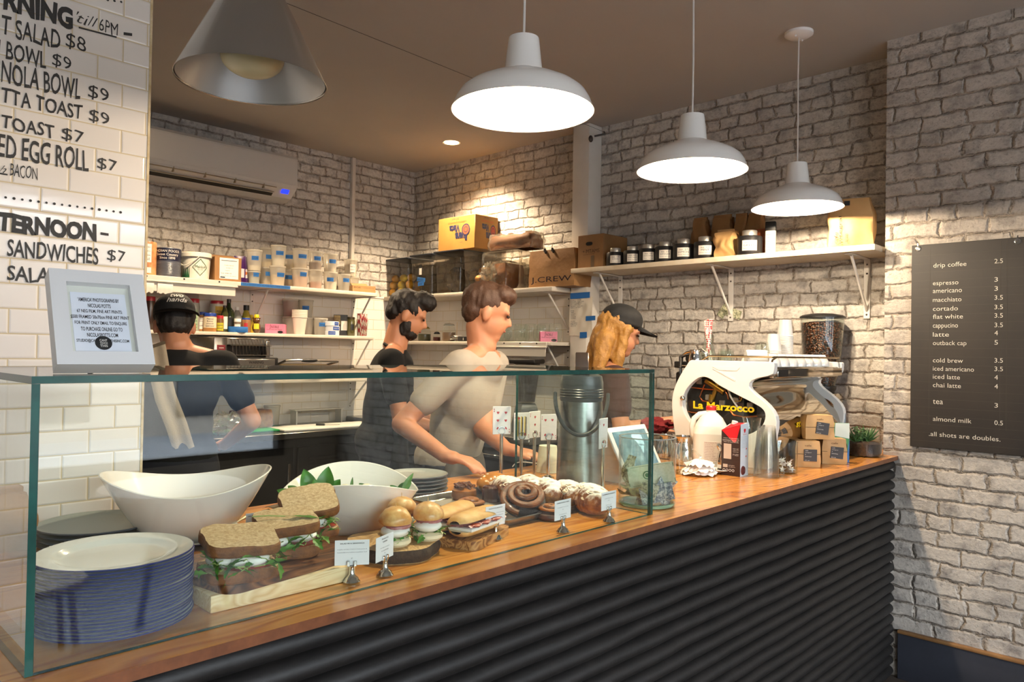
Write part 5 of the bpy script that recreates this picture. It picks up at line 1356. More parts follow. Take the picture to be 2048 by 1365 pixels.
for i, (x, y, l) in enumerate(((.07, .25, 'glass tumbler standing on the tray nearest the straw carafe'), (.13, .27, 'glass tumbler on the tray behind the front rail, second from the straw carafe'), (.10, .345, 'glass tumbler at the barista edge of the machine tray'))): tumbler(l, x, y)
# teapot-like white cup lying on its side
t = thing('white_mug', 'white handled mug lying on its side among the glasses', 'mug', (X0+.085, Y0+.12, ZT2+.034), rot=(R(90), 0, R(40)))
G().lathe([(0, -.04), (.03, -.04), (.034, -.034), (.034, .04), (.032, .04), (.03, -.034), (0, -.034)], 28).part('body', M_porc, t)
G().tube([(.033, 0, .025), (.055, 0, .022), (.058, 0, -.01), (.033, 0, -.02)], .005, 8).part('handle', M_porc, t)
# straws in a carafe
sc = onx(1452, 722, 3.10)
t = thing('straw_carafe', 'slim glass carafe of red dotted paper straws on the espresso machine', 'straw holder', (X0+.13, Y0+.36, ZT2))
G().lathe([(0, .001), (.036, .001), (.039, .006), (.038, .03), (.026, .07), (.018, .10), (.017, .125), (.02, .135), (.0185, .135), (.0155, .125), (.024, .07), (.036, .03), (.036, .006), (0, .005)], 32).part('carafe', M_clear, t)
tt = NT('dotted_straw'); v = tt.coord(); vo = tt.new('ShaderNodeTexVoronoi'); vo.inputs['Scale'].default_value = 110; vo.inputs['Randomness'].default_value = .3; tt.link(v, vo.inputs['Vector'])
tt.set(color=tt.ramp(vo.outputs['Distance'], [(.40, 'cf2a2a'), (.46, 'f2ece4')]), rough=.6)
rn = random.Random(6)
for i in range(9):
    a = 2*PI*i/9; G().tube([(.022*math.cos(a+2.6), .022*math.sin(a+2.6), .006), (.009*math.cos(a), .009*math.sin(a), .12), (.016*math.cos(a), .016*math.sin(a), .197+rn.uniform(-.006, .004))], .0034, 7).part('paper_straw', tt.m, t)
pitcher('small steel pitcher on the machine tray beside the straw carafe', (X0+.04, Y0+.37, ZT2), R(200), .62)
# grinder behind
gp = Vector((3.785, 1.487, CT+.0003))
t = thing('coffee_grinder', 'coffee grinder with a clear hopper full of roasted beans against the brick wall', 'grinder', gp)
G().rbox((-.085, -.10, 0), (.085, .10, .03), .006).rbox((-.075, -.085, .03), (.075, .085, .27), .02).part('body', M_mir, t)
G().lathe([(.06, .27), (.07, .30), (.062, .385), (.06, .39)], 36).part('collar', M_blk, t) if False else G().lathe([(0, .27), (.06, .27), (.068, .285), (.068, .30), (0, .30)], 36).part('collar', M_blk, t)
zt = .64
hop = [(.062, .30), (.078, .36), (.092, .46), (.10, .56), (.103, zt)]
G().lathe(hop, 44).lathe([(r-.002, z_) for r, z_ in hop[::-1]], 44).part('hopper', M_clear, t)
tt = NT('roasted_beans'); v = tt.coord(); vo = tt.new('ShaderNodeTexVoronoi'); vo.inputs['Scale'].default_value = 105; tt.link(v, vo.inputs['Vector'])
tt.set(color=tt.ramp(vo.outputs['Distance'], [(.05, '9a5a2c'), (.35, '5a2c13'), (.6, '190c06')]), rough=.4); tt.bump(tt.math('MULTIPLY', vo.outputs['Distance'], -1), 1.0, .008)
o = G().lathe([(0, .302), (.058, .302), (.0745, .36), (.0885, .46), (.0965, .56), (.0985, .615), (.05, .622), (0, .618)], 44).part('coffee_beans', tt.m, t, kind='stuff')
G().lathe([(0, zt+.024), (.05, zt+.022), (.095, zt+.014), (.107, zt+.006), (.107, zt), (0, zt)], 44).part('lid', M_blk, t)
# ================================================================== shelves: contents
def bsx(px, y, py=600): return ony(px, py, y).x
def wallpos(px, y, z): return Vector((bsx(px, y), y, z+.0004))
M_tub = glassy('milky_tub', 'f6f4ee', 1.45, .15, .42, 'fbf8f0', 1.0)
M_tape = pm('blue_tape', '2467ae', .6)
M_tapeink = pm('tape_ink', '12233f', .6)
M_paperw = pm('paper_white', 'e6e2da', .7)
M_cardb = pm('corrugated_card', '9a7247', .75, var=(10, '845d36', .7))
M_cardb2 = pm('corrugated_card_light', 'b08a5c', .75, var=(10, '97713f', .6))
FC = lambda p: math.atan2(EYE.y-p[1], EYE.x-p[0])      # angle from a point towards the eye
def cyl_item(name, label, cat, p, prof, mat, parts=(), group=None, rz=0, n=28, label_=None):
    t = thing(name, label, cat, p, rz, group)
    G().lathe(prof, n).part('body', mat, t)
    for nm, pr, mt in parts: G().lathe(pr, n).part(nm, mt, t)
    return t
def wrap(t, r0, r1, z0, z1, a0, a1, mat, name='label', lines=(), ink=None, p=None):
    g = G(); c = FC(p if p is not None else t.location)-t.rotation_euler.z; band(g, r0, r1, z0, z1, c+a0, c+a1); o = g.part(name, mat, t)
    if lines:
        g = G(); n = len(lines); hh = (z1-z0)/(n+.6)
        for k, l in enumerate(lines):
            if not l: continue
            vs, fs = text_geo(l, 'CENTER', .0, 0, 1); xs = [v[0] for v in vs]; w = max(xs)-min(xs)
            sz = min(hh*1.0, (a1-a0)*.82*(r0+r1)/2/max(w, .01))
            z = z1-hh*(k+.8); r = r0+(r1-r0)*(z-z0)/(z1-z0)
            curved_text(g, l, sz, r, z, c+(a0+a1)/2, eps=.0009)
        g.part(name+'_print', ink, t)
# ---- deli containers with blue tape
def deli(label, p, r=.055, h=.135, fill=0.0, fcol='c9a58c', tape=True, word='', seed=0, group='deli containers on the back shelf', lidded=True):
    t = thing('deli_container', label, 'container', p, 0, group); rb = r*.8
    G().lathe([(0, .001), (rb, .001), (rb+.001, .003), (r*.985, h-.012), (r*1.02, h-.010), (r*1.02, h-.002), (r, h)], 32).part('tub', M_tub, t)
    G().lathe([(0, h-.004), (r*.93, h-.004), (r*.95, h-.001), (r*1.03, h-.0005), (r*1.04, h-.004), (r*1.04, h-.010)], 32).part('lid', M_tub, t)
    if fill:
        G().lathe([(0, .003), (rb-.002, .003), (rb+(r-rb)*fill-.002, h*fill), (0, h*fill)], 28).part('contents', pm('contents_'+fcol, fcol, .8, bump=(80, .4)), t)
    if tape:
        rk = random.Random(seed); z0 = h*rk.uniform(.42, .58); a = rk.uniform(-.5, .15)
        wrap(t, rb+(r-rb)*z0/h+.0006, rb+(r-rb)*(z0+.028)/h+.0006, z0, z0+.028, a-.1, a+rk.uniform(.8, 1.1), M_tape, 'tape', [word] if word else (), M_tapeink)
    return t
YF, YK = 4.70, 4.82
rows = [(507, YF, 0, .040, .085, .55, '9ba3a0', 'OATS', 'grey filled small deli container at the end of the bottom row by the purple pouches'),
        (554, YF, 0, .054, .135, .55, 'c7b59a', 'Hemp Seeds', 'deli container with a full band of blue tape, bottom row'),
        (599, YF, 0, .058, .135, .6, 'caa995', 'COCO', 'deli container of pinkish grain in the middle of the bottom row'),
        (630, YF, 0, .051, .135, .35, 'c08f78', '', 'deli container without tape in front, bottom row'),
        (660, YF, 0, .052, .130, .45, 'efe7da', 'Cream Salt', 'deli container half full of white powder, bottom row'),
        (687, YF, 0, .047, .125, .0, '', 'Oat', 'empty looking deli container at the bottom row end by the kraft box'),
        (531, YK, 0, .050, .13, .3, 'cdbb9d', 'a', 'deli container at the back of the bottom row, left of the banded one'),
        (576, YK, 0, .050, .13, .5, 'bfa27a', 'Almond', 'deli container peeping between two front ones in the bottom row'),
        (705, YK, 0, .045, .125, .6, 'ece4d6', '', 'pale deli container behind the kraft box')]
top = [(507, YF, .0862, .052, .14, .25, 'd8d2c2', 'COB', 'deli container on top of the small grey one by the purple pouches'),
       (555, YF, .1355, .052, .14, .35, 'e3dccd', 'white oat', 'deli container above the one with a full band of blue tape'),
       (599, YF, .1355, .055, .135, .2, 'bfae95', 'dried mix', 'deli container with slanting blue tape in the upper row'),
       (629, YF, .1355, .050, .13, .4, '8f786a', 'Coco', 'deli container of brown flakes in the upper row'),
       (659, YF, .1305, .052, .13, .2, 'dcd0bd', 'Ground Nut', 'deli container at the pipe end of the upper front row'),
       (532, YK, .1305, .048, .135, .3, 'd3c3a4', 'b', 'deli container at the back of the upper row, beside the pouches'),
       (577, YK, .1305, .048, .13, .3, 'd5c6a8', 'Brown rice', 'deli container set back between two in the upper row'),
       (700, YK, .1255, .050, .13, .7, 'e5dccb', '', 'deli container with a white label beside the conduit')]
for i, (px, y, dz, r, h, f, c, wd, l) in enumerate(rows+top):
    t = deli(l, wallpos(px, y, ZM+dz), r, h, f, c or 'ffffff', bool(wd), wd if len(wd) > 1 else '', i)
    if 'white label' in l: wrap(t, .046, .049, .03, .09, -.1, .8, M_paperw, 'label', ['NICE', 'OATS'], M_tapeink)
# ---- left end of the upper shelf
def tin(label, px, y, r, h, mat, z=ZM, group=None):
    t = thing('food_tin', label, 'tin', wallpos(px, y, z), 0, group)
    G().lathe([(0, .002), (r*.97, 0), (r, .004), (r, h-.004), (r*.97, h), (r*.93, h-.004), (0, h-.004)], 36).part('can', mat, t)
    return t
t = tin('tall red and orange printed food tin at the tiled partition end of the upper shelf', 291, 4.70, .055, .2, pm('red_food_print', 'a5522a', .35, var=(14, 'd8b07a')))
wrap(t, .055, .055, .075, .185, -.6, .5, M_paperw, 'label', ['Nutrition', 'Ingredients', 'tomatoes', 'basil'], M_tapeink); wrap(t, .055, .055, .012, .045, -.3, .5, M_paperw, 'barcode_panel')
t = tin('large navy and grey ribbed food tin on the upper shelf', 333, 4.71, .077, .175, pm('grey_tin_label', '52555f', .35))
wrap(t, .077, .077, .095, .170, -1.6, 1.6, pm('navy_label', '161a33', .35), 'label', ['INDIAN FOODS', 'Sweet Country', 'Since 1898'], M_paperw)
g = G()
for k in range(9): g.lathe([(.077, .012+.008*k), (.0782, .015+.008*k), (.077, .018+.008*k)], 36)
g.part('rib', MATS['grey_tin_label'], t)
t = thing('salt_tub', 'white lidded salt tub with a green panel and a diamond emblem', 'tub', wallpos(390, 4.71, ZM))
rb, rt, h = .078, .088, .165
G().lathe([(0, .001), (rb, .001), (rt, h-.02), (0, h-.02)], 40).part('tub', pm('tub_white', 'dedacd', .4), t)
G().lathe([(rt+.001, h-.03), (rt+.007, h-.028), (rt+.007, h-.004), (rt, h), (0, h)], 40).part('lid', MATS['tub_white'], t)
wrap(t, rb, rb+(rt-rb)*.8, .005, .13, -1.5, -.45, pm('tub_green', '1c5a38', .5), 'green_panel')
g = G(); c = FC(t.location)+.32; R_ = rb+.006
dm = [(.0, -.05), (.045, 0), (0, .05), (-.045, 0)]
for i in range(4):
    a, b = dm[i], dm[(i+1) % 4]
    for k in range(6):
        q0, q1 = [tuple(a[j]+(b[j]-a[j])*s_ for j in (0, 1)) for s_ in (k/6, (k+1)/6)]
        f = lambda q, s_: ((R_+(q[1]+.0)*.06+.001)*math.cos(c+q[0]*s_/R_), (R_+q[1]*.06+.001)*math.sin(c+q[0]*s_/R_), .072+q[1]*s_)
        g.add([f(q0, .96), f(q1, .96), f(q1, 1.04), f(q0, 1.04)], [(0, 1, 2, 3), (3, 2, 1, 0)])
g.part('diamond', MATS['tub_green'], t)
g = G(); curved_text(g, 'Maldon', .022, R_+.001, .075, c); curved_text(g, 'SEA SALT', .008, R_, .057, c); g.part('lettering', MATS['tub_green'], t)
G().tube([(-.0+.093*math.cos(a), .093*math.sin(a), h-.03-.055*math.sin((a-2.6)/1.9*PI)) for a in [2.6+1.9*i/16 for i in range(17)]], .003, 6).part('handle', MATS['tub_white'], t)
t = tin('gold lidded round tin behind the white salt tub', 380, 4.845, .055, .185, pm('gold_foil', 'b08a2a', .3, .7))
# card box with label, purple pouches
t = thing('card_box', 'open brown card box with a white shipping label on the upper shelf', 'box', wallpos(447, 4.72, ZM), R(-6))
G().rbox((-.085, -.075, 0), (.085, .075, .155), .002, 0, 1).part('box_body', M_cardb, t)
G().rbox((-.055, -.0765, .015), (.065, -.0752, .148), .0004, 0, 1).part('label', M_paperw, t)
g = G().mat(Matrix.Translation((0, -.0772, 0)) @ FRONT)
for k, (l, x0, x1) in enumerate((('Golden Quinoa', -.025, .035), ('net weight 25 lb', -.015, .03), ('organic', -.02, .01), ('lot 0415', -.045, .02), ('product of peru', -.045, .05))): fit_text(g, l, x0, x1, .098-.017*k, .105-.017*k)
g.add([(-.045, .13, 0), (.055, .13, 0), (.055, .133, 0), (-.045, .133, 0)], [(0, 1, 2, 3)]); g.add([(-.05, .02, 0), (-.02, .02, 0), (-.02, .028, 0), (-.05, .028, 0)], [(0, 1, 2, 3)]); g.part('label_print', M_tapeink, t)
g = G().at((0, .0, .156), (R(16), 0, 0)); g.rbox((-.08, -.02, 0), (.08, .08, .003), .001, 0, 1); g.part('flap', M_cardb, t)
M_purp = pm('purple_foil', '4a1f63', .35, var=(10, '351348'))
for k, (px, y, l) in enumerate(((478, 4.76, 'purple stand up pouch behind the labelled card box'), (493, 4.77, 'second purple pouch, between the card box and the deli containers'))):
    t = thing('food_pouch', l, 'pouch', wallpos(px, y, ZM), R(-24), 'purple pouches')
    g = G(); g.grid(lambda u, v: ((u-.5)*.075*(1-.05*v), -.030*(1-v)**.6*math.sin(PI*min(1, max(0, u*.9+.05))), v*.185), 14, 12); g.grid(lambda u, v: ((u-.5)*.075*(1-.05*v), .030*(1-v)**.6*math.sin(PI*min(1, max(0, u*.9+.05))), v*.185), 14, 12, flip=True); g.part('pouch', M_purp, t)
    g = G(); g.grid(lambda u, v: ((u-.5)*.06, -.031*(1-(.2+.35*v))**.6*math.sin(PI*(u*.75+.12))-.001, .04+v*.06), 10, 5); g.part('window', pm('pouch_print', 'd9d0d8', .4), t)
    g = G(); g.at((-.012, -.026, .072), (PI/2, 0, 0)).lathe([(0, .0), (.012, 0)], 16); g.part('orange_dot', pm('orange_print', 'c96f2c', .5), t)
t = thing('kraft_box', 'low open kraft box at the outer end of the upper back shelf', 'box', wallpos(725, 4.70, ZM), R(-18))
G().rbox((-.09, -.045, 0), (.085, .045, .05), .001, 0, 1).part('box_body', M_cardb2, t); G().mat(Matrix.Translation((-.02, .0, .05)) @ Matrix.Rotation(R(24), 4, 'X')).rbox((-.06, -.01, 0), (.06, .05, .002), .0005, 0, 1).part('flap', M_cardb2, t)
g = G().mat(Matrix.Translation((0, -.0456, 0)) @ FRONT); fit_text(g, 'BSCuit', -.08, -.03, .03, .042); fit_text(g, 'simply brown', -.075, -.035, .012, .017); fit_text(g, 'compostable food container', -.01, .075, .032, .036); g.part('print', pm('box_brown_print', '5a3c20', .6), t)
# blue tape along the shelf edge and a white ticket rail with receipts
us = bpy.data.objects['wall_shelf']
G().box((bsx(481, 4.62), 4.6185, ZM-.022), (bsx(580, 4.62), 4.6196, ZM-.001)).part('edge_tape', M_tape, us, 'strip of blue tape with handwriting')
g = G().mat(Matrix.Translation((0, 4.6182, 0)) @ FRONT); fit_text(g, 'WIPE & RESTOCK F.I.F.O. NO MORE NUTS, THANK YOU GUYS', bsx(484, 4.62), bsx(577, 4.62), ZM-.017, ZM-.006); g.part('tape_writing', M_tapeink, us)
def ticket_rail(label, loc, rz, L, notes):
    t = thing('ticket_rail', label, 'ticket rail', loc, rz)
    m = pm('rail_aluminium', 'cfcac0', .4, .2)
    G().rbox((-L/2, -.014, -.034), (L/2, -.001, .0), .003, 0, 1).rbox((-L/2, -.02, -.040), (L/2, -.006, -.028), .003, 0, 1).part('rail', m, t)
    G().rbox((-L/2+.004, -.007, -.095), (L/2-.012, -.003, -.03), .002, 0, 1).part('flap', m, t)
    g = G()
    for x in (-.32*L, 0, .32*L): g.at((x, -.0145, -.010), (PI/2, 0, 0)).lathe([(0, 0), (.0055, 0), (.0055, .001), (0, .001)], 12)
    g.part('rivet', M_blk, t)
    for k, (x, w, h_) in enumerate(notes):
        g = G(); g.grid(lambda u, v: (x+(u-.5)*w, -.0085-.004*math.sin(v*4)-.001, -.03-v*h_+.004*math.sin(u*20)*v), 12, 8); g.part('receipt', M_paperw, t)
ticket_rail('white ticket rail with two torn receipts under the upper back shelf', ((bsx(284, 4.6)-.1+bsx(476, 4.6))/2, 4.6175, ZM-.0275+.026), 0, bsx(476, 4.6)-bsx(284, 4.6)+.1, [(-.22, .09, .075), (-.11, .09, .075)])
ticket_rail('grey ticket rail under the mug shelf', (3.5995, 3.38, ZL2-.0255+.024), R(-90), .46, [])
# ---- middle back shelf
def jar(label, px, y, r, h, bodym, capm, caph=.018, capr=.9, neck=1.0, name='spice_jar', cat='jar', z=ZL, group=None, lab=None, lines=(), la=(-.75, .75), lz=(.12, .7), ink=None):
    t = thing(name, label, cat, wallpos(px, y, z), 0, group)
    G().lathe([(0, .001), (r*.94, .001), (r, .005), (r, (h-caph)*.86), (r*neck*.9, h-caph), (0, h-caph)], 30).part('body', bodym, t)
    cr = r*neck*capr
    G().lathe([(0, h), (cr*.95, h), (cr, h-.003), (cr, h-caph), (0, h-caph)], 30).part('cap', capm, t)
    if lab: wrap(t, r, r, h*lz[0], h*lz[1], la[0], la[1], lab, 'label', lines, ink or M_tapeink)
    return t
M_spice = pm('dark_spice', '3a2417', .3, Coat_Weight=.5); M_redl = pm('red_lid', 'a3202c', .35); M_bluel = pm('blue_lid', '1d3a8a', .35); M_pb = pm('peanut_butter', 'a9743a', .3, Coat_Weight=.5)
M_glabel = pm('sage_label', '9ab08b', .5); M_clrj = pm('clear_jar_grey', 'a7a49b', .2, Coat_Weight=.4)
SL = ['', 'The Spice Co', 'GROUND', 'PEPPER', 'spices', 'net 16 oz']
jar('red lidded spice jar partly behind the black pepper mill', 345, 4.80, .034, .205, pm('tan_spice', '8d6a45', .3), M_redl, .026, lab=None)
jar('red lidded spice jar with a sage label right of the pepper mill', 366, 4.74, .034, .205, M_spice, M_redl, .026, lab=M_glabel, lines=SL, lz=(.05, .62), group='spice jars with sage labels')
jar('red lidded spice jar with a sage label beside the blue lidded jar', 388, 4.72, .035, .205, M_clrj, M_redl, .026, lab=M_glabel, lines=SL, lz=(.05, .66), group='spice jars with sage labels')
jar('red lidded spice jar at the tiled partition end, behind the cap', 300, 4.78, .034, .205, M_spice, M_redl, .026)
t = thing('pepper_mill', 'tall turned black pepper mill among the spice jars', 'pepper mill', wallpos(350, 4.685, ZL))
G().lathe([(0, 0), (.026, 0), (.027, .012), (.021, .04), (.017, .075), (.020, .09), (.016, .10), (.022, .112), (.016, .122), (.024, .14), (.029, .155), (.022, .168), (.008, .172), (.010, .18), (.008, .188), (0, .19)], 28).part('mill', pm('black_lacquer', '0d0c0c', .15), t)
jar('blue lidded jar next to the peanut butter', 404, 4.735, .029, .125, M_pb, M_bluel, .02, lab=M_paperw, lines=('Almond', 'butter'), name='nut_butter_jar')
jar('peanut butter jar with a blue lid and cream label', 421, 4.685, .041, .118, M_pb, M_bluel, .022, lab=pm('cream_label', 'd9cbb0', .5), lines=('Peanut', 'Butter', 'smooth', 'operator'), la=(-1.2, 1.2), lz=(.2, .78), name='nut_butter_jar')
t = jar('white jar of mayonnaise with a red lid and yellow label', 434, 4.80, .045, .205, pm('mayo_white', 'cfc9b8', .35), M_redl, .02, .9, name='mayonnaise_jar', lab=pm('yellow_label', 'c9a02a', .5), lines=('', 'REAL', 'MAYO', ''), la=(-.2, 1.1), lz=(.4, .82))
jar('small yellow labelled jar with a red lid in front of the green bottle', 441, 4.67, .023, .105, pm('spice_brown', '6b4a2a', .3), M_redl, .02, lab=pm('lime_label', 'b9b22c', .5), lines=('cumin', 'seed'), la=(-1.1, 1.1), lz=(.08, .55))
def bottle(label, px, y, prof, bm, cap, z=ZL, lab=None, lz=(.04, .1), r=None, name='bottle', cat='bottle', lines=()):
    t = thing(name, label, cat, wallpos(px, y, z)); G().lathe(prof, 28).part('glass', bm, t); G().lathe(cap, 24).part('cap', cap_m, t)
    if lab: wrap(t, r, r, lz[0], lz[1], -.9, .9, lab, 'label', lines, M_tapeink)
    return t
cap_m = pm('dark_foil', '2a1a18', .4)
bottle('tall green wine bottle on the middle back shelf', 458, 4.745, [(0, 0), (.034, 0), (.036, .004), (.036, .12), (.03, .145), (.014, .165), (.0125, .215), (0, .215)], pm('bottle_green', '1e2c14', .08, Coat_Weight=.5), [(.013, .18), (.0135, .218), (0, .219)], lab=pm('black_wine_label', '1a1a1a', .5), r=.036, lines=('olive', 'oil'))
bottle('slim dark bottle with a pale label left of the green bottle', 450, 4.69, [(0, 0), (.021, 0), (.022, .12), (.012, .15), (.01, .165), (0, .166)], pm('olive_glass', '3b3d22', .1), [(.011, .155), (.0115, .172), (0, .172)], lab=M_paperw, r=.022, lz=(.02, .1))
cap_m = M_wp
bottle('clear vinegar bottle with a white cap on the middle back shelf', 475, 4.78, [(0, 0), (.032, 0), (.034, .005), (.034, .095), (.014, .145), (.0125, .152), (0, .153)], pm('clear_bottle_grey', 'b5b7b2', .12, Transmission_Weight=.5), [(.014, .150), (.0145, .172), (0, .173)])
jar('small white lidded jar in front of the clear vinegar bottle', 476, 4.70, .024, .09, pm('jar_grey_brown', '75685a', .2), M_wp, .02, lab=M_paperw, lines=('salt',), lz=(.1, .6), la=(-.8, .8))
cap_m = M_blk
bottle('tall oil bottle with a black cap on the middle back shelf', 493, 4.78, [(0, 0), (.03, 0), (.031, .095), (.02, .135), (.014, .155), (0, .156)], pm('oil_yellow', '9a8a34', .12), [(.0185, .152), (.0185, .187), (0, .188)])
jar('blue lidded jar with a red badge in front of the black capped bottle', 493, 4.70, .030, .098, pm('tan_sauce', '8a6242', .3), M_bluel, .012, name='sauce_jar', lab=pm('red_badge', 'b0222a', .5), la=(-.4, .35), lz=(.25, .65))
t = thing('honey_bear', 'bear shaped honey bottle with a yellow cap', 'honey bottle', wallpos(514, 4.69, ZL), FC(wallpos(514, 4.69, ZL)))
G().sph((0, 0, .036), (.025, .027, .040), 20, 14).sph((0, 0, .082), (.021, .023, .021), 18, 12).sph((.002, .018, .1), .008, 10, 8).sph((.002, -.018, .1), .008, 10, 8).part('bear', pm('honey_amber', '5b3a1a', .15, Coat_Weight=.5), t)
G().lathe([(0, .100), (.015, .100), (.017, .102), (.016, .118), (.012, .124), (0, .125)], 20).part('cap', pm('yellow_cap', 'd8b91f', .35), t)
g = G(); g.grid(lambda u, v: (.0265-.004*(2*u-1)**2, (u-.5)*.034, .026+v*.036), 8, 4); g.part('label', pm('honey_label', 'd9c52a', .5), t)
jar('yellow capped squeeze bottle behind the honey bear', 503, 4.80, .022, .125, pm('mustard_yellow', 'b99a2a', .3), MATS['yellow_cap'], .02, .6)
t = thing('tape_roll', 'roll of blue tape lying flat at the front of the middle back shelf', 'tape roll', wallpos(477, 4.675, ZL))
G().lathe([(.04, 0), (.062, 0), (.0625, .001), (.0625, .036), (.062, .037), (.04, .037), (.04, 0)], 40).part('roll', M_tape, t)
G().lathe([(.038, .001), (.04, .001), (.04, .037), (.038, .037), (.038, .001)], 40).part('core', M_cardb2, t)
def glove_box(label, p, rz, w, d, h):
    t = thing('glove_box', label, 'box', p, rz, 'pink glove boxes')
    tt_ = MATS.get('glove_pink') or pm('glove_pink', 'cf5f86', .45, var=(5, 'e99ab2', .8)); t2 = pm('glove_pink_dark', '8e2c55', .45)
    g = G().rbox((-w/2, -d/2, 0), (w/2, d/2, h), .0015, 0, 1); g.part('box_body', tt_, t)
    G().box((-w/2-.0006, -d/2+.002, .002), (-w/2-.0002, d/2-.002, h-.002)).part('side_print_panel', t2, t)
    g = G().mat(Matrix.Translation((0, -d/2-.0008, 0)) @ FRONT); fit_text(g, 'NOBLE', -w*.18, w*.22, h*.58, h*.82); fit_text(g, 'Powder Free Latex Gloves', -w*.42, w*.38, h*.38, h*.48); fit_text(g, 'S', -w*.26, -w*.19, h*.50, h*.92, 0, .3); g.part('lettering', M_blk, t)
    g = G().mat(Matrix.Translation((-w/2-.001, 0, 0)) @ Matrix.Rotation(-PI/2, 4, 'Z') @ FRONT); fit_text(g, 'NOBLE', -d*.4, d*.1, h*.3, h*.65); g.at(); g.part('side_lettering', M_blk, t)
    g = G().at((w*.3, -d/2-.001, h*.16), (PI/2, 0, 0), (1.5, .75, 1)); g.lathe([(0, 0), (.012, 0)], 18); g.part('size_mark', M_blk, t)
glove_box('pink glove box on the middle back shelf beside the white nested tubs', wallpos(553, 4.70, ZL), R(-38), .125, .105, .064)
# right half of the middle shelf
deli('large deli container of dark grain on a lower tub, touching the upper shelf', wallpos(581, 4.80, ZL+.1255), .056, .125, .85, '7a5b52', False, '', 30, 'tubs on the middle back shelf')
deli('deli container with a corner of blue tape, right of the dark grain one', wallpos(612, 4.80, ZL+.1255), .052, .125, .3, 'b7b4ad', True, 'red', 31, 'tubs on the middle back shelf')
deli('lower deli container below the dark grain one', wallpos(581, 4.80, ZL), .054, .125, .5, '8d7770', False, '', 32, 'tubs on the middle back shelf')
deli('lower deli container half hidden behind the white nested tubs', wallpos(613, 4.80, ZL), .052, .125, .6, '9a9490', False, '', 33, 'tubs on the middle back shelf')
deli('deli container with slanting blue tape beside the stacked blue and white tins', wallpos(642, 4.74, ZL), .050, .122, .0, 'ffffff', True, 'tahini', 34, 'tubs on the middle back shelf')
t = thing('nested_tubs', 'tall stack of nested white plastic tubs on the middle back shelf', 'tubs', wallpos(600, 4.675, ZL))
for i in range(5): G().lathe([(0, .0005+.011*i), (.036, .0005+.011*i), (.050, .115+.011*i), (.053, .116+.011*i), (.053, .124+.011*i), (.050, .125+.011*i)], 32).part('tub', pm('tub_cream', 'ddd6c6', .4), t)
M_tinb = pm('tin_blue', '2a4f9e', .35); M_tinw = pm('tin_white_blue', 'd7dbe2', .35)
for k, (dx, l) in enumerate(((0, 'bottom blue and white round tin in the stack of three'), (.003, 'middle blue and white round tin in the stack of three'), (-.003, 'top blue and white round tin in the stack of three'))):
    t = thing('fish_tin', l, 'tin', wallpos(665, 4.69, ZL)+Vector((dx, 0, .0335*k)), 0, 'stacked blue and white tins')
    G().lathe([(0, 0), (.05, 0), (.052, .002), (.052, .031), (.05, .033), (0, .033)], 36).part('can', M_tinw, t)
    wrap(t, .052, .052, .004, .029, (-.5, .1, .4)[k], (.5, 1.2, 1.2)[k], M_tinb, 'label', ('ALBACORE',), M_paperw)
t = thing('snack_box', 'tall black food box behind the blue and white tins', 'box', wallpos(682, 4.775, ZL), R(-32))
G().rbox((-.05, -.035, 0), (.05, .035, .155), .001, 0, 1).part('box_body', pm('black_box_print', '17130f', .4), t)
G().box((-.048, -.0357, .085), (-.002, -.0352, .15)).part('food_picture', pm('food_picture', '6a5230', .5, var=(40, 'a8925a')), t)
g = G(); g.box((.004, -.0357, .04), (.046, -.0352, .11)); g.part('panel', M_paperw, t)
jar('tall olive jar with a dark lid by the straw cup', 703, 4.70, .029, .140, pm('olive_brine', '4c4a2c', .15, Coat_Weight=.5), pm('dark_gold_lid', '3d3524', .4, .6), .016, .95, name='olive_jar', lab=M_blk, la=(.0, .8), lz=(.3, .62))
t = thing('straw_cup', 'glass packed with red and white striped paper straws', 'straw holder', wallpos(725, 4.71, ZL))
G().lathe([(0, .001), (.036, .001), (.046, .125), (.0445, .125), (.0345, .004)], 32).part('glass', M_clear, t)
tt = NT('striped_straw'); v = tt.coord(scale=(1, 1, 1), rot=(.5, 0, 0)); wv = tt.new('ShaderNodeTexWave', wave_type='BANDS', bands_direction='DIAGONAL'); wv.inputs['Scale'].default_value = 28; tt.link(v, wv.inputs['Vector'])
tt.set(color=tt.ramp(wv.outputs['Fac'], [(.45, 'b32a34'), (.55, 'e8dcd2')]), rough=.7)
rn = random.Random(9)
for i in range(40):
    a = 2.4*i; q = .034*math.sqrt((i+.5)/40); G().tube([(q*.92*math.cos(a), q*.92*math.sin(a), .004), (q*1.12*math.cos(a), q*1.12*math.sin(a), .165+rn.uniform(-.006, .012))], .0029, 6).part('paper_straw', tt.m, t)
G().rbox((bsx(612, 4.68), 4.65, ZL+.0003), (bsx(652, 4.68), 4.69, ZL+.004), .001, 0, 1).solo('green_mat', pm('green_plastic', '1f6a34', .5), 'thin green plastic mat under the taped deli container', 'mat') if False else None
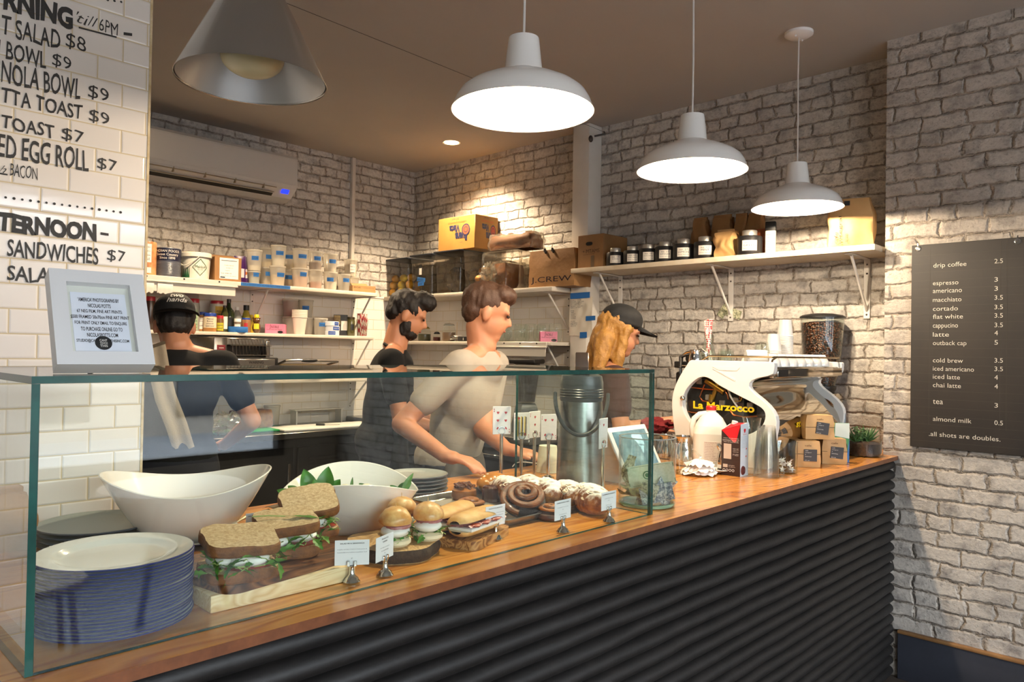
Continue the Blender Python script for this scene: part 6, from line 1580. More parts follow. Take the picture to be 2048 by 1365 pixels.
# ================================================================== side wall shelves and plank shelf
def swy(px, x, py=600): return onx(px, py, x).y
def sidepos(px, x, z): return Vector((x, swy(px, x), z+.0004))
M_bin = glassy('clear_bin', 'f3f0ea', 1.5, .02, .04, 'd9d2c4', 1.2)
M_lid = pm('dark_blue_lid', '20252e', .4)
XB_ = 3.755
def bin_(label, pl, pr, x0, x1, h, lid=True):
    """clear food storage bin; pl, pr: where its room-side face starts and ends along the shelf"""
    y1, y0 = swy(pl, x0), swy(pr, x0)
    c = ((x0+x1)/2, (y0+y1)/2, ZM+.0004); t = thing('storage_bin', label, 'storage bin', c, 0, 'clear bins on the side wall shelf')
    w, d = (x1-x0)/2, abs(y1-y0)/2
    def ring(k, z, r=.025): return [(x, y, z) for x, y in rr(w*k, d*k, r, 5)]
    g = G(); rs = [ring(.88, .001), ring(.9, .004), ring(.97, h-.05), ring(.98, h-.045), ring(1.0, h-.04), ring(1.0, h-.004), ring(1.0, h)]
    n = len(rs[0])
    for a, b in zip(rs, rs[1:]): g.add(a+b, [(i, (i+1) % n, n+(i+1) % n, n+i) for i in range(n)], 0, True)
    g.add(rs[0], [tuple(range(n))[::-1]]); g.part('bin_body', M_bin, t, angle=30)
    if lid:
        g = G(); g.rbox((-w-.004, -d-.004, h), (w+.004, d+.004, h+.012), .005); g.part('lid', M_lid, t)
    return t, w, d
B1, w1_, d1_ = bin_('clear lidded bin of oranges in the back corner of the side shelf', 768, 814, 3.63, 3.89, .29)
bin_('clear lidded bin with a black no entry style sticker and blue tape', 818, 862, 3.63, 3.89, .30)
B3, _, _ = bin_('clear lidded bin holding a bag of dark greens, third from the corner', 866, 919, 3.63, 3.89, .305)
B4, w4, d4 = bin_('clear open bin of bread rolls beside the tipped bin', 923, 963, 3.63, 3.89, .30, False)
# oranges
M_or = pm('orange_peel', 'd9951f', .45, var=(6, 'c9b02a', .6), bump=(220, .15)); M_gr = pm('grapefruit_yellow', 'd6a828', .45, var=(4, 'a8b02c', .8), bump=(220, .15))
rn = random.Random(11); cnt = 0
lx, ly = B1.location.x, B1.location.y
spots = []
for zz, xs_ in ((.040, (-.075, .0)), (.098, (-.068, .008)), (.152, (-.05,))):
    for x_ in xs_:
        for y_ in (-.5, 0, .5): spots.append((x_+rn.uniform(-.004, .004), y_*(d1_*2-.085), zz))
names = ['deepest in the corner', 'against the room side of the bin', 'in the middle of the bin', 'nearest the taped bin', 'by the back wall side', 'at the wall side', 'on the second layer at the front', 'on the second layer in the middle', 'on the second layer at the back', 'on the second layer near the taped bin', 'on the second layer by the corner', 'on the second layer at the far side', 'on top towards the taped bin', 'on top in the middle', 'on top by the corner']
for i, (dx, dy, z) in enumerate(spots):
    G().sph((0, 0, 0), .0335, 18, 12).solo('orange', (M_or, M_gr)[i % 3 == 1], ('greenish yellow' if i % 3 == 1 else 'yellow')+' orange in the clear corner bin, '+names[i], 'orange', (lx+dx, ly+dy, ZM+z-.002), group='oranges in the corner bin')
t2 = bpy.data.objects['storage_bin.001']
g = G(); g.box((-.125, -.012, .165), (-.1245, .022, .235)); g.part('sticker', M_blk, t2); g = G(); g.box((-.1257, -.010, .155), (-.1252, .020, .205)); g.part('sticker_picture', M_paperw, t2)
g = G(); g.at((-.126, 0, .118), (R(8), 0, 0)).box((-.0005, -.055, -.016), (.0005, .04, .016)); g.at((-.127, -.005, .085), (R(-2), 0, 0)).box((-.0005, -.035, -.015), (.0005, .035, .015)); g.part('blue_tape', M_tape, t2)
g = G().mat(Matrix.Translation((-.1282, 0, 0)) @ Matrix.Rotation(-PI/2, 4, 'Z') @ FRONT); fit_text(g, 'GF ON', -.03, .03, .11, .126); fit_text(g, '1/4', -.012, .018, .078, .09); g.part('tape_writing', M_tapeink, t2)
M_wrap = glassy('crinkled_film', 'f0efe8', 1.55, .06, .10, 'e6ddd0', 2.2)
def crumple(t_or, name, c, r, m, seed, amp=.35, fr=2.5, parent=None, n=(36, 24)):
    g = G(); g.sph(c, r, n[0], n[1], fn=lambda q: 1+amp*mnoise.noise((q[0]*fr+seed, q[1]*fr, q[2]*fr))+amp*.5*mnoise.noise((q[0]*fr*2.7, q[1]*fr*2.7+seed, q[2]*fr*2.7))); return g
crumple(None, '', (0, 0, 0), (.085, .075, .09), M_wrap, 3).solo('plastic_bag', glassy('dark_bag_film', 'b8b0a4', 1.5, .1, .18, 'a79f94', 2), 'crumpled clear bag of dark leaves inside the third bin', 'bag', (B3.location.x-.01, B3.location.y, ZM+.10))
for i, (dx, dy, z, l) in enumerate(((-.04, .0, .04, 'at the bottom by the room side'), (.05, .01, .04, 'at the bottom by the wall'), (-.03, .01, .1, 'on the second layer'), (.05, -.01, .105, 'on the second layer near the wall'), (0, 0, .16, 'topmost'))):
    G().sph((0, 0, 0), (.05, .042, .03), 18, 12).solo('bread_roll', pm('tan_roll', 'b98a4a', .6, var=(16, '8f5f2a')), 'tan bread roll in the open clear bin, '+l, 'bread', (B4.location.x+dx, B4.location.y+dy*.5, ZM+z), group='bread rolls in the open bin')
# tipped bin with wrapped loaves, loaf on top
t, wv_, dv_ = None, 0, 0
cy = (swy(966, 3.64)+swy(1042, 3.64))/2; hw = abs(swy(966, 3.64)-swy(1042, 3.64))/2
t = thing('storage_bin', 'clear bin tipped on its side and stuffed with wrapped bread', 'storage bin', (3.77, cy, ZM+.0004), 0, 'clear bins on the side wall shelf')
def ring2(x, k): return [(x, y, z+.135) for y, z in rr(hw*k, .134*k, .035, 6)]
g = G(); rs = [ring2(.125, .93), ring2(.12, .95), ring2(-.13, .985), ring2(-.135, 1.0), ring2(-.15, 1.0), ring2(-.15, .97), ring2(-.13, .955)]
n = len(rs[0])
for a, b in zip(rs, rs[1:]): g.add(a+b, [(i, (i+1) % n, n+(i+1) % n, n+i) for i in range(n)], 0, True)
g.add(rs[0], [tuple(range(n))]); g.part('bin_body', M_bin, t, angle=30)
M_loaf = pm('sandwich_loaf', '8a5426', .6, var=(12, '6b3c18'), bump=(60, .3)); M_loafd = pm('seeded_loaf', '5c4a2a', .7, var=(40, '3f2f18'), bump=(90, .5))
def loaf(label, p, rz, L, w, h, m, film=True, name='bread_loaf', rot=None):
    t = thing(name, label, 'bread', p, rz, rot=rot)
    g = G(); soft_box(g, w, L, h, .008, .92, seed=L*9, n=12); g.part('loaf', m, t, angle=60)
    if film:
        g = G(); soft_box(g, w+.016, L+.03, h+.012, .010, .9, seed=4.2, n=14)
        for i, v in enumerate(g.v):
            k = 1+.05*mnoise.noise((v[0]*30, v[1]*30, v[2]*30)); g.v[i] = (v[0]*k, v[1]*k, max(0, v[2]*k))
        g.part('plastic_film', M_wrap, t, angle=80)
    return t
loaf('brown loaf in shiny film standing in the mouth of the tipped bin', (3.735, cy+.03, ZM+.017), 0, .12, .19, .17, M_loaf)
crumple(None, '', (0, 0, 0), (.05, .065, .075), M_wrap, 7, .6, 3).solo('plastic_wrap', M_wrap, 'shiny bunched plastic wrap hanging at the front of the wrapped loaf', 'plastic wrap', (3.612, cy+.10, ZM+.1))
ltop = loaf('long loaf in crinkled film lying on top of the tipped bin', (3.745, cy-.03, ZM+.2825), R(4), .36, .14, .10, M_loaf)
loaf('dark seeded loaf in film at the far side on top of the tipped bin', (3.80, cy-.2, ZM+.272), R(-6), .13, .11, .075, M_loafd) if False else None
# grapefruit box upside down
gy1, gy0 = swy(866, 3.64), swy(946, 3.64)
t = thing('fruit_box', 'yellow grapefruit carton standing upside down on the bin lids', 'box', (3.775, (swy(862, 3.65)+swy(966, 3.65))/2+.02, ZM+.3180), R(0))
L_, D_, H_ = .40, .235, .245
G().rbox((-D_/2, -L_/2, 0), (D_/2, L_/2, H_), .003, 0, 1).part('box_body', pm('yellow_carton', 'a87c3a', .65, var=(7, '96692c', .7)), t)
M_nv = pm('navy_print', '232747', .6); M_rd = pm('orange_red_print', 'c0502a', .6)
def box_print(M, w, s=1.0):
    U = M @ Matrix.Rotation(PI, 4, 'Z')         # printed upside down
    g = G().mat(U); fit_text(g, 'Buena', -.11*s, .02*s, -.005, .06, .05); fit_text(g, 'Vista', -.02*s, .09*s, -.07, -.015, .05) if False else fit_text(g, 'Vista', -.03*s, .085*s, -.062, .0-.008, .05); fit_text(g, 'BRAND', -.06*s, -.03*s, .068, .074); fit_text(g, '76-7-36-Y', -.02*s, .06*s, -.112, -.1)
    for r0, r1 in ((.034, .043), (.016, .022)):
        g.mat(U @ Matrix.Translation((-.095*s, .012-.03, 0)) @ Matrix.Scale(s, 4, (1, 0, 0))); n = 30
        g.add([(q*math.cos(2*PI*i/n), q*math.sin(2*PI*i/n), .0003) for q in (r0, r1) for i in range(n)], [(i, (i+1) % n, n+(i+1) % n, n+i) for i in range(n)])
    a = g
    h = G().mat(U); fit_text(h, 'california grapefruit', -.10*s, .10*s, -.092, -.07)
    for r0, r1 in ((.022, .034), (0.001, .016)):
        h.mat(U @ Matrix.Translation((-.095*s, .012-.03, 0)) @ Matrix.Scale(s, 4, (1, 0, 0))); n = 30
        h.add([(q*math.cos(2*PI*i/n), q*math.sin(2*PI*i/n), .0003) for q in (r0, r1) for i in range(n)], [(i, (i+1) % n, n+(i+1) % n, n+i) for i in range(n)])
    return a, h
a, h = box_print(Matrix.Translation((-D_/2-.0012, -.01, H_/2)) @ Matrix.Rotation(-PI/2, 4, 'Z') @ FRONT, L_)
a.part('navy_lettering', M_nv, t); h.part('red_lettering', M_rd, t)
a, h = box_print(Matrix.Translation((0.005, -L_/2-.0012, H_/2)) @ FRONT, D_, .62)
a.part('end_navy_lettering', M_nv, t); h.part('end_red_lettering', M_rd, t)
# shopping bag
t = thing('paper_shopping_bag', 'brown paper shopping bag with black rope handles beside the white post', 'bag', (3.72, swy(1098, 3.62), ZM+.0004))
bh = .24; g = G(); soft_box(g, .17, abs(swy(1050, 3.64)-swy(1139, 3.64)), bh, .006, .97, seed=2); g.part('bag_body', M_kraftd, t, angle=50)
for y in (-.02, .045): G().tube([(-.075, y+.02, bh-.01), (-.085, y+.012, bh+.005), (-.09, y-.004, bh-.02)], .008, 6).part('rope_handle', M_blk, t)
g = G().mat(Matrix.Translation((-.0985, 0, .02)) @ Matrix.Rotation(-PI/2, 4, 'Z') @ FRONT); Wb = abs(swy(1050, 3.64)-swy(1139, 3.64)); fit_text(g, 'J.CREW', -Wb*.42, Wb*.47, 0, .046); g.part('lettering', pm('foil_letters', '3a3542', .25, .6), t)
# ---- mug shelf
def mason(label, px, x, z=ZL2):
    t = thing('glass_mug', label, 'glass mug', sidepos(px, x, z), R(40), 'glass mugs upside down')
    G().lathe([(.033, 0), (.036, .004), (.036, .018), (.043, .028), (.043, .105), (.038, .118), (.0, .12)], 32).part('body', M_clear, t)
    G().tube([(.041+.030*math.sin(PI*i/12), 0, .035+.06*i/12) for i in range(13)], .0055, 7).part('handle', M_clear, t)
    return t
names = ['front row end by the cup stack', 'second along the front row', 'third along the front row', 'fourth along the front row', 'fifth in the front row', 'behind the pink box by the post', 'rear row end by the cup stack', 'in the middle of the rear row', 'rear row near the post']
for i, (px, x) in enumerate(((998, 3.66), (1022, 3.65), (1043, 3.66), (1063, 3.66), (1088, 3.655), (1112, 3.66), (1010, 3.78), (1048, 3.79), (1080, 3.79))):
    mason('upturned glass mug on the side shelf, '+names[i], px, x)
glove_box('pink glove box at the post end of the mug shelf', Vector((3.655, swy(1112, 3.60)-.0, ZL2+.0004)), R(-48), .105, .075, .066) if False else glove_box('pink glove box at the post end of the mug shelf', Vector((3.665, 3.205, ZL2+.0004)), R(-42), .11, .075, .066)
def lidjar(label, px, x, r, h, fillc, lidm):
    t = thing('glass_jar', label, 'jar', sidepos(px, x, ZL2), 0, 'glass jars on the mug shelf')
    G().lathe([(0, .001), (r*.9, .001), (r, .01), (r, h*.7), (r*.8, h*.88), (r*.82, h)], 30).part('jar', M_clear, t)
    if fillc: G().lathe([(0, .004), (r*.88, .004), (r*.95, .012), (r*.95, h*.55), (0, h*.57)], 28).part('contents', pm('jar_'+fillc, fillc, .7), t)
    G().lathe([(0, h+.016), (r*.6, h+.012), (r*.86, h), (r*.86, h-.004), (0, h-.004)], 28).part('lid', lidm, t)
M_gl = pm('glass_lid', 'b7b9b0', .1, Transmission_Weight=.7)
lidjar('round glass jar of dark tea beside the bearded man', 850, 3.68, .05, .10, '3c3a22', pm('jar_gold_lid', 'a08f52', .3, .6))
lidjar('glass jar with a domed lid in the middle of the mug shelf', 899, 3.67, .05, .12, '7a5f49', M_gl)
lidjar('small jar of red sauce between the two round glass jars', 875, 3.72, .028, .06, '5a1a14', M_blk)
t = lidjar('tall clear jar at the corner end of the mug shelf', 778, 3.72, .045, .15, None, pm('wire_lid', '6b6a66', .4, .5))
t = thing('receipt_spike', 'wooden spike of paper receipts on the mug shelf', 'receipt spike', sidepos(915, 3.66, ZL2))
rn = random.Random(4)
for i in range(6): G().mat(Matrix.Translation((rn.uniform(-.008, .008), rn.uniform(-.008, .008), .004+.007*i)) @ Matrix.Rotation(rn.uniform(0, 6), 4, 'Z') @ Matrix.Rotation(rn.uniform(-.15, .15), 4, 'X')).grid(lambda u, v: ((u-.5)*.09, (v-.5)*.06, .006*math.sin(u*5+i)), 8, 4).part('receipt', M_paperw, t)
G().tube([(0, 0, 0), (0, 0, .14)], .0018, 6).part('spike', M_pick, t)
t = thing('receipt_printer', 'flat black printer with a curl of white paper on the mug shelf', 'printer', sidepos(942, 3.67, ZL2), R(0))
G().rbox((-.055, -.075, 0), (.08, .075, .034), .004).part('body', M_blk, t); G().grid(lambda u, v: (-.02+.03*v, -.045+.05*u, .035+.014*math.sin(v*2.6)), 6, 8).part('paper', M_paperw, t); G().box((-.0556, .012, .008), (-.0552, .018, .026)).part('light_strip', M_paperw, t)
t = thing('cup_stack', 'tall stack of clear plastic cups on the mug shelf beside the printer', 'cup stack', sidepos(968, 3.66, ZL2))
for i in range(24): G().lathe([(.034, .0115*i*.72+.0005), (.036, .0115*i*.72+.002), (.036, .0115*i*.72+.0045), (.033, .0115*i*.72+.006), (.026, .0115*i*.72+.075)], 24).part('plastic_cup', M_clearp, t)
t = thing('hanging_tag', 'dark brown pentagon tag hanging from a string under the bin shelf', 'tag', (3.70, swy(955, 3.70), ZL2+.135))
G().mat(Matrix.Rotation(-PI/2, 4, 'Z') @ FRONT).prism([(-.035, .05), (-.05, .0), (0, -.075), (.03, -.06), (.03, .05)], 0, .004).part('tag', pm('brown_leather', '3a1d12', .6), t); G().tube([(0, -.0, .05), (.0, -.03, .13), (.06, -.06, .2)], .0015, 5).part('string', M_blk, t)
t = thing('posted_list', 'pale printed list stuck to the tiles above the printer', 'notice', (XR-.0135, swy(953, XR), 1.70)); G().box((-.0006, -.055, -.09), (0, .055, .09)).part('sheet', M_paperw, t)
g = G().mat(Matrix.Translation((-.0012, 0, 0)) @ Matrix.Rotation(-PI/2, 4, 'Z') @ FRONT)
for k in range(9): fit_text(g, ['opening list', 'fill ice', 'wipe shelves', 'restock cups', 'check milk', 'sweep floor', 'clean jars', 'count till', 'lights off'][k], -.045, .02+.003*(k % 4), .065-.017*k, .072-.017*k)
g.part('print', M_tapeink, t)
# handwritten sheet taped to the post
t = thing('handwritten_list', 'creased handwritten paper list held to the white post with blue tape', 'notice', (3.7705, 3.04, 1.60))
def ps(px, py): p = onx(px, py, 3.77); return (-(p.y-3.04), p.z-1.60)
a, b = ps(1140, 596), ps(1184, 672)
U = Matrix.Rotation(-PI/2, 4, 'Z') @ FRONT
g = G().mat(U); g.grid(lambda u, v: (a[0]+(b[0]-a[0]+.0)*u, a[1]+(b[1]-a[1])*v, .003+.0025*math.sin(u*14)*math.sin(v*9+u*3)), 20, 24, flip=True); g.part('sheet', pm('creased_paper', 'd6cdbd', .8, bump=(30, .3)), t)
g = G().mat(Matrix.Translation((-.0068, 0, 0)) @ U); rn = random.Random(2)
LN = ['orders', 'avocado', 'sourdough x4', '2 x dill', 'lemons', 'kale x 6', '', 'prep', 'eggs', 'quinoa', 'pesto', 'granola', 'pickles', '', 'monday', 'call baker', 'milk x 12', 'oat x 6']
for k, l in enumerate(LN):
    if l: fit_text(g, l, a[0]+.012, a[0]+.02+len(l)*.0052, a[1]-.014-.0098*k-.0065, a[1]-.014-.0098*k, 0, .15)
for k, l in enumerate(('to do', 'till roll', 'gloves', 'tape', 'call gas', 'cups')): fit_text(g, l, a[0]+.068, a[0]+.072+len(l)*.0052, a[1]-.014-.0098*k-.0065, a[1]-.014-.0098*k, 0, .15)
g.part('handwriting', M_tapeink, t)
g = G().mat(U)
for (q0, q1) in (((1142, 587), (1181, 597)), ((1173, 633), (1192, 642)), ((1161, 665), (1175, 677))):
    c0, c1 = ps(*q0), ps(*q1); g.add([(c0[0], c1[1], .0075), (c1[0], c1[1]+.003, .0075), (c1[0], c0[1]+.002, .0075), (c0[0], c0[1], .0075)], [(0, 1, 2, 3)])
g.part('blue_tape', M_tape, t)
# ---- plank shelf above the machine
def qpos(px, x=3.68): return Vector((x, swy(px, x, 500), ZQ+.0004))
t = thing('carton_box', 'brown carton with a hand hole at the post end of the plank shelf', 'box', (3.745, (swy(1143, 3.62)+swy(1200, 3.62))/2+.0-.02, ZQ+.0004))
Lb = abs(swy(1146, 3.63)-swy(1196, 3.63)); G().rbox((-.11, -Lb/2, 0), (.14, Lb/2, .205), .002, 0, 1).part('box_body', M_cardb, t)
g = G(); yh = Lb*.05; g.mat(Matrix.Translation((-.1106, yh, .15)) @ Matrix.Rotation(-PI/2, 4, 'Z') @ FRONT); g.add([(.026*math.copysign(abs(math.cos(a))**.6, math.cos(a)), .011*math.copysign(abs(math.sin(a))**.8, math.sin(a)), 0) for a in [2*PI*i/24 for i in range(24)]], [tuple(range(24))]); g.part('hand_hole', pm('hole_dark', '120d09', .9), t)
g = G().mat(Matrix.Translation((-.1108, 0, 0)) @ Matrix.Rotation(-PI/2, 4, 'Z') @ FRONT); fit_text(g, '+ MTAMS', -.06, .07, .092, .115); g.add([(-.055, .082, 0), (.03, .085, 0), (.03, .0865, 0), (-.055, .0835, 0)], [(0, 1, 2, 3)]); g.part('marker_writing', pm('marker_brown', '4a2d18', .7), t)
g = G(); g.box((-.1112, -.03-.0, .0), (-.1106, -.005, .075)); g.part('packing_tape', pm('packing_tape', '6e5a43', .35), t)
def tea_tin(label, px, s=1.0, x=3.665):
    t = thing('tea_tin', label, 'tin', qpos(px, x), 0, 'black tea tins on the plank shelf'); t.scale = (1.28*s, 1.28*s, .96*s)
    G().lathe([(0, 0), (.043, 0), (.0445, .002), (.0445, .086), (.041, .092), (.030, .094), (0, .094)], 36).part('tin', pm('tin_black', '1c1b1d', .45), t)
    G().lathe([(.026, .094), (.0265, .118), (.025, .121), (0, .122)], 32).part('cap', pm('satin_tin_cap', 'c9c5be', .38, .7), t)
    nm = {1231: 'CHAI', 1265: 'EARL GREY', 1297: 'OOLONG', 1330: 'GINGER', 1367: 'LEMON', 1410: 'MINT', 1499: 'GREEN'}[px]
    wrap(t, .0445, .0445, .018, .068, -.6, .6, pm('tea_label', 'd8d0c4', .6), 'label', ['no. 17', nm, 'loose leaf tea'], M_tapeink)
    return t
for px, s, l in ((1231, .94, 'nearest the brown carton'), (1265, .94, 'second from the brown carton'), (1297, .96, 'third from the brown carton'), (1330, 1.0, 'fourth from the brown carton'), (1367, 1.04, 'fifth from the brown carton'), (1410, 1.05, 'just before the crumpled bag'), (1499, 1.12, 'alone beyond the crumpled bag')):
    tea_tin('black tea tin with silver cap and label, '+l, px, s)
def kraft_bag(label, p, rz, w, d, h, m, crump=.0, fold=True, name='kraft_bag', seed=0):
    t = thing(name, label, 'paper bag', p, rz, 'kraft bags on the plank shelf')
    g = G(); soft_box(g, w, d, h, .010, .82 if name == 'coffee_sack' else .62, seed=seed, n=12)
    for i, v in enumerate(g.v):
        k = mnoise.noise((v[0]*14+seed, v[1]*14, v[2]*14)); g.v[i] = (v[0]+crump*k, v[1]+crump*k*.7, max(0, v[2]+crump*.4*k*(v[2]/h)))
    g.part('bag', m, t, angle=45)
    if fold: g = G().at((0, 0, h-.012), (R(6), 0, 0)); g.rbox((-w*.42, -d*.2, 0), (w*.42, d*.08, .028), .003); g.part('folded_top', m, t)
    return t
for px, w, h, l in ((1402, .095, .25, 'behind the tin next to the crumpled bag'), (1446, .12, .25, 'wide one with a grey stripe behind the tins'), (1484, .075, .245, 'narrow one just behind the crumpled bag'), (1512, .09, .24, 'behind the solitary tea tin')):
    t = kraft_bag('upright brown kraft bag '+l, qpos(px, 3.84), R(-90+8*math.sin(px)), w, .07, h, M_kraftd, .006, seed=px)
    if px == 1446: G().box((-.012, -.047, .01), (.014, -.0455, .15)).part('grey_stripe', pm('grey_stripe', '857a6c', .6), t)
kraft_bag('crumpled pale kraft bag folded over between the tea tins', qpos(1453, 3.67), R(-84), .105, .09, .135, M_kraft, .022, seed=3)
G().rbox((-.012, -.05, 0), (.07, .05, .15), .003).solo('wooden_box', wood_mat('red_brown_wood', '6b3319', '8e4a26', '5a2a14', rough=.4), 'upright red brown wooden box behind the solitary tea tin', 'box', qpos(1517, 3.76))
t = thing('foil_pouch', 'narrow white and black pouch leaning at the end of the tea tins', 'pouch', qpos(1541, 3.70), R(-70))
G().rbox((-.026, -.014, 0), (.026, .014, .168), .006).part('pouch', pm('pouch_white', 'cdc4b6', .45), t); G().rbox((-.0268, -.0148, .12), (.0268, .0148, .172), .006).part('black_top', M_blk, t)
g = G().mat(Matrix.Translation((0, -.015, 0)) @ FRONT)
for k in range(6): fit_text(g, ['whole leaf', 'single origin', 'brew 3 min', 'steep well', 'net 250g', 'enjoy'][k], -.02, .016, .1-.016*k, .107-.016*k)
g.part('print', M_tapeink, t)
bp = qpos(1703, 3.72)
t = kraft_bag('large kraft coffee bag under the lamp at the pillar end of the plank shelf', bp, R(-74), .19, .11, .235, M_kraft, .008, False, 'coffee_sack', 9)
del t['group']
g = G().mat(Matrix.Translation((0, -.0685, 0)) @ FRONT)
vs = G()
for l, x, z0, z1 in (('cafe', -.065, .02, .075), ('integral', -.045, .02, .15), ('dulcinea', -.02, .025, .065)):
    g.mat(Matrix.Translation((x, -.0685, 0)) @ FRONT @ Matrix.Rotation(PI/2, 4, 'Z')); fit_text(g, l, z0, z1, -.008, .008)
g.part('lettering', M_blk, t); G().box((-.03, -.064, .20), (-.005, -.0625, .222)).part('black_seal', M_blk, t)
# bills tucked behind the bracket
t = thing('wall_banknote', 'creased banknotes pinned behind the middle shelf bracket', 'banknote', (XR-.003, swy(1458, XR), 1.70))
g = G().mat(Matrix.Rotation(-PI/2, 4, 'Z') @ FRONT)
g.mat(Matrix.Rotation(-PI/2, 4, 'Z') @ FRONT @ Matrix.Rotation(R(-20), 4, 'Z')).grid(lambda u, v: (-.01+.09*u, -.03+.05*v, .002+.003*math.sin(u*5)), 8, 4); g.mat(Matrix.Rotation(-PI/2, 4, 'Z') @ FRONT @ Matrix.Rotation(R(55), 4, 'Z')).grid(lambda u, v: (-.06+.09*u, -.0+.045*v, .004+.003*math.sin(u*5)), 8, 4); g.part('note', M_bill, t)
# ---- chalk menu on the pillar
t = thing('menu_board', 'black drinks menu board hung on the brick pillar', 'menu board', (XP-.004, 0, 0))
by0, by1, bz1, bz0 = .36, onx(1825.7, 492, XP).y, onx(1825.7, 492.4, XP).z, onx(1822, 892, XP).z
G().rbox((-.012, by0, bz0), (-.0, by1, bz1), .0015, 0, 1).part('board', pm('black_board', '1e1a18', .5, var=(4, '2a241f')), t)
g = G()
for k in range(24):
    z = bz1-.05-.0375*k; g.box((-.0125, by0+.01, z), (-.0122, by1-.01, z+.0012))
for py in (1862, 2003, 2016):
    y = onx(py, 600, XP).y; g.box((-.0125, y, bz0+.1), (-.0122, y+.0012, bz1-.005))
g.part('ruled_line', pm('faint_chalk', '3a342e', .6), t)
MENU = [('drip coffee', 1867, 1933, 531, '2.5', 524), ('espresso', 1866, 1917, 567, '3', 561), ('americano', 1866, 1924, 583, '3', 579), ('macchiato', 1866, 1923, 601, '3.5', 597), ('cortado', 1866, 1916, 619, '3.5', 616), ('flat white', 1866, 1926, 635, '3.5', 633), ('cappucino', 1866, 1916, 653, '3.5', 652), ('latte', 1866, 1898, 671, '4', 668), ('outback cap', 1866, 1933, 688, '5', 687),
        ('cold brew', 1866, 1926, 723, '3.5', 723), ('iced americano', 1866, 1948, 740, '3.5', 740), ('iced latte', 1866, 1920, 756, '4', 757), ('chai latte', 1866, 1922, 773, '4', 775), ('tea', 1866, 1886, 806, '3', 813), ('almond milk', 1866, 1943, 842, '0.5', 848), ('.all shots are doubles.', 1858, 2001, 875, '', 0)]
XM = XP-.016
def bl(l, p0, p1, py):
    a, b = onx(p0, py, XM), onx(p1, py, XM); z = (a.z+b.z)/2
    g = G().mat(Matrix.Translation((-.0135, 0, 0)) @ Matrix.Rotation(-PI/2, 4, 'Z') @ FRONT)
    has_d = any(c in 'gpqy' for c in l); has_a = any(c in 'bdfhiklt0123456789' for c in l)
    fit_text(g, l, -a.y, -b.y, z-.006-(.0065 if has_d else 0), z+.006+(.007 if has_a else 0), -.004)
    g.part('chalk_line', pm('chalk_white', 'd8d2c4', .8), t)
for l, p0, p1, py, pr, py2 in MENU:
    bl(l, p0, p1, py)
    if pr: bl(pr, 1989, 1989+(17 if len(pr) > 1 else 7), py2)
g = G()
for py in (1838, 2037):
    y = onx(py, 495, XP).y; g.at((-.0125, y, bz1-.016), (0, -PI/2, 0)).lathe([(0, .003), (.012, .002), (.013, 0)], 20); g.at().box((-.0135, y-.002, bz1-.012), (-.012, y+.002, bz1+.008))
g.part('hanger_clip', M_chrome, t)
# ---- framed notice on the glass case
t = thing('picture_frame', 'deep white frame with a printed notice standing on the glass case', 'picture frame', (.392, 1.222, ZT+.0147), rot=(R(-28), 0, R(-4)))
fw, fh, fd = .134, .165, .03
g = G(); m = .022
for (x0, x1, z0, z1) in ((-fw/2, fw/2, 0, m), (-fw/2, fw/2, fh-m, fh), (-fw/2, -fw/2+m, m, fh-m), (fw/2-m, fw/2, m, fh-m)): g.box((x0, 0, z0), (x1, fd, z1))
g.part('moulding', pm('frame_white', 'd3d3d3', .4), t)
G().box((-fw/2+m-.001, .012, m-.001), (fw/2-m+.001, .020, fh-m+.001)).part('mount', pm('mount_board', 'cdd0c6', .7), t)
G().box((-fw/2+m+.006, .0110, m+.006), (fw/2-m-.006, .0119, fh-m-.012)).part('sheet', pm('notice_paper', 'd3d9e2', .6), t)
g = G().mat(Matrix.Translation((0, .0105, 0)) @ FRONT)
for k, (l, w_) in enumerate((("'AMERICA' PHOTOGRAPHS BY", .058), ('NICOLAS POTTS', .032), ('67 NEG FILM, FINE ART PRINTS:', .064), ('$500 FRAMED 50x70cm FINE ART PRINT', .082), ('FOR PRINT ONLY EMAIL TO ENQUIRE', .073), ('TO PURCHASE ONLINE GO TO', .058), ('NICOLASPOTTS.COM', .043), ('STUDIO@CANTTOUCHTHISINC.COM', .073))):
    z = fh-m-.0215-.0104*k; fit_text(g, l, -w_/2, w_/2, z-.0068, z, .012)
g.mat(Matrix.Translation((0, .0105, 0)) @ FRONT @ Matrix.Translation((0, m+.020, 0))); g.lathe([(0, 0), (.012, 0)], 28); g.part('print', M_print, t)
g = G().mat(Matrix.Translation((0, .0101, m+.020)) @ FRONT)
for k, l in enumerate(('CANT', 'TOUCH', 'THIS')): fit_text(g, l, -.0052, .0052, .0024-.0048*k, .0062-.0048*k)
g.part('badge_print', M_paperw, t)
G().tube([(0, .03, .125), (0, .1, .0375)], .004, 6).part('easel_leg', M_blk, t)
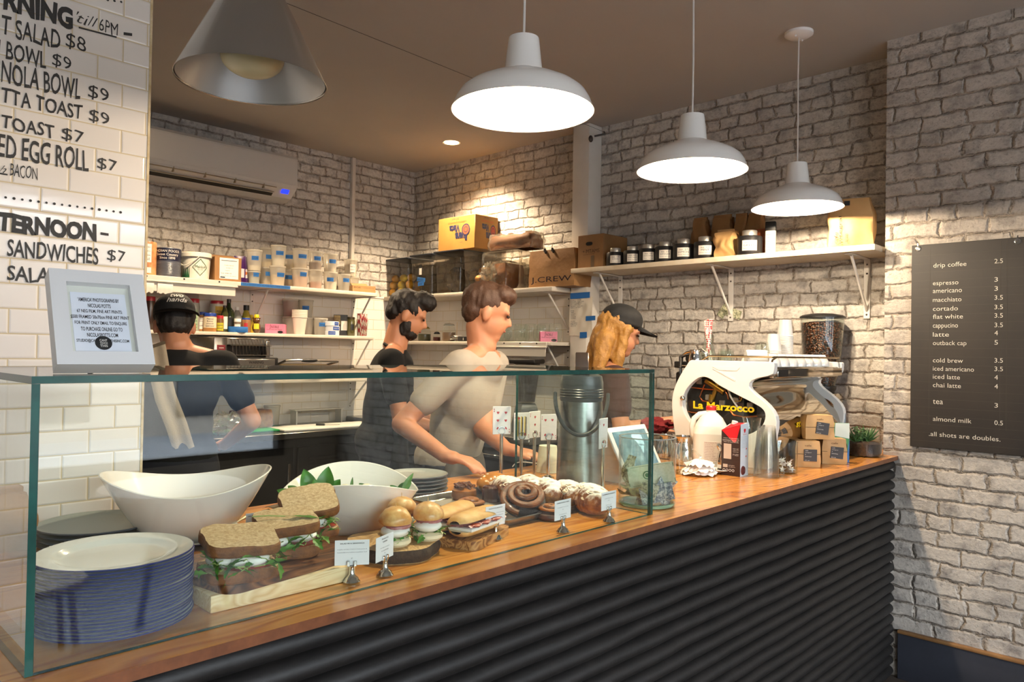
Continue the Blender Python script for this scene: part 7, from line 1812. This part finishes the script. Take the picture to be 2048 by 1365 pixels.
# ================================================================== work table and appliances behind the counter
M_ss = pm('stainless_worktop', '8f8c88', .28, 1.0, var=(10, '7d7a76', .7)); M_ssd = pm('dark_fridge_front', '3b3a3a', .38, .7, var=(6, '2c2b2b'))
t = thing('work_table', 'stainless steel work table with dark fridge doors along the back wall', 'work table', (0, 0, 0))
G().rbox((1.88, 4.35, .86), (3.22, YB-.02, .90), .004, 0, 1).part('worktop', M_ss, t)
G().box((1.9, 4.40, .03), (3.2, YB-.03, .859)).part('cabinet', M_ssd, t)
for x0, x1 in ((1.92, 2.53), (2.56, 3.18)):
    d = G().rbox((x0, 4.383, .1), (x1, 4.399, .80), .004, 0, 1).part('door', M_ssd, t)
    g = G()
    for k in range(3): g.box((x0+.08, 4.381, .66+.025*k), (x0+.33, 4.3835, .672+.025*k))
    g.part('vent', M_blk, d); G().rbox((x1-.05, 4.36, .45), (x1-.03, 4.382, .7), .004, 0, 1).part('handle', M_chrome, d)
def wt(px, py, z=.9003): return on(px, py, z)
G().rbox((-.26, -.17, 0), (.26, .17, .012), .004).solo('green_board', pm('green_board_plastic', '15803c', .45), 'green plastic cutting board under the loaf', 'cutting board', wt(500, 862)+Vector((.0, .03, 0)), R(-4))
loaf('unsliced seeded loaf on the green board', wt(497, 858, .913)+Vector((.05, .07, 0)), R(-80), .26, .12, .115, pm('crusty_loaf', 'a8743a', .7, var=(30, '7d5226'), bump=(80, .5)), False)
crumple(None, '', (0, 0, .06), (.11, .07, .06), M_wrap, 5, .7, 3).solo('plastic_wrap', M_wrap, 'bunched clear plastic wrap spilling over the table edge by the loaf', 'plastic wrap', wt(452, 868, .914)+Vector((.02, .0, 0)))
deli('tall empty milky tub between the loaf and the steel pot', wt(561, 856)+Vector((.0, .12, 0)), .055, .145, 0, 'ffffff', False, '', 50, None)
def pot(label, p, r, h, lid):
    t = thing('steel_pot', label, 'pot', p, 0, 'steel pots on the work table'); G().lathe([(0, 0), (r*.98, 0), (r, .004), (r, h-.003), (r*1.04, h), (r*.96, h), (r*.96, .006), (0, .006)], 32).part('pot', M_ss, t)
    if lid: G().lathe([(r*1.06, h+.001), (r*1.06, h+.006), (.02, h+.012), (0, h+.012)], 32).part('lid', M_blk, t)
pot('steel pot with a dark rim beside the milky tub', wt(600, 848)+Vector((0, .13, 0)), .052, .125, True)
pot('narrow steel pot by the person in the cap', wt(422, 868)+Vector((.0, .08, 0)), .042, .12, False)
G().rbox((-.36, -.13, 0), (.36, .13, .014), .004).solo('white_board', pm('white_board_plastic', 'cfcdc8', .4), 'large white cutting board on the work table', 'cutting board', (2.84, 4.52, .9004), R(-3))
t = thing('kitchen_knife', 'small kitchen knife lying on the white cutting board', 'knife', (2.83, 4.50, .916), R(-35)); G().rbox((-.06, -.008, 0), (0, .008, .012), .003).part('handle', M_blk, t); G().prism([(0, -.01), (.1, .004), (.09, .01), (0, .01)], .004, .006).part('blade', M_chrome, t)
t = thing('cup_rack', 'white ring rack standing behind the white cutting board', 'rack', (2.95, 4.80, .9004)); G().rbox((-.2, -.05, .1), (.2, .05, .106), .002, 0, 1).part('shelf_plate', M_wp, t)
for x in (-.19, .18): G().box((x, -.04, 0), (x+.01, .04, .1)).part('leg', M_wp, t)
t = thing('frying_pan', 'dark frying pan on the work table behind the loaf', 'pan', (2.26, 4.79, .9004), PI); G().lathe([(0, .0), (.10, 0), (.12, .045), (.117, .045), (.098, .005), (0, .005)], 36).part('pan', M_blk, t); G().tube([(.11, 0, .04), (.2, 0, .06), (.3, -.02, .065)], .01, 8).part('handle', M_blk, t)
# toaster on the lowest shelf
T0 = ony(430, 700, 4.50); TX = bsx(430, 4.5); TW = bsx(543, 4.5)-TX
t = thing('conveyor_toaster', 'steel conveyor toaster with a red control panel and a wire rack', 'toaster', (TX, 4.5, Z3+.0004)); H_ = .272
G().rbox((0, 0, 0), (.085, .36, H_), .008).part('control_column', M_ss, t)
G().rbox((.085, .06, 0), (TW, .36, H_), .004, 0, 1).part('oven_body', pm('toaster_dark', '1c1814', .4, .5), t)
G().rbox((.086, .02, H_-.05), (TW, .12, H_-.004), .004, 0, 1).part('top_guard', M_ss, t)
G().rbox((TW-.03, .0, 0), (TW, .1, H_-.02), .004, 0, 1).part('side_column', M_ss, t)
p = G().rbox((.018, -.003, .03), (.07, -.0002, H_-.05), .0008, 0, 1).part('control_panel', pm('panel_red', '6e1520', .35), t)
G().at((.044, -.003, .135), (PI/2, 0, 0)).sph((0, 0, 0), (.011, .006, .004), 10, 8).part('orange_light', pm('orange_led', 'ff5010', .3, emit=('ff4a10', 4)), p)
G().at((.044, -.003, .108), (PI/2, 0, 0)).sph((0, 0, 0), (.007, .005, .004), 10, 8).part('green_light', pm('green_led', '10c880', .3, emit=('18d090', 2.5)), p)
G().at((.048, -.003, .06), (PI/2, 0, 0)).cyl(.012, 0, .014, 18).part('knob', M_ss, p)
g = G().mat(Matrix.Translation((0, -.0036, 0)) @ FRONT); fit_text(g, 'CTS', .028, .062, .165, .18, .02); fit_text(g, 'WARING', .03, .06, .2, .207); g.part('lettering', M_paperw, p)
b = G().rbox((.10, -.05, .085), (TW+.03, .02, .145), .006).part('front_bar', M_blk, t)
G().rbox((.125, -.053, .095), (TW+.005, -.0495, .135), .002, 0, 1).part('bar_plate', M_ss, b); g = G().mat(Matrix.Translation((0, -.0538, 0)) @ FRONT); fit_text(g, 'WARING', .2, .3, .107, .124, .02); g.part('lettering', M_ssd, b)
g = G(); n = 12
for i in range(n):
    x = .11+(TW-.13)*i/(n-1); g.tube([(x, -.03, .16), (x+.004, -.012, .22), (x+.008, .02, .262)], .002, 5)
for y, z in ((-.03, .16), (-.012, .22), (.02, .262)): g.tube([(.1, y, z), (TW, y, z)], .0026, 6)
g.part('wire_rack', M_chrome, t)
# panini grill
gx = bsx(562, 4.55); gw = bsx(668, 4.55)-gx
t = thing('sandwich_grill', 'sandwich grill with a bent handle on the lowest back shelf', 'grill', (gx, 4.56, Z3+.0004))
G().rbox((0, 0, 0), (gw, .3, .055), .006).part('base', pm('grill_dark', '221e1a', .4, .5), t); G().rbox((.01, .01, .06), (gw-.02, .29, .10), .012).part('upper_plate', pm('grill_brass_steel', '8d7c5c', .35, .9), t); G().rbox((.03, -.003, .004), (gw-.05, -.0002, .018), .001, 0, 1).part('front_strip', M_ss, t)
h = G().tube([(-.03, .1, .07), (.03, -.04, .125), (.10, -.05, .128), (gw-.08, -.05, .122), (gw+.02, -.04, .118), (gw-.01, .1, .085)], .008, 8).part('handle', M_ss, t)
G().sph((gw*.48, -.05, .126), (.07, .014, .014), 18, 10).part('grip', M_blk, h)
G().tube([(-.07, .2, 0), (-.075, .2, .10), (-.045, .2, .15), (-.015, .2, .12), (-.005, .2, .05)], .008, 8).part('hose', M_ssd, t)
t = thing('cardboard_tray', 'folded brown cardboard tray beside the sandwich grill', 'tray', (bsx(686, 4.6), 4.60, Z3+.0004)); G().prism([(-.09, 0), (.08, 0), (.06, .06), (.03, .085), (-.03, .08)], -.01, .0).at().part('front', M_cardb, t); t.children[0].rotation_euler = (R(80), 0, R(6)); G().rbox((-.08, .02, 0), (.09, .14, .02), .003).part('base', M_cardb, t)
G().box((-.0, -.04, -.06), (.002, .04, .06)).solo('wall_notice', M_paperw, 'small white notice on the tiles by the lowest shelf end', 'notice', (bsx(748, 4.9)+.02, YB-.0155, 1.08), R(90))
# side wall work unit with blender
t = thing('side_counter', 'stainless work counter with drawers under the mug shelf', 'work counter', (0, 0, 0))
G().rbox((3.26, 2.99, .89), (XR-.015, YB-.03, .93), .004, 0, 1).part('worktop', M_ss, t); G().box((3.29, 3.0, .03), (XR-.016, YB-.04, .889)).part('cabinet', M_ssd, t)
for k in range(3):
    d = G().rbox((3.272, 3.03+.62*k, .48), (3.289, 3.62+.62*k, .85), .004, 0, 1).part('drawer', M_ssd, t); G().rbox((3.25, 3.2+.62*k, .79), (3.272, 3.46+.62*k, .81), .004, 0, 1).part('handle', M_chrome, d)
bpz = onx(1052, 840, 3.5)
t = thing('blender', 'jug blender with a dark base on the side counter', 'blender', (3.5, bpz.y, .9304), R(-70))
G().lathe([(0, 0), (.10, 0), (.10, .06), (.075, .17), (.06, .19), (0, .19)], 4).part('base', M_blkpl, t); g = G().at((0, 0, 0), (0, 0, PI/4)); g.lathe([(.055, .195), (.085, .44), (.083, .44), (.053, .197)], 24); g.part('jug', glassy('smoky_jug', 'c9c6c0', 1.5, .05, .12, '9a968e', 1.2), t); G().rbox((-.09, -.09, .44), (.09, .09, .47), .01).part('lid', M_blk, t)
G().tube([(0, 0, 0), (-.05, -.1, .2), (-.0, -.14, .34), (.1, -.1, .3), (.16, -.05, .05)], .004, 6).solo('power_cable', M_blk, 'black cable looping down the wall beside the post', 'cable', (3.62, 3.06, .95)) if False else None
# kraft bag by the tiled wall at the left of the case
kraft_bag('crumpled brown paper bag lying against the tiled wall left of the grey plates', (.385, 1.93, CT+.0004), R(10), .15, .09, .12, M_kraftd, .02, True, 'brown_bag', 5)
# a cafe table and stool in the front room, seen mirrored in the glass
def cafe_table(label, x, y):
    t = thing('cafe_table', label, 'table', (x, y, 0)); G().lathe([(0, .72), (.34, .72), (.345, .73), (.34, .745), (0, .745)], 44).part('top', pm('pale_table_top', 'cfc9c0', .4), t)
    for k in range(3):
        a = 2*PI*k/3+.4; G().tube([(.1*math.cos(a), .1*math.sin(a), .72), (.3*math.cos(a), .3*math.sin(a), .001)], .018, 8).part('leg', M_wal, t)
cafe_table('round cafe table by the shop window, mirrored in the glass case', 1.55, -1.5)
t = thing('wooden_stool', 'round wooden stool beside the cafe table', 'stool', (.9, -1.2, 0)); G().lathe([(0, .44), (.17, .44), (.175, .455), (.165, .47), (0, .465)], 36).part('seat', M_maple, t)
for k in range(4):
    a = PI/4+PI/2*k; G().tube([(.12*math.cos(a), .12*math.sin(a), .44), (.17*math.cos(a), .17*math.sin(a), .001)], .014, 8).part('leg', M_maple, t)
# ================================================================== people
def cap_mesh(bm_v, bm_f, p, q, a, b, n=14, k=5):
    p, q = Vector(p), Vector(q); d = q-p; L = max(d.length, 1e-4); d = d/L if d.length > 1e-6 else Vector((0, 0, 1))
    X = d.orthogonal().normalized(); Y = d.cross(X); o = len(bm_v); prof = [(a*math.cos(t), -a*math.sin(t)) for t in [PI/2*(1-i/k) for i in range(k+1)]]+[(b*math.cos(t), L+b*math.sin(t)) for t in [PI/2*i/k for i in range(k+1)]]
    prof = [(max(r, 1e-4), z) for r, z in prof]
    for r, z in prof:
        for j in range(n):
            t = 2*PI*j/n; bm_v.append(p+d*z+X*(r*math.cos(t))+Y*(r*math.sin(t)))
    m = len(prof)
    for i in range(m-1):
        for j in range(n): bm_f.append((o+i*n+j, o+i*n+(j+1) % n, o+(i+1)*n+(j+1) % n, o+(i+1)*n+j))
    bm_f.append(tuple(o+j for j in range(n))[::-1]); bm_f.append(tuple(o+(m-1)*n+j for j in range(n)))
def ell_mesh(bm_v, bm_f, c, r, M):
    g = G(); g.sph((0, 0, 0), r, 18, 12); o = len(bm_v)
    for v in g.v: bm_v.append(Vector(c)+M @ Vector(v))
    bm_f += [tuple(i+o for i in f) for f in g.f]
def blob(name, parts, mat, parent, vox=.010, smooth=4, label=None):
    """fuse limbs and masses into one continuous surface"""
    V, Fc = [], []
    for p in parts:
        if p[0] == 'c': cap_mesh(V, Fc, *p[1:])
        else: ell_mesh(V, Fc, p[1], p[2], p[3] if len(p) > 3 else Matrix.Identity(3))
    me = bpy.data.meshes.new('tmp'); me.from_pydata([tuple(v) for v in V], [], Fc)
    o = bpy.data.objects.new('tmp', me); COL.objects.link(o)
    m = o.modifiers.new('r', 'REMESH'); m.mode = 'VOXEL'; m.voxel_size = vox
    m = o.modifiers.new('s', 'SMOOTH'); m.iterations = smooth; m.factor = .5
    me2 = bpy.data.meshes.new_from_object(o.evaluated_get(bpy.context.evaluated_depsgraph_get()))
    bpy.data.objects.remove(o); bpy.data.meshes.remove(me)
    me2.polygons.foreach_set('use_smooth', [True]*len(me2.polygons)); me2.materials.clear(); me2.materials.append(mat); me2.name = name
    r = bpy.data.objects.new(name, me2); COL.objects.link(r); r.parent = parent
    if label: r['label'] = label
    if name in ('hair', 'beard'):
        for v in me2.vertices:
            c = v.co; v.co = c+v.normal*(.007*mnoise.noise((c.x*55, c.y*55, c.z*22))+.004*mnoise.noise((c.x*130, c.y*130, c.z*50)))
    return r
M_skin = pm('skin', 'c98d6a', .5, var=(9, 'b87a59', .5), Subsurface_Weight=.08); M_hair = pm('dark_hair', '1a120d', .6, bump=(160, .5, .004)); M_blond = pm('blond_hair', 'b5853f', .5, var=(30, '8a5e28'), bump=(120, .7, .006))
M_eye = pm('eye_dark', '20150f', .2); M_lip = pm('lip', 'a5604e', .5); M_btee = pm('black_tee', '080808', .95, bump=(200, .15)); M_jean = pm('dark_trousers', '1c1e26', .85); M_shoe = pm('black_shoe', '121112', .5)
M_bcap = pm('black_cap', '121213', .8, bump=(250, .2)); M_canvas = pm('canvas_strap', 'b5a48a', .9, bump=(180, .4))
def person(label, pos, face, joints, shirt, sleeve, head_c, head_yaw, head_pitch, hair, beard=False, trousers=M_jean, H=1.0):
    """joints in metres, frame: x to the person's right, y forward, z up"""
    t = thing('person', label, 'person', (pos[0], pos[1], 0), face)
    J = {k: Vector(v) for k, v in joints.items()}
    HM = (Matrix.Rotation(head_yaw, 3, 'Z') @ Matrix.Rotation(head_pitch, 3, 'X')); hc = Vector(head_c)
    def h(x, y, z): return hc+HM @ Vector((x, y, z))
    B = [('e', h(0, -.012, .035), (.075, .096, .092), HM), ('e', h(0, .012, -.03), (.062, .078, .075), HM), ('e', h(0, .04, -.083), (.036, .036, .028), HM), ('c', h(0, .083, .012), h(0, .098, -.020), .009, .0125), ('e', h(.077, -.008, -.005), (.010, .02, .032), HM), ('e', h(-.077, -.008, -.005), (.010, .02, .032), HM),
         ('c', h(-.042, .074, .024), h(.042, .074, .024), .012, .012), ('c', h(0, -.025, -.06), J['neck'], .053, .062)]
    for s_ in ('l', 'r'):
        B += [('c', J['neck']-Vector((0, 0, .03)), J['sh'+s_], .05, .052), ('c', J['sh'+s_], J['el'+s_], .048, .040), ('c', J['el'+s_], J['wr'+s_], .040, .027)]
        d = (J['wr'+s_]-J['el'+s_]).normalized(); hd = Vector(joints.get('hd'+s_, d)).normalized(); side = hd.cross(Vector((0, 0, 1))); side = side.normalized() if side.length > .1 else Vector((1, 0, 0)); nrm = side.cross(hd).normalized()
        w = J['wr'+s_]; pc = w+hd*.05; B += [('c', w, w+hd*.03, .026, .026)]
        for k, (o_, L, a) in enumerate(((-.028, .068, .010), (-.0095, .078, .0105), (.0095, .073, .010), (.028, .056, .009))):
            k0 = w+hd*.025+side*o_*.6; k1 = w+hd*.088+side*o_; k2 = k1+hd*L*.5-nrm*.010; k3 = k2+hd*L*.42-nrm*.022
            B += [('c', k0, k1, .015, .012), ('c', k1, k2, a, a*.95), ('c', k2, k3, a*.95, a*.8)]
        th = -1 if s_ == 'r' else 1
        B += [('c', w+hd*.03+side*.02*th, w+hd*.068+side*.050*th-nrm*.006, .014, .011), ('c', w+hd*.068+side*.050*th-nrm*.006, w+hd*.102+side*.054*th-nrm*.014, .011, .009)]
        B += [('c', J['hip'+s_], J['kn'+s_], .078, .055), ('c', J['kn'+s_], J['an'+s_], .055, .038), ('c', J['an'+s_]-Vector((0, .04, .03)), J['an'+s_]+Vector((0, .14, -.045)), .035, .03)]
    ch, pe = J['chest'], J['pelvis']
    B += [('e', ch, (.165, .105, .17)), ('e', (ch+pe)/2, (.135, .095, .2)), ('e', pe, (.155, .11, .13)), ('c', J['shl'], J['shr'], .055, .055)]
    blob('body', B, M_skin, t, .0075, 3)
    S_ = [('e', ch, (.178, .118, .185)), ('e', (ch+pe)/2, (.152, .112, .21)), ('e', pe+Vector((0, 0, .02)), (.172, .125, .11)), ('c', J['shl'], J['shr'], .066, .066), ('c', J['neck']-Vector((0, .0, .085)), ch, .085, .11), ('e', J['neck']-Vector((0, -.005, .10)), (.115, .09, .075))]
    for s_ in ('l', 'r'): S_ += [('c', J['sh'+s_], J['sh'+s_].lerp(J['el'+s_], sleeve), .064, .060), ('c', J['neck']-Vector((0, .005, .085)), J['sh'+s_], .062, .062)]
    blob('t_shirt', S_, shirt, t, .010, 14)
    T_ = [('e', pe, (.168, .122, .12))]
    for s_ in ('l', 'r'): T_ += [('c', J['hip'+s_], J['kn'+s_], .09, .068), ('c', J['kn'+s_], J['an'+s_]+Vector((0, 0, .03)), .068, .052)]
    blob('trousers', T_, trousers, t, .014, 4)
    for s_ in ('l', 'r'): blob('shoe', [('c', J['an'+s_]+Vector((0, -.04, -.035)), J['an'+s_]+Vector((0, .16, -.045)), .045, .038)], M_shoe, t, .012, 3)
    for s_ in (-1, 1):
        g = G(); c = h(.031*s_, .083, .008); g.sph(c, (.011, .006, .006), 10, 8); g.part('eye', M_eye, t)
    g = G(); g.mat(Matrix.Translation(h(0, .084, -.052)) @ HM.to_4x4()); g.sph((0, 0, 0), (.019, .006, .005), 12, 8); g.part('mouth', M_lip, t)
    if beard: blob('beard', [('e', h(0, .03, -.078), (.052, .052, .034), HM), ('e', h(.05, .012, -.055), (.018, .03, .045), HM), ('e', h(-.05, .012, -.055), (.018, .03, .045), HM)], M_hair, t, .007, 3)
    return t, h, HM
def std(dx=0, lean=0.0, sh=.18, z=0.0, ch=1.28):
    J = dict(pelvis=(0, 0, .98), chest=(0, lean*.7, ch), neck=(0, lean+.0, 1.47), shl=(-sh, lean*.9, 1.39), shr=(sh, lean*.9, 1.39))
    for s_, k in (('l', -1), ('r', 1)): J.update({'hip'+s_: (.09*k, 0, .93), 'kn'+s_: (.10*k, .02, .5), 'an'+s_: (.11*k, 0, .085)})
    return J
def yaw_to(dx, dy): return math.atan2(-dx, dy)      # turns the person's forward (+Y) to (dx, dy)
# the cook in the cap, seen from behind
J = std(lean=.06, sh=.19); J.update(ell=(-.30, .10, 1.10), wrl=(-.2, .33, 1.0), hdl=(.2, 1, -.1), elr=(.31, .04, 1.12), wrr=(.22, .28, .99), hdr=(-.3, 1, -.1))
pp = (1.295, 3.20)
for k in ('neck', 'shl', 'shr', 'chest'): J[k] = (J[k][0], J[k][1]+.02, J[k][2]-.02)
t, h, HM = person('person seen from behind in a black cap and black tee with a canvas strap', pp, R(-20), J, M_btee, .62, (-.01, .13, 1.53), R(2), R(-18), M_hair)
blob('hair', [('e', h(0, -.028, .028), (.079, .088, .088), HM), ('e', h(0, -.062, -.015), (.062, .045, .04), HM)], M_hair, t, .008, 3)
cp = blob('cap', [('e', h(0, -.010, .068), (.087, .104, .080), HM), ('e', h(0, -.012, .045), (.088, .106, .045), HM)], M_bcap, t, .007, 3)
g = G(); Q = Matrix.Translation(h(0, 0, .0)) @ HM.to_4x4()
g.mat(Q); g.grid(lambda u, v: (.085*math.cos(PI*(1+u))*(1+.08*v), -.06-(.075*math.sin(PI*u)+.03)*v*1.0-.03*math.sin(PI*u), .040-.018*v-.008*math.sin(PI*u)*v), 24, 6); g.mat(Q @ Matrix.Translation((0, 0, -.004))); g.grid(lambda u, v: (.085*math.cos(PI*(1+u))*(1+.08*v), -.06-(.075*math.sin(PI*u)+.03)*v-.03*math.sin(PI*u), .040-.018*v-.008*math.sin(PI*u)*v), 24, 6, flip=True); g.part('brim', M_bcap, cp)
g = G()
for l, z, w in (('two', .108, .052), ('hands', .083, .082)):
    vs, fs = text_geo(l, 'CENTER', .012, .35, 1.0); xs = [v[0] for v in vs]; sc = w/(max(xs)-min(xs)); out = []
    for x, y, q in vs:
        X, Z = x*sc, z+y*.030; k = max(.05, 1-(X/.0905)**2-((Z-.068)/.0835)**2); out.append(h(X, -.010-.1075*math.sqrt(k)-.0025, Z))
    g.add(out, fs)
g.part('cap_lettering', M_paperw, cp, 'white script lettering')
g = G(); pts = [(-.07, .14, 1.385), (-.085, .08, 1.455), (-.085, -.01, 1.44), (-.07, -.066, 1.35), (-.045, -.09, 1.24), (.0, -.10, 1.12), (.03, -.10, 1.02)]
g.grid(lambda u, v: (lambda a: (a.x+(v-.5)*.075, a.y-.012-.006*math.sin(v*9), a.z+(v-.5)*.03))(Vector(pts[min(5, int(u*5.999))]).lerp(Vector(pts[min(6, int(u*5.999)+1)]), u*5.999-int(u*5.999))), 36, 8); g.part('apron_strap', M_canvas, t, 'tan canvas strap over the shoulder')
# the bearded man in profile
J = std(lean=.07, sh=.17); J.update(ell=(-.22, .12, 1.12), wrl=(-.12, .35, 1.05), elr=(.22, .12, 1.12), wrr=(.12, .36, 1.05), hdl=(.2, 1, 0), hdr=(-.2, 1, 0))
t, h, HM = person('bearded person in profile with dark hair, black tee and a black neck strap', (2.245, 3.07), yaw_to(.74, -.67), J, M_btee, .6, (0, .13, 1.615), 0, R(-20), M_hair, True)
blob('hair', [('e', h(0, -.022, .045), (.083, .098, .088), HM), ('e', h(0, .045, .098), (.07, .07, .05), HM), ('e', h(0, -.07, .0), (.07, .045, .05), HM), ('e', h(.0, .085, .085), (.04, .03, .022), HM)], M_hair, t, .008, 2)
g = G(); g.tube([(-.05, .15, 1.30), (-.06, .12, 1.40), (-.066, .06, 1.455), (-.035, .02, 1.474), (.035, .02, 1.474), (.066, .06, 1.455), (.06, .12, 1.40), (.05, .15, 1.30)], .009, 8); g.part('neck_strap', M_blk, t)
blob('apron', [('e', (0, .10, 1.1), (.15, .05, .25)), ('e', (0, .09, .8), (.17, .06, .3))], M_btee, t, .014, 4)
# the man leaning on the counter in a pale tee
J = std(lean=.16, sh=.165); pc = Vector((2.10, 2.40)); fa = yaw_to(.35, -.94)
def to_local(p, pos, fa):
    q = Matrix.Rotation(-fa, 3, 'Z') @ (Vector(p)-Vector((pos[0], pos[1], 0))); return tuple(q)
hw1 = (1.795, 2.05, 1.064); hw2 = (2.09, 2.03, 1.066)
J.update(wrr=to_local(hw1, pc, fa), elr=to_local((1.80, 2.32, 1.16), pc, fa), wrl=to_local(hw2, pc, fa), ell=to_local((2.12, 2.20, 1.13), pc, fa), hdr=to_local((pc[0]+.25, pc[1]-.97, -.08), pc, fa), hdl=to_local((pc[0]+.5, pc[1]-.86, -.08), pc, fa))
t, h, HM = person('person in a pale grey tee leaning both hands on the counter, looking towards the till', pc, fa, J, pm('pale_tee', 'a99f90', .9, bump=(60, .2)), .62, (0, .185, 1.60), R(28), R(-14), M_hair)
blob('hair', [('e', h(0, -.025, .048), (.082, .098, .088), HM), ('e', h(0, .035, .09), (.07, .065, .045), HM), ('e', h(0, -.065, .0), (.072, .045, .055), HM)], pm('brown_hair', '4a3020', .6, bump=(160, .5, .004)), t, .008, 3)
blob('apron', [('e', (0, .09, .85), (.17, .07, .26))], pm('grey_apron', '5f5a52', .9), t, .014, 4)
# the blond woman in a black cap
J = std(lean=.04, sh=.155); pw = Vector((2.95, 2.24)); fa = yaw_to(.80, -.60)
for k in J:
    v = J[k]; J[k] = (v[0], v[1], v[2]*.955)
J.update(ell=(-.2, .05, 1.07), wrl=(-.1, .29, 1.06), elr=(.2, .05, 1.09), wrr=(.12, .3, 1.12), hdl=(.1, 1, 0), hdr=(-.1, 1, .1))
t, h, HM = person('person with long blond hair under a black cap, facing the espresso machine', pw, fa, J, pm('dark_wine_tee', '35191a', .9, bump=(60, .2)), .6, (0, .10, 1.545), 0, R(-14), M_blond)
hb = [('e', h(0, -.026, .04), (.085, .1, .09), HM), ('e', h(0, -.075, -.05), (.085, .06, .10), HM)]
for s_ in (-1, 1): hb += [('c', h(.075*s_, .005, .02), h(.085*s_, -.005, -.13), .024, .03), ('c', h(.085*s_, -.005, -.13), h(.095*s_, .01, -.215), .03, .012), ('c', h(.05*s_, -.08, -.05), h(.085*s_, -.085, -.2), .05, .03)]
blob('hair', hb, M_blond, t, .008, 2)
cp = blob('cap', [('e', h(0, -.008, .075), (.09, .106, .072), HM), ('e', h(0, -.01, .052), (.091, .108, .03), HM)], M_bcap, t, .007, 3)
g = G(); Q = Matrix.Translation(h(0, 0, 0)) @ HM.to_4x4()
for dz, fl in ((0, False), (-.005, True)): g.mat(Q @ Matrix.Translation((0, 0, dz))); g.grid(lambda u, v: (-.08*math.cos(PI*u)*(1-.1*v), .06+(.085*math.sin(PI*u))*v+.045*math.sin(PI*u), .05-.016*v), 24, 6, flip=not fl)
g.part('brim', M_bcap, cp)
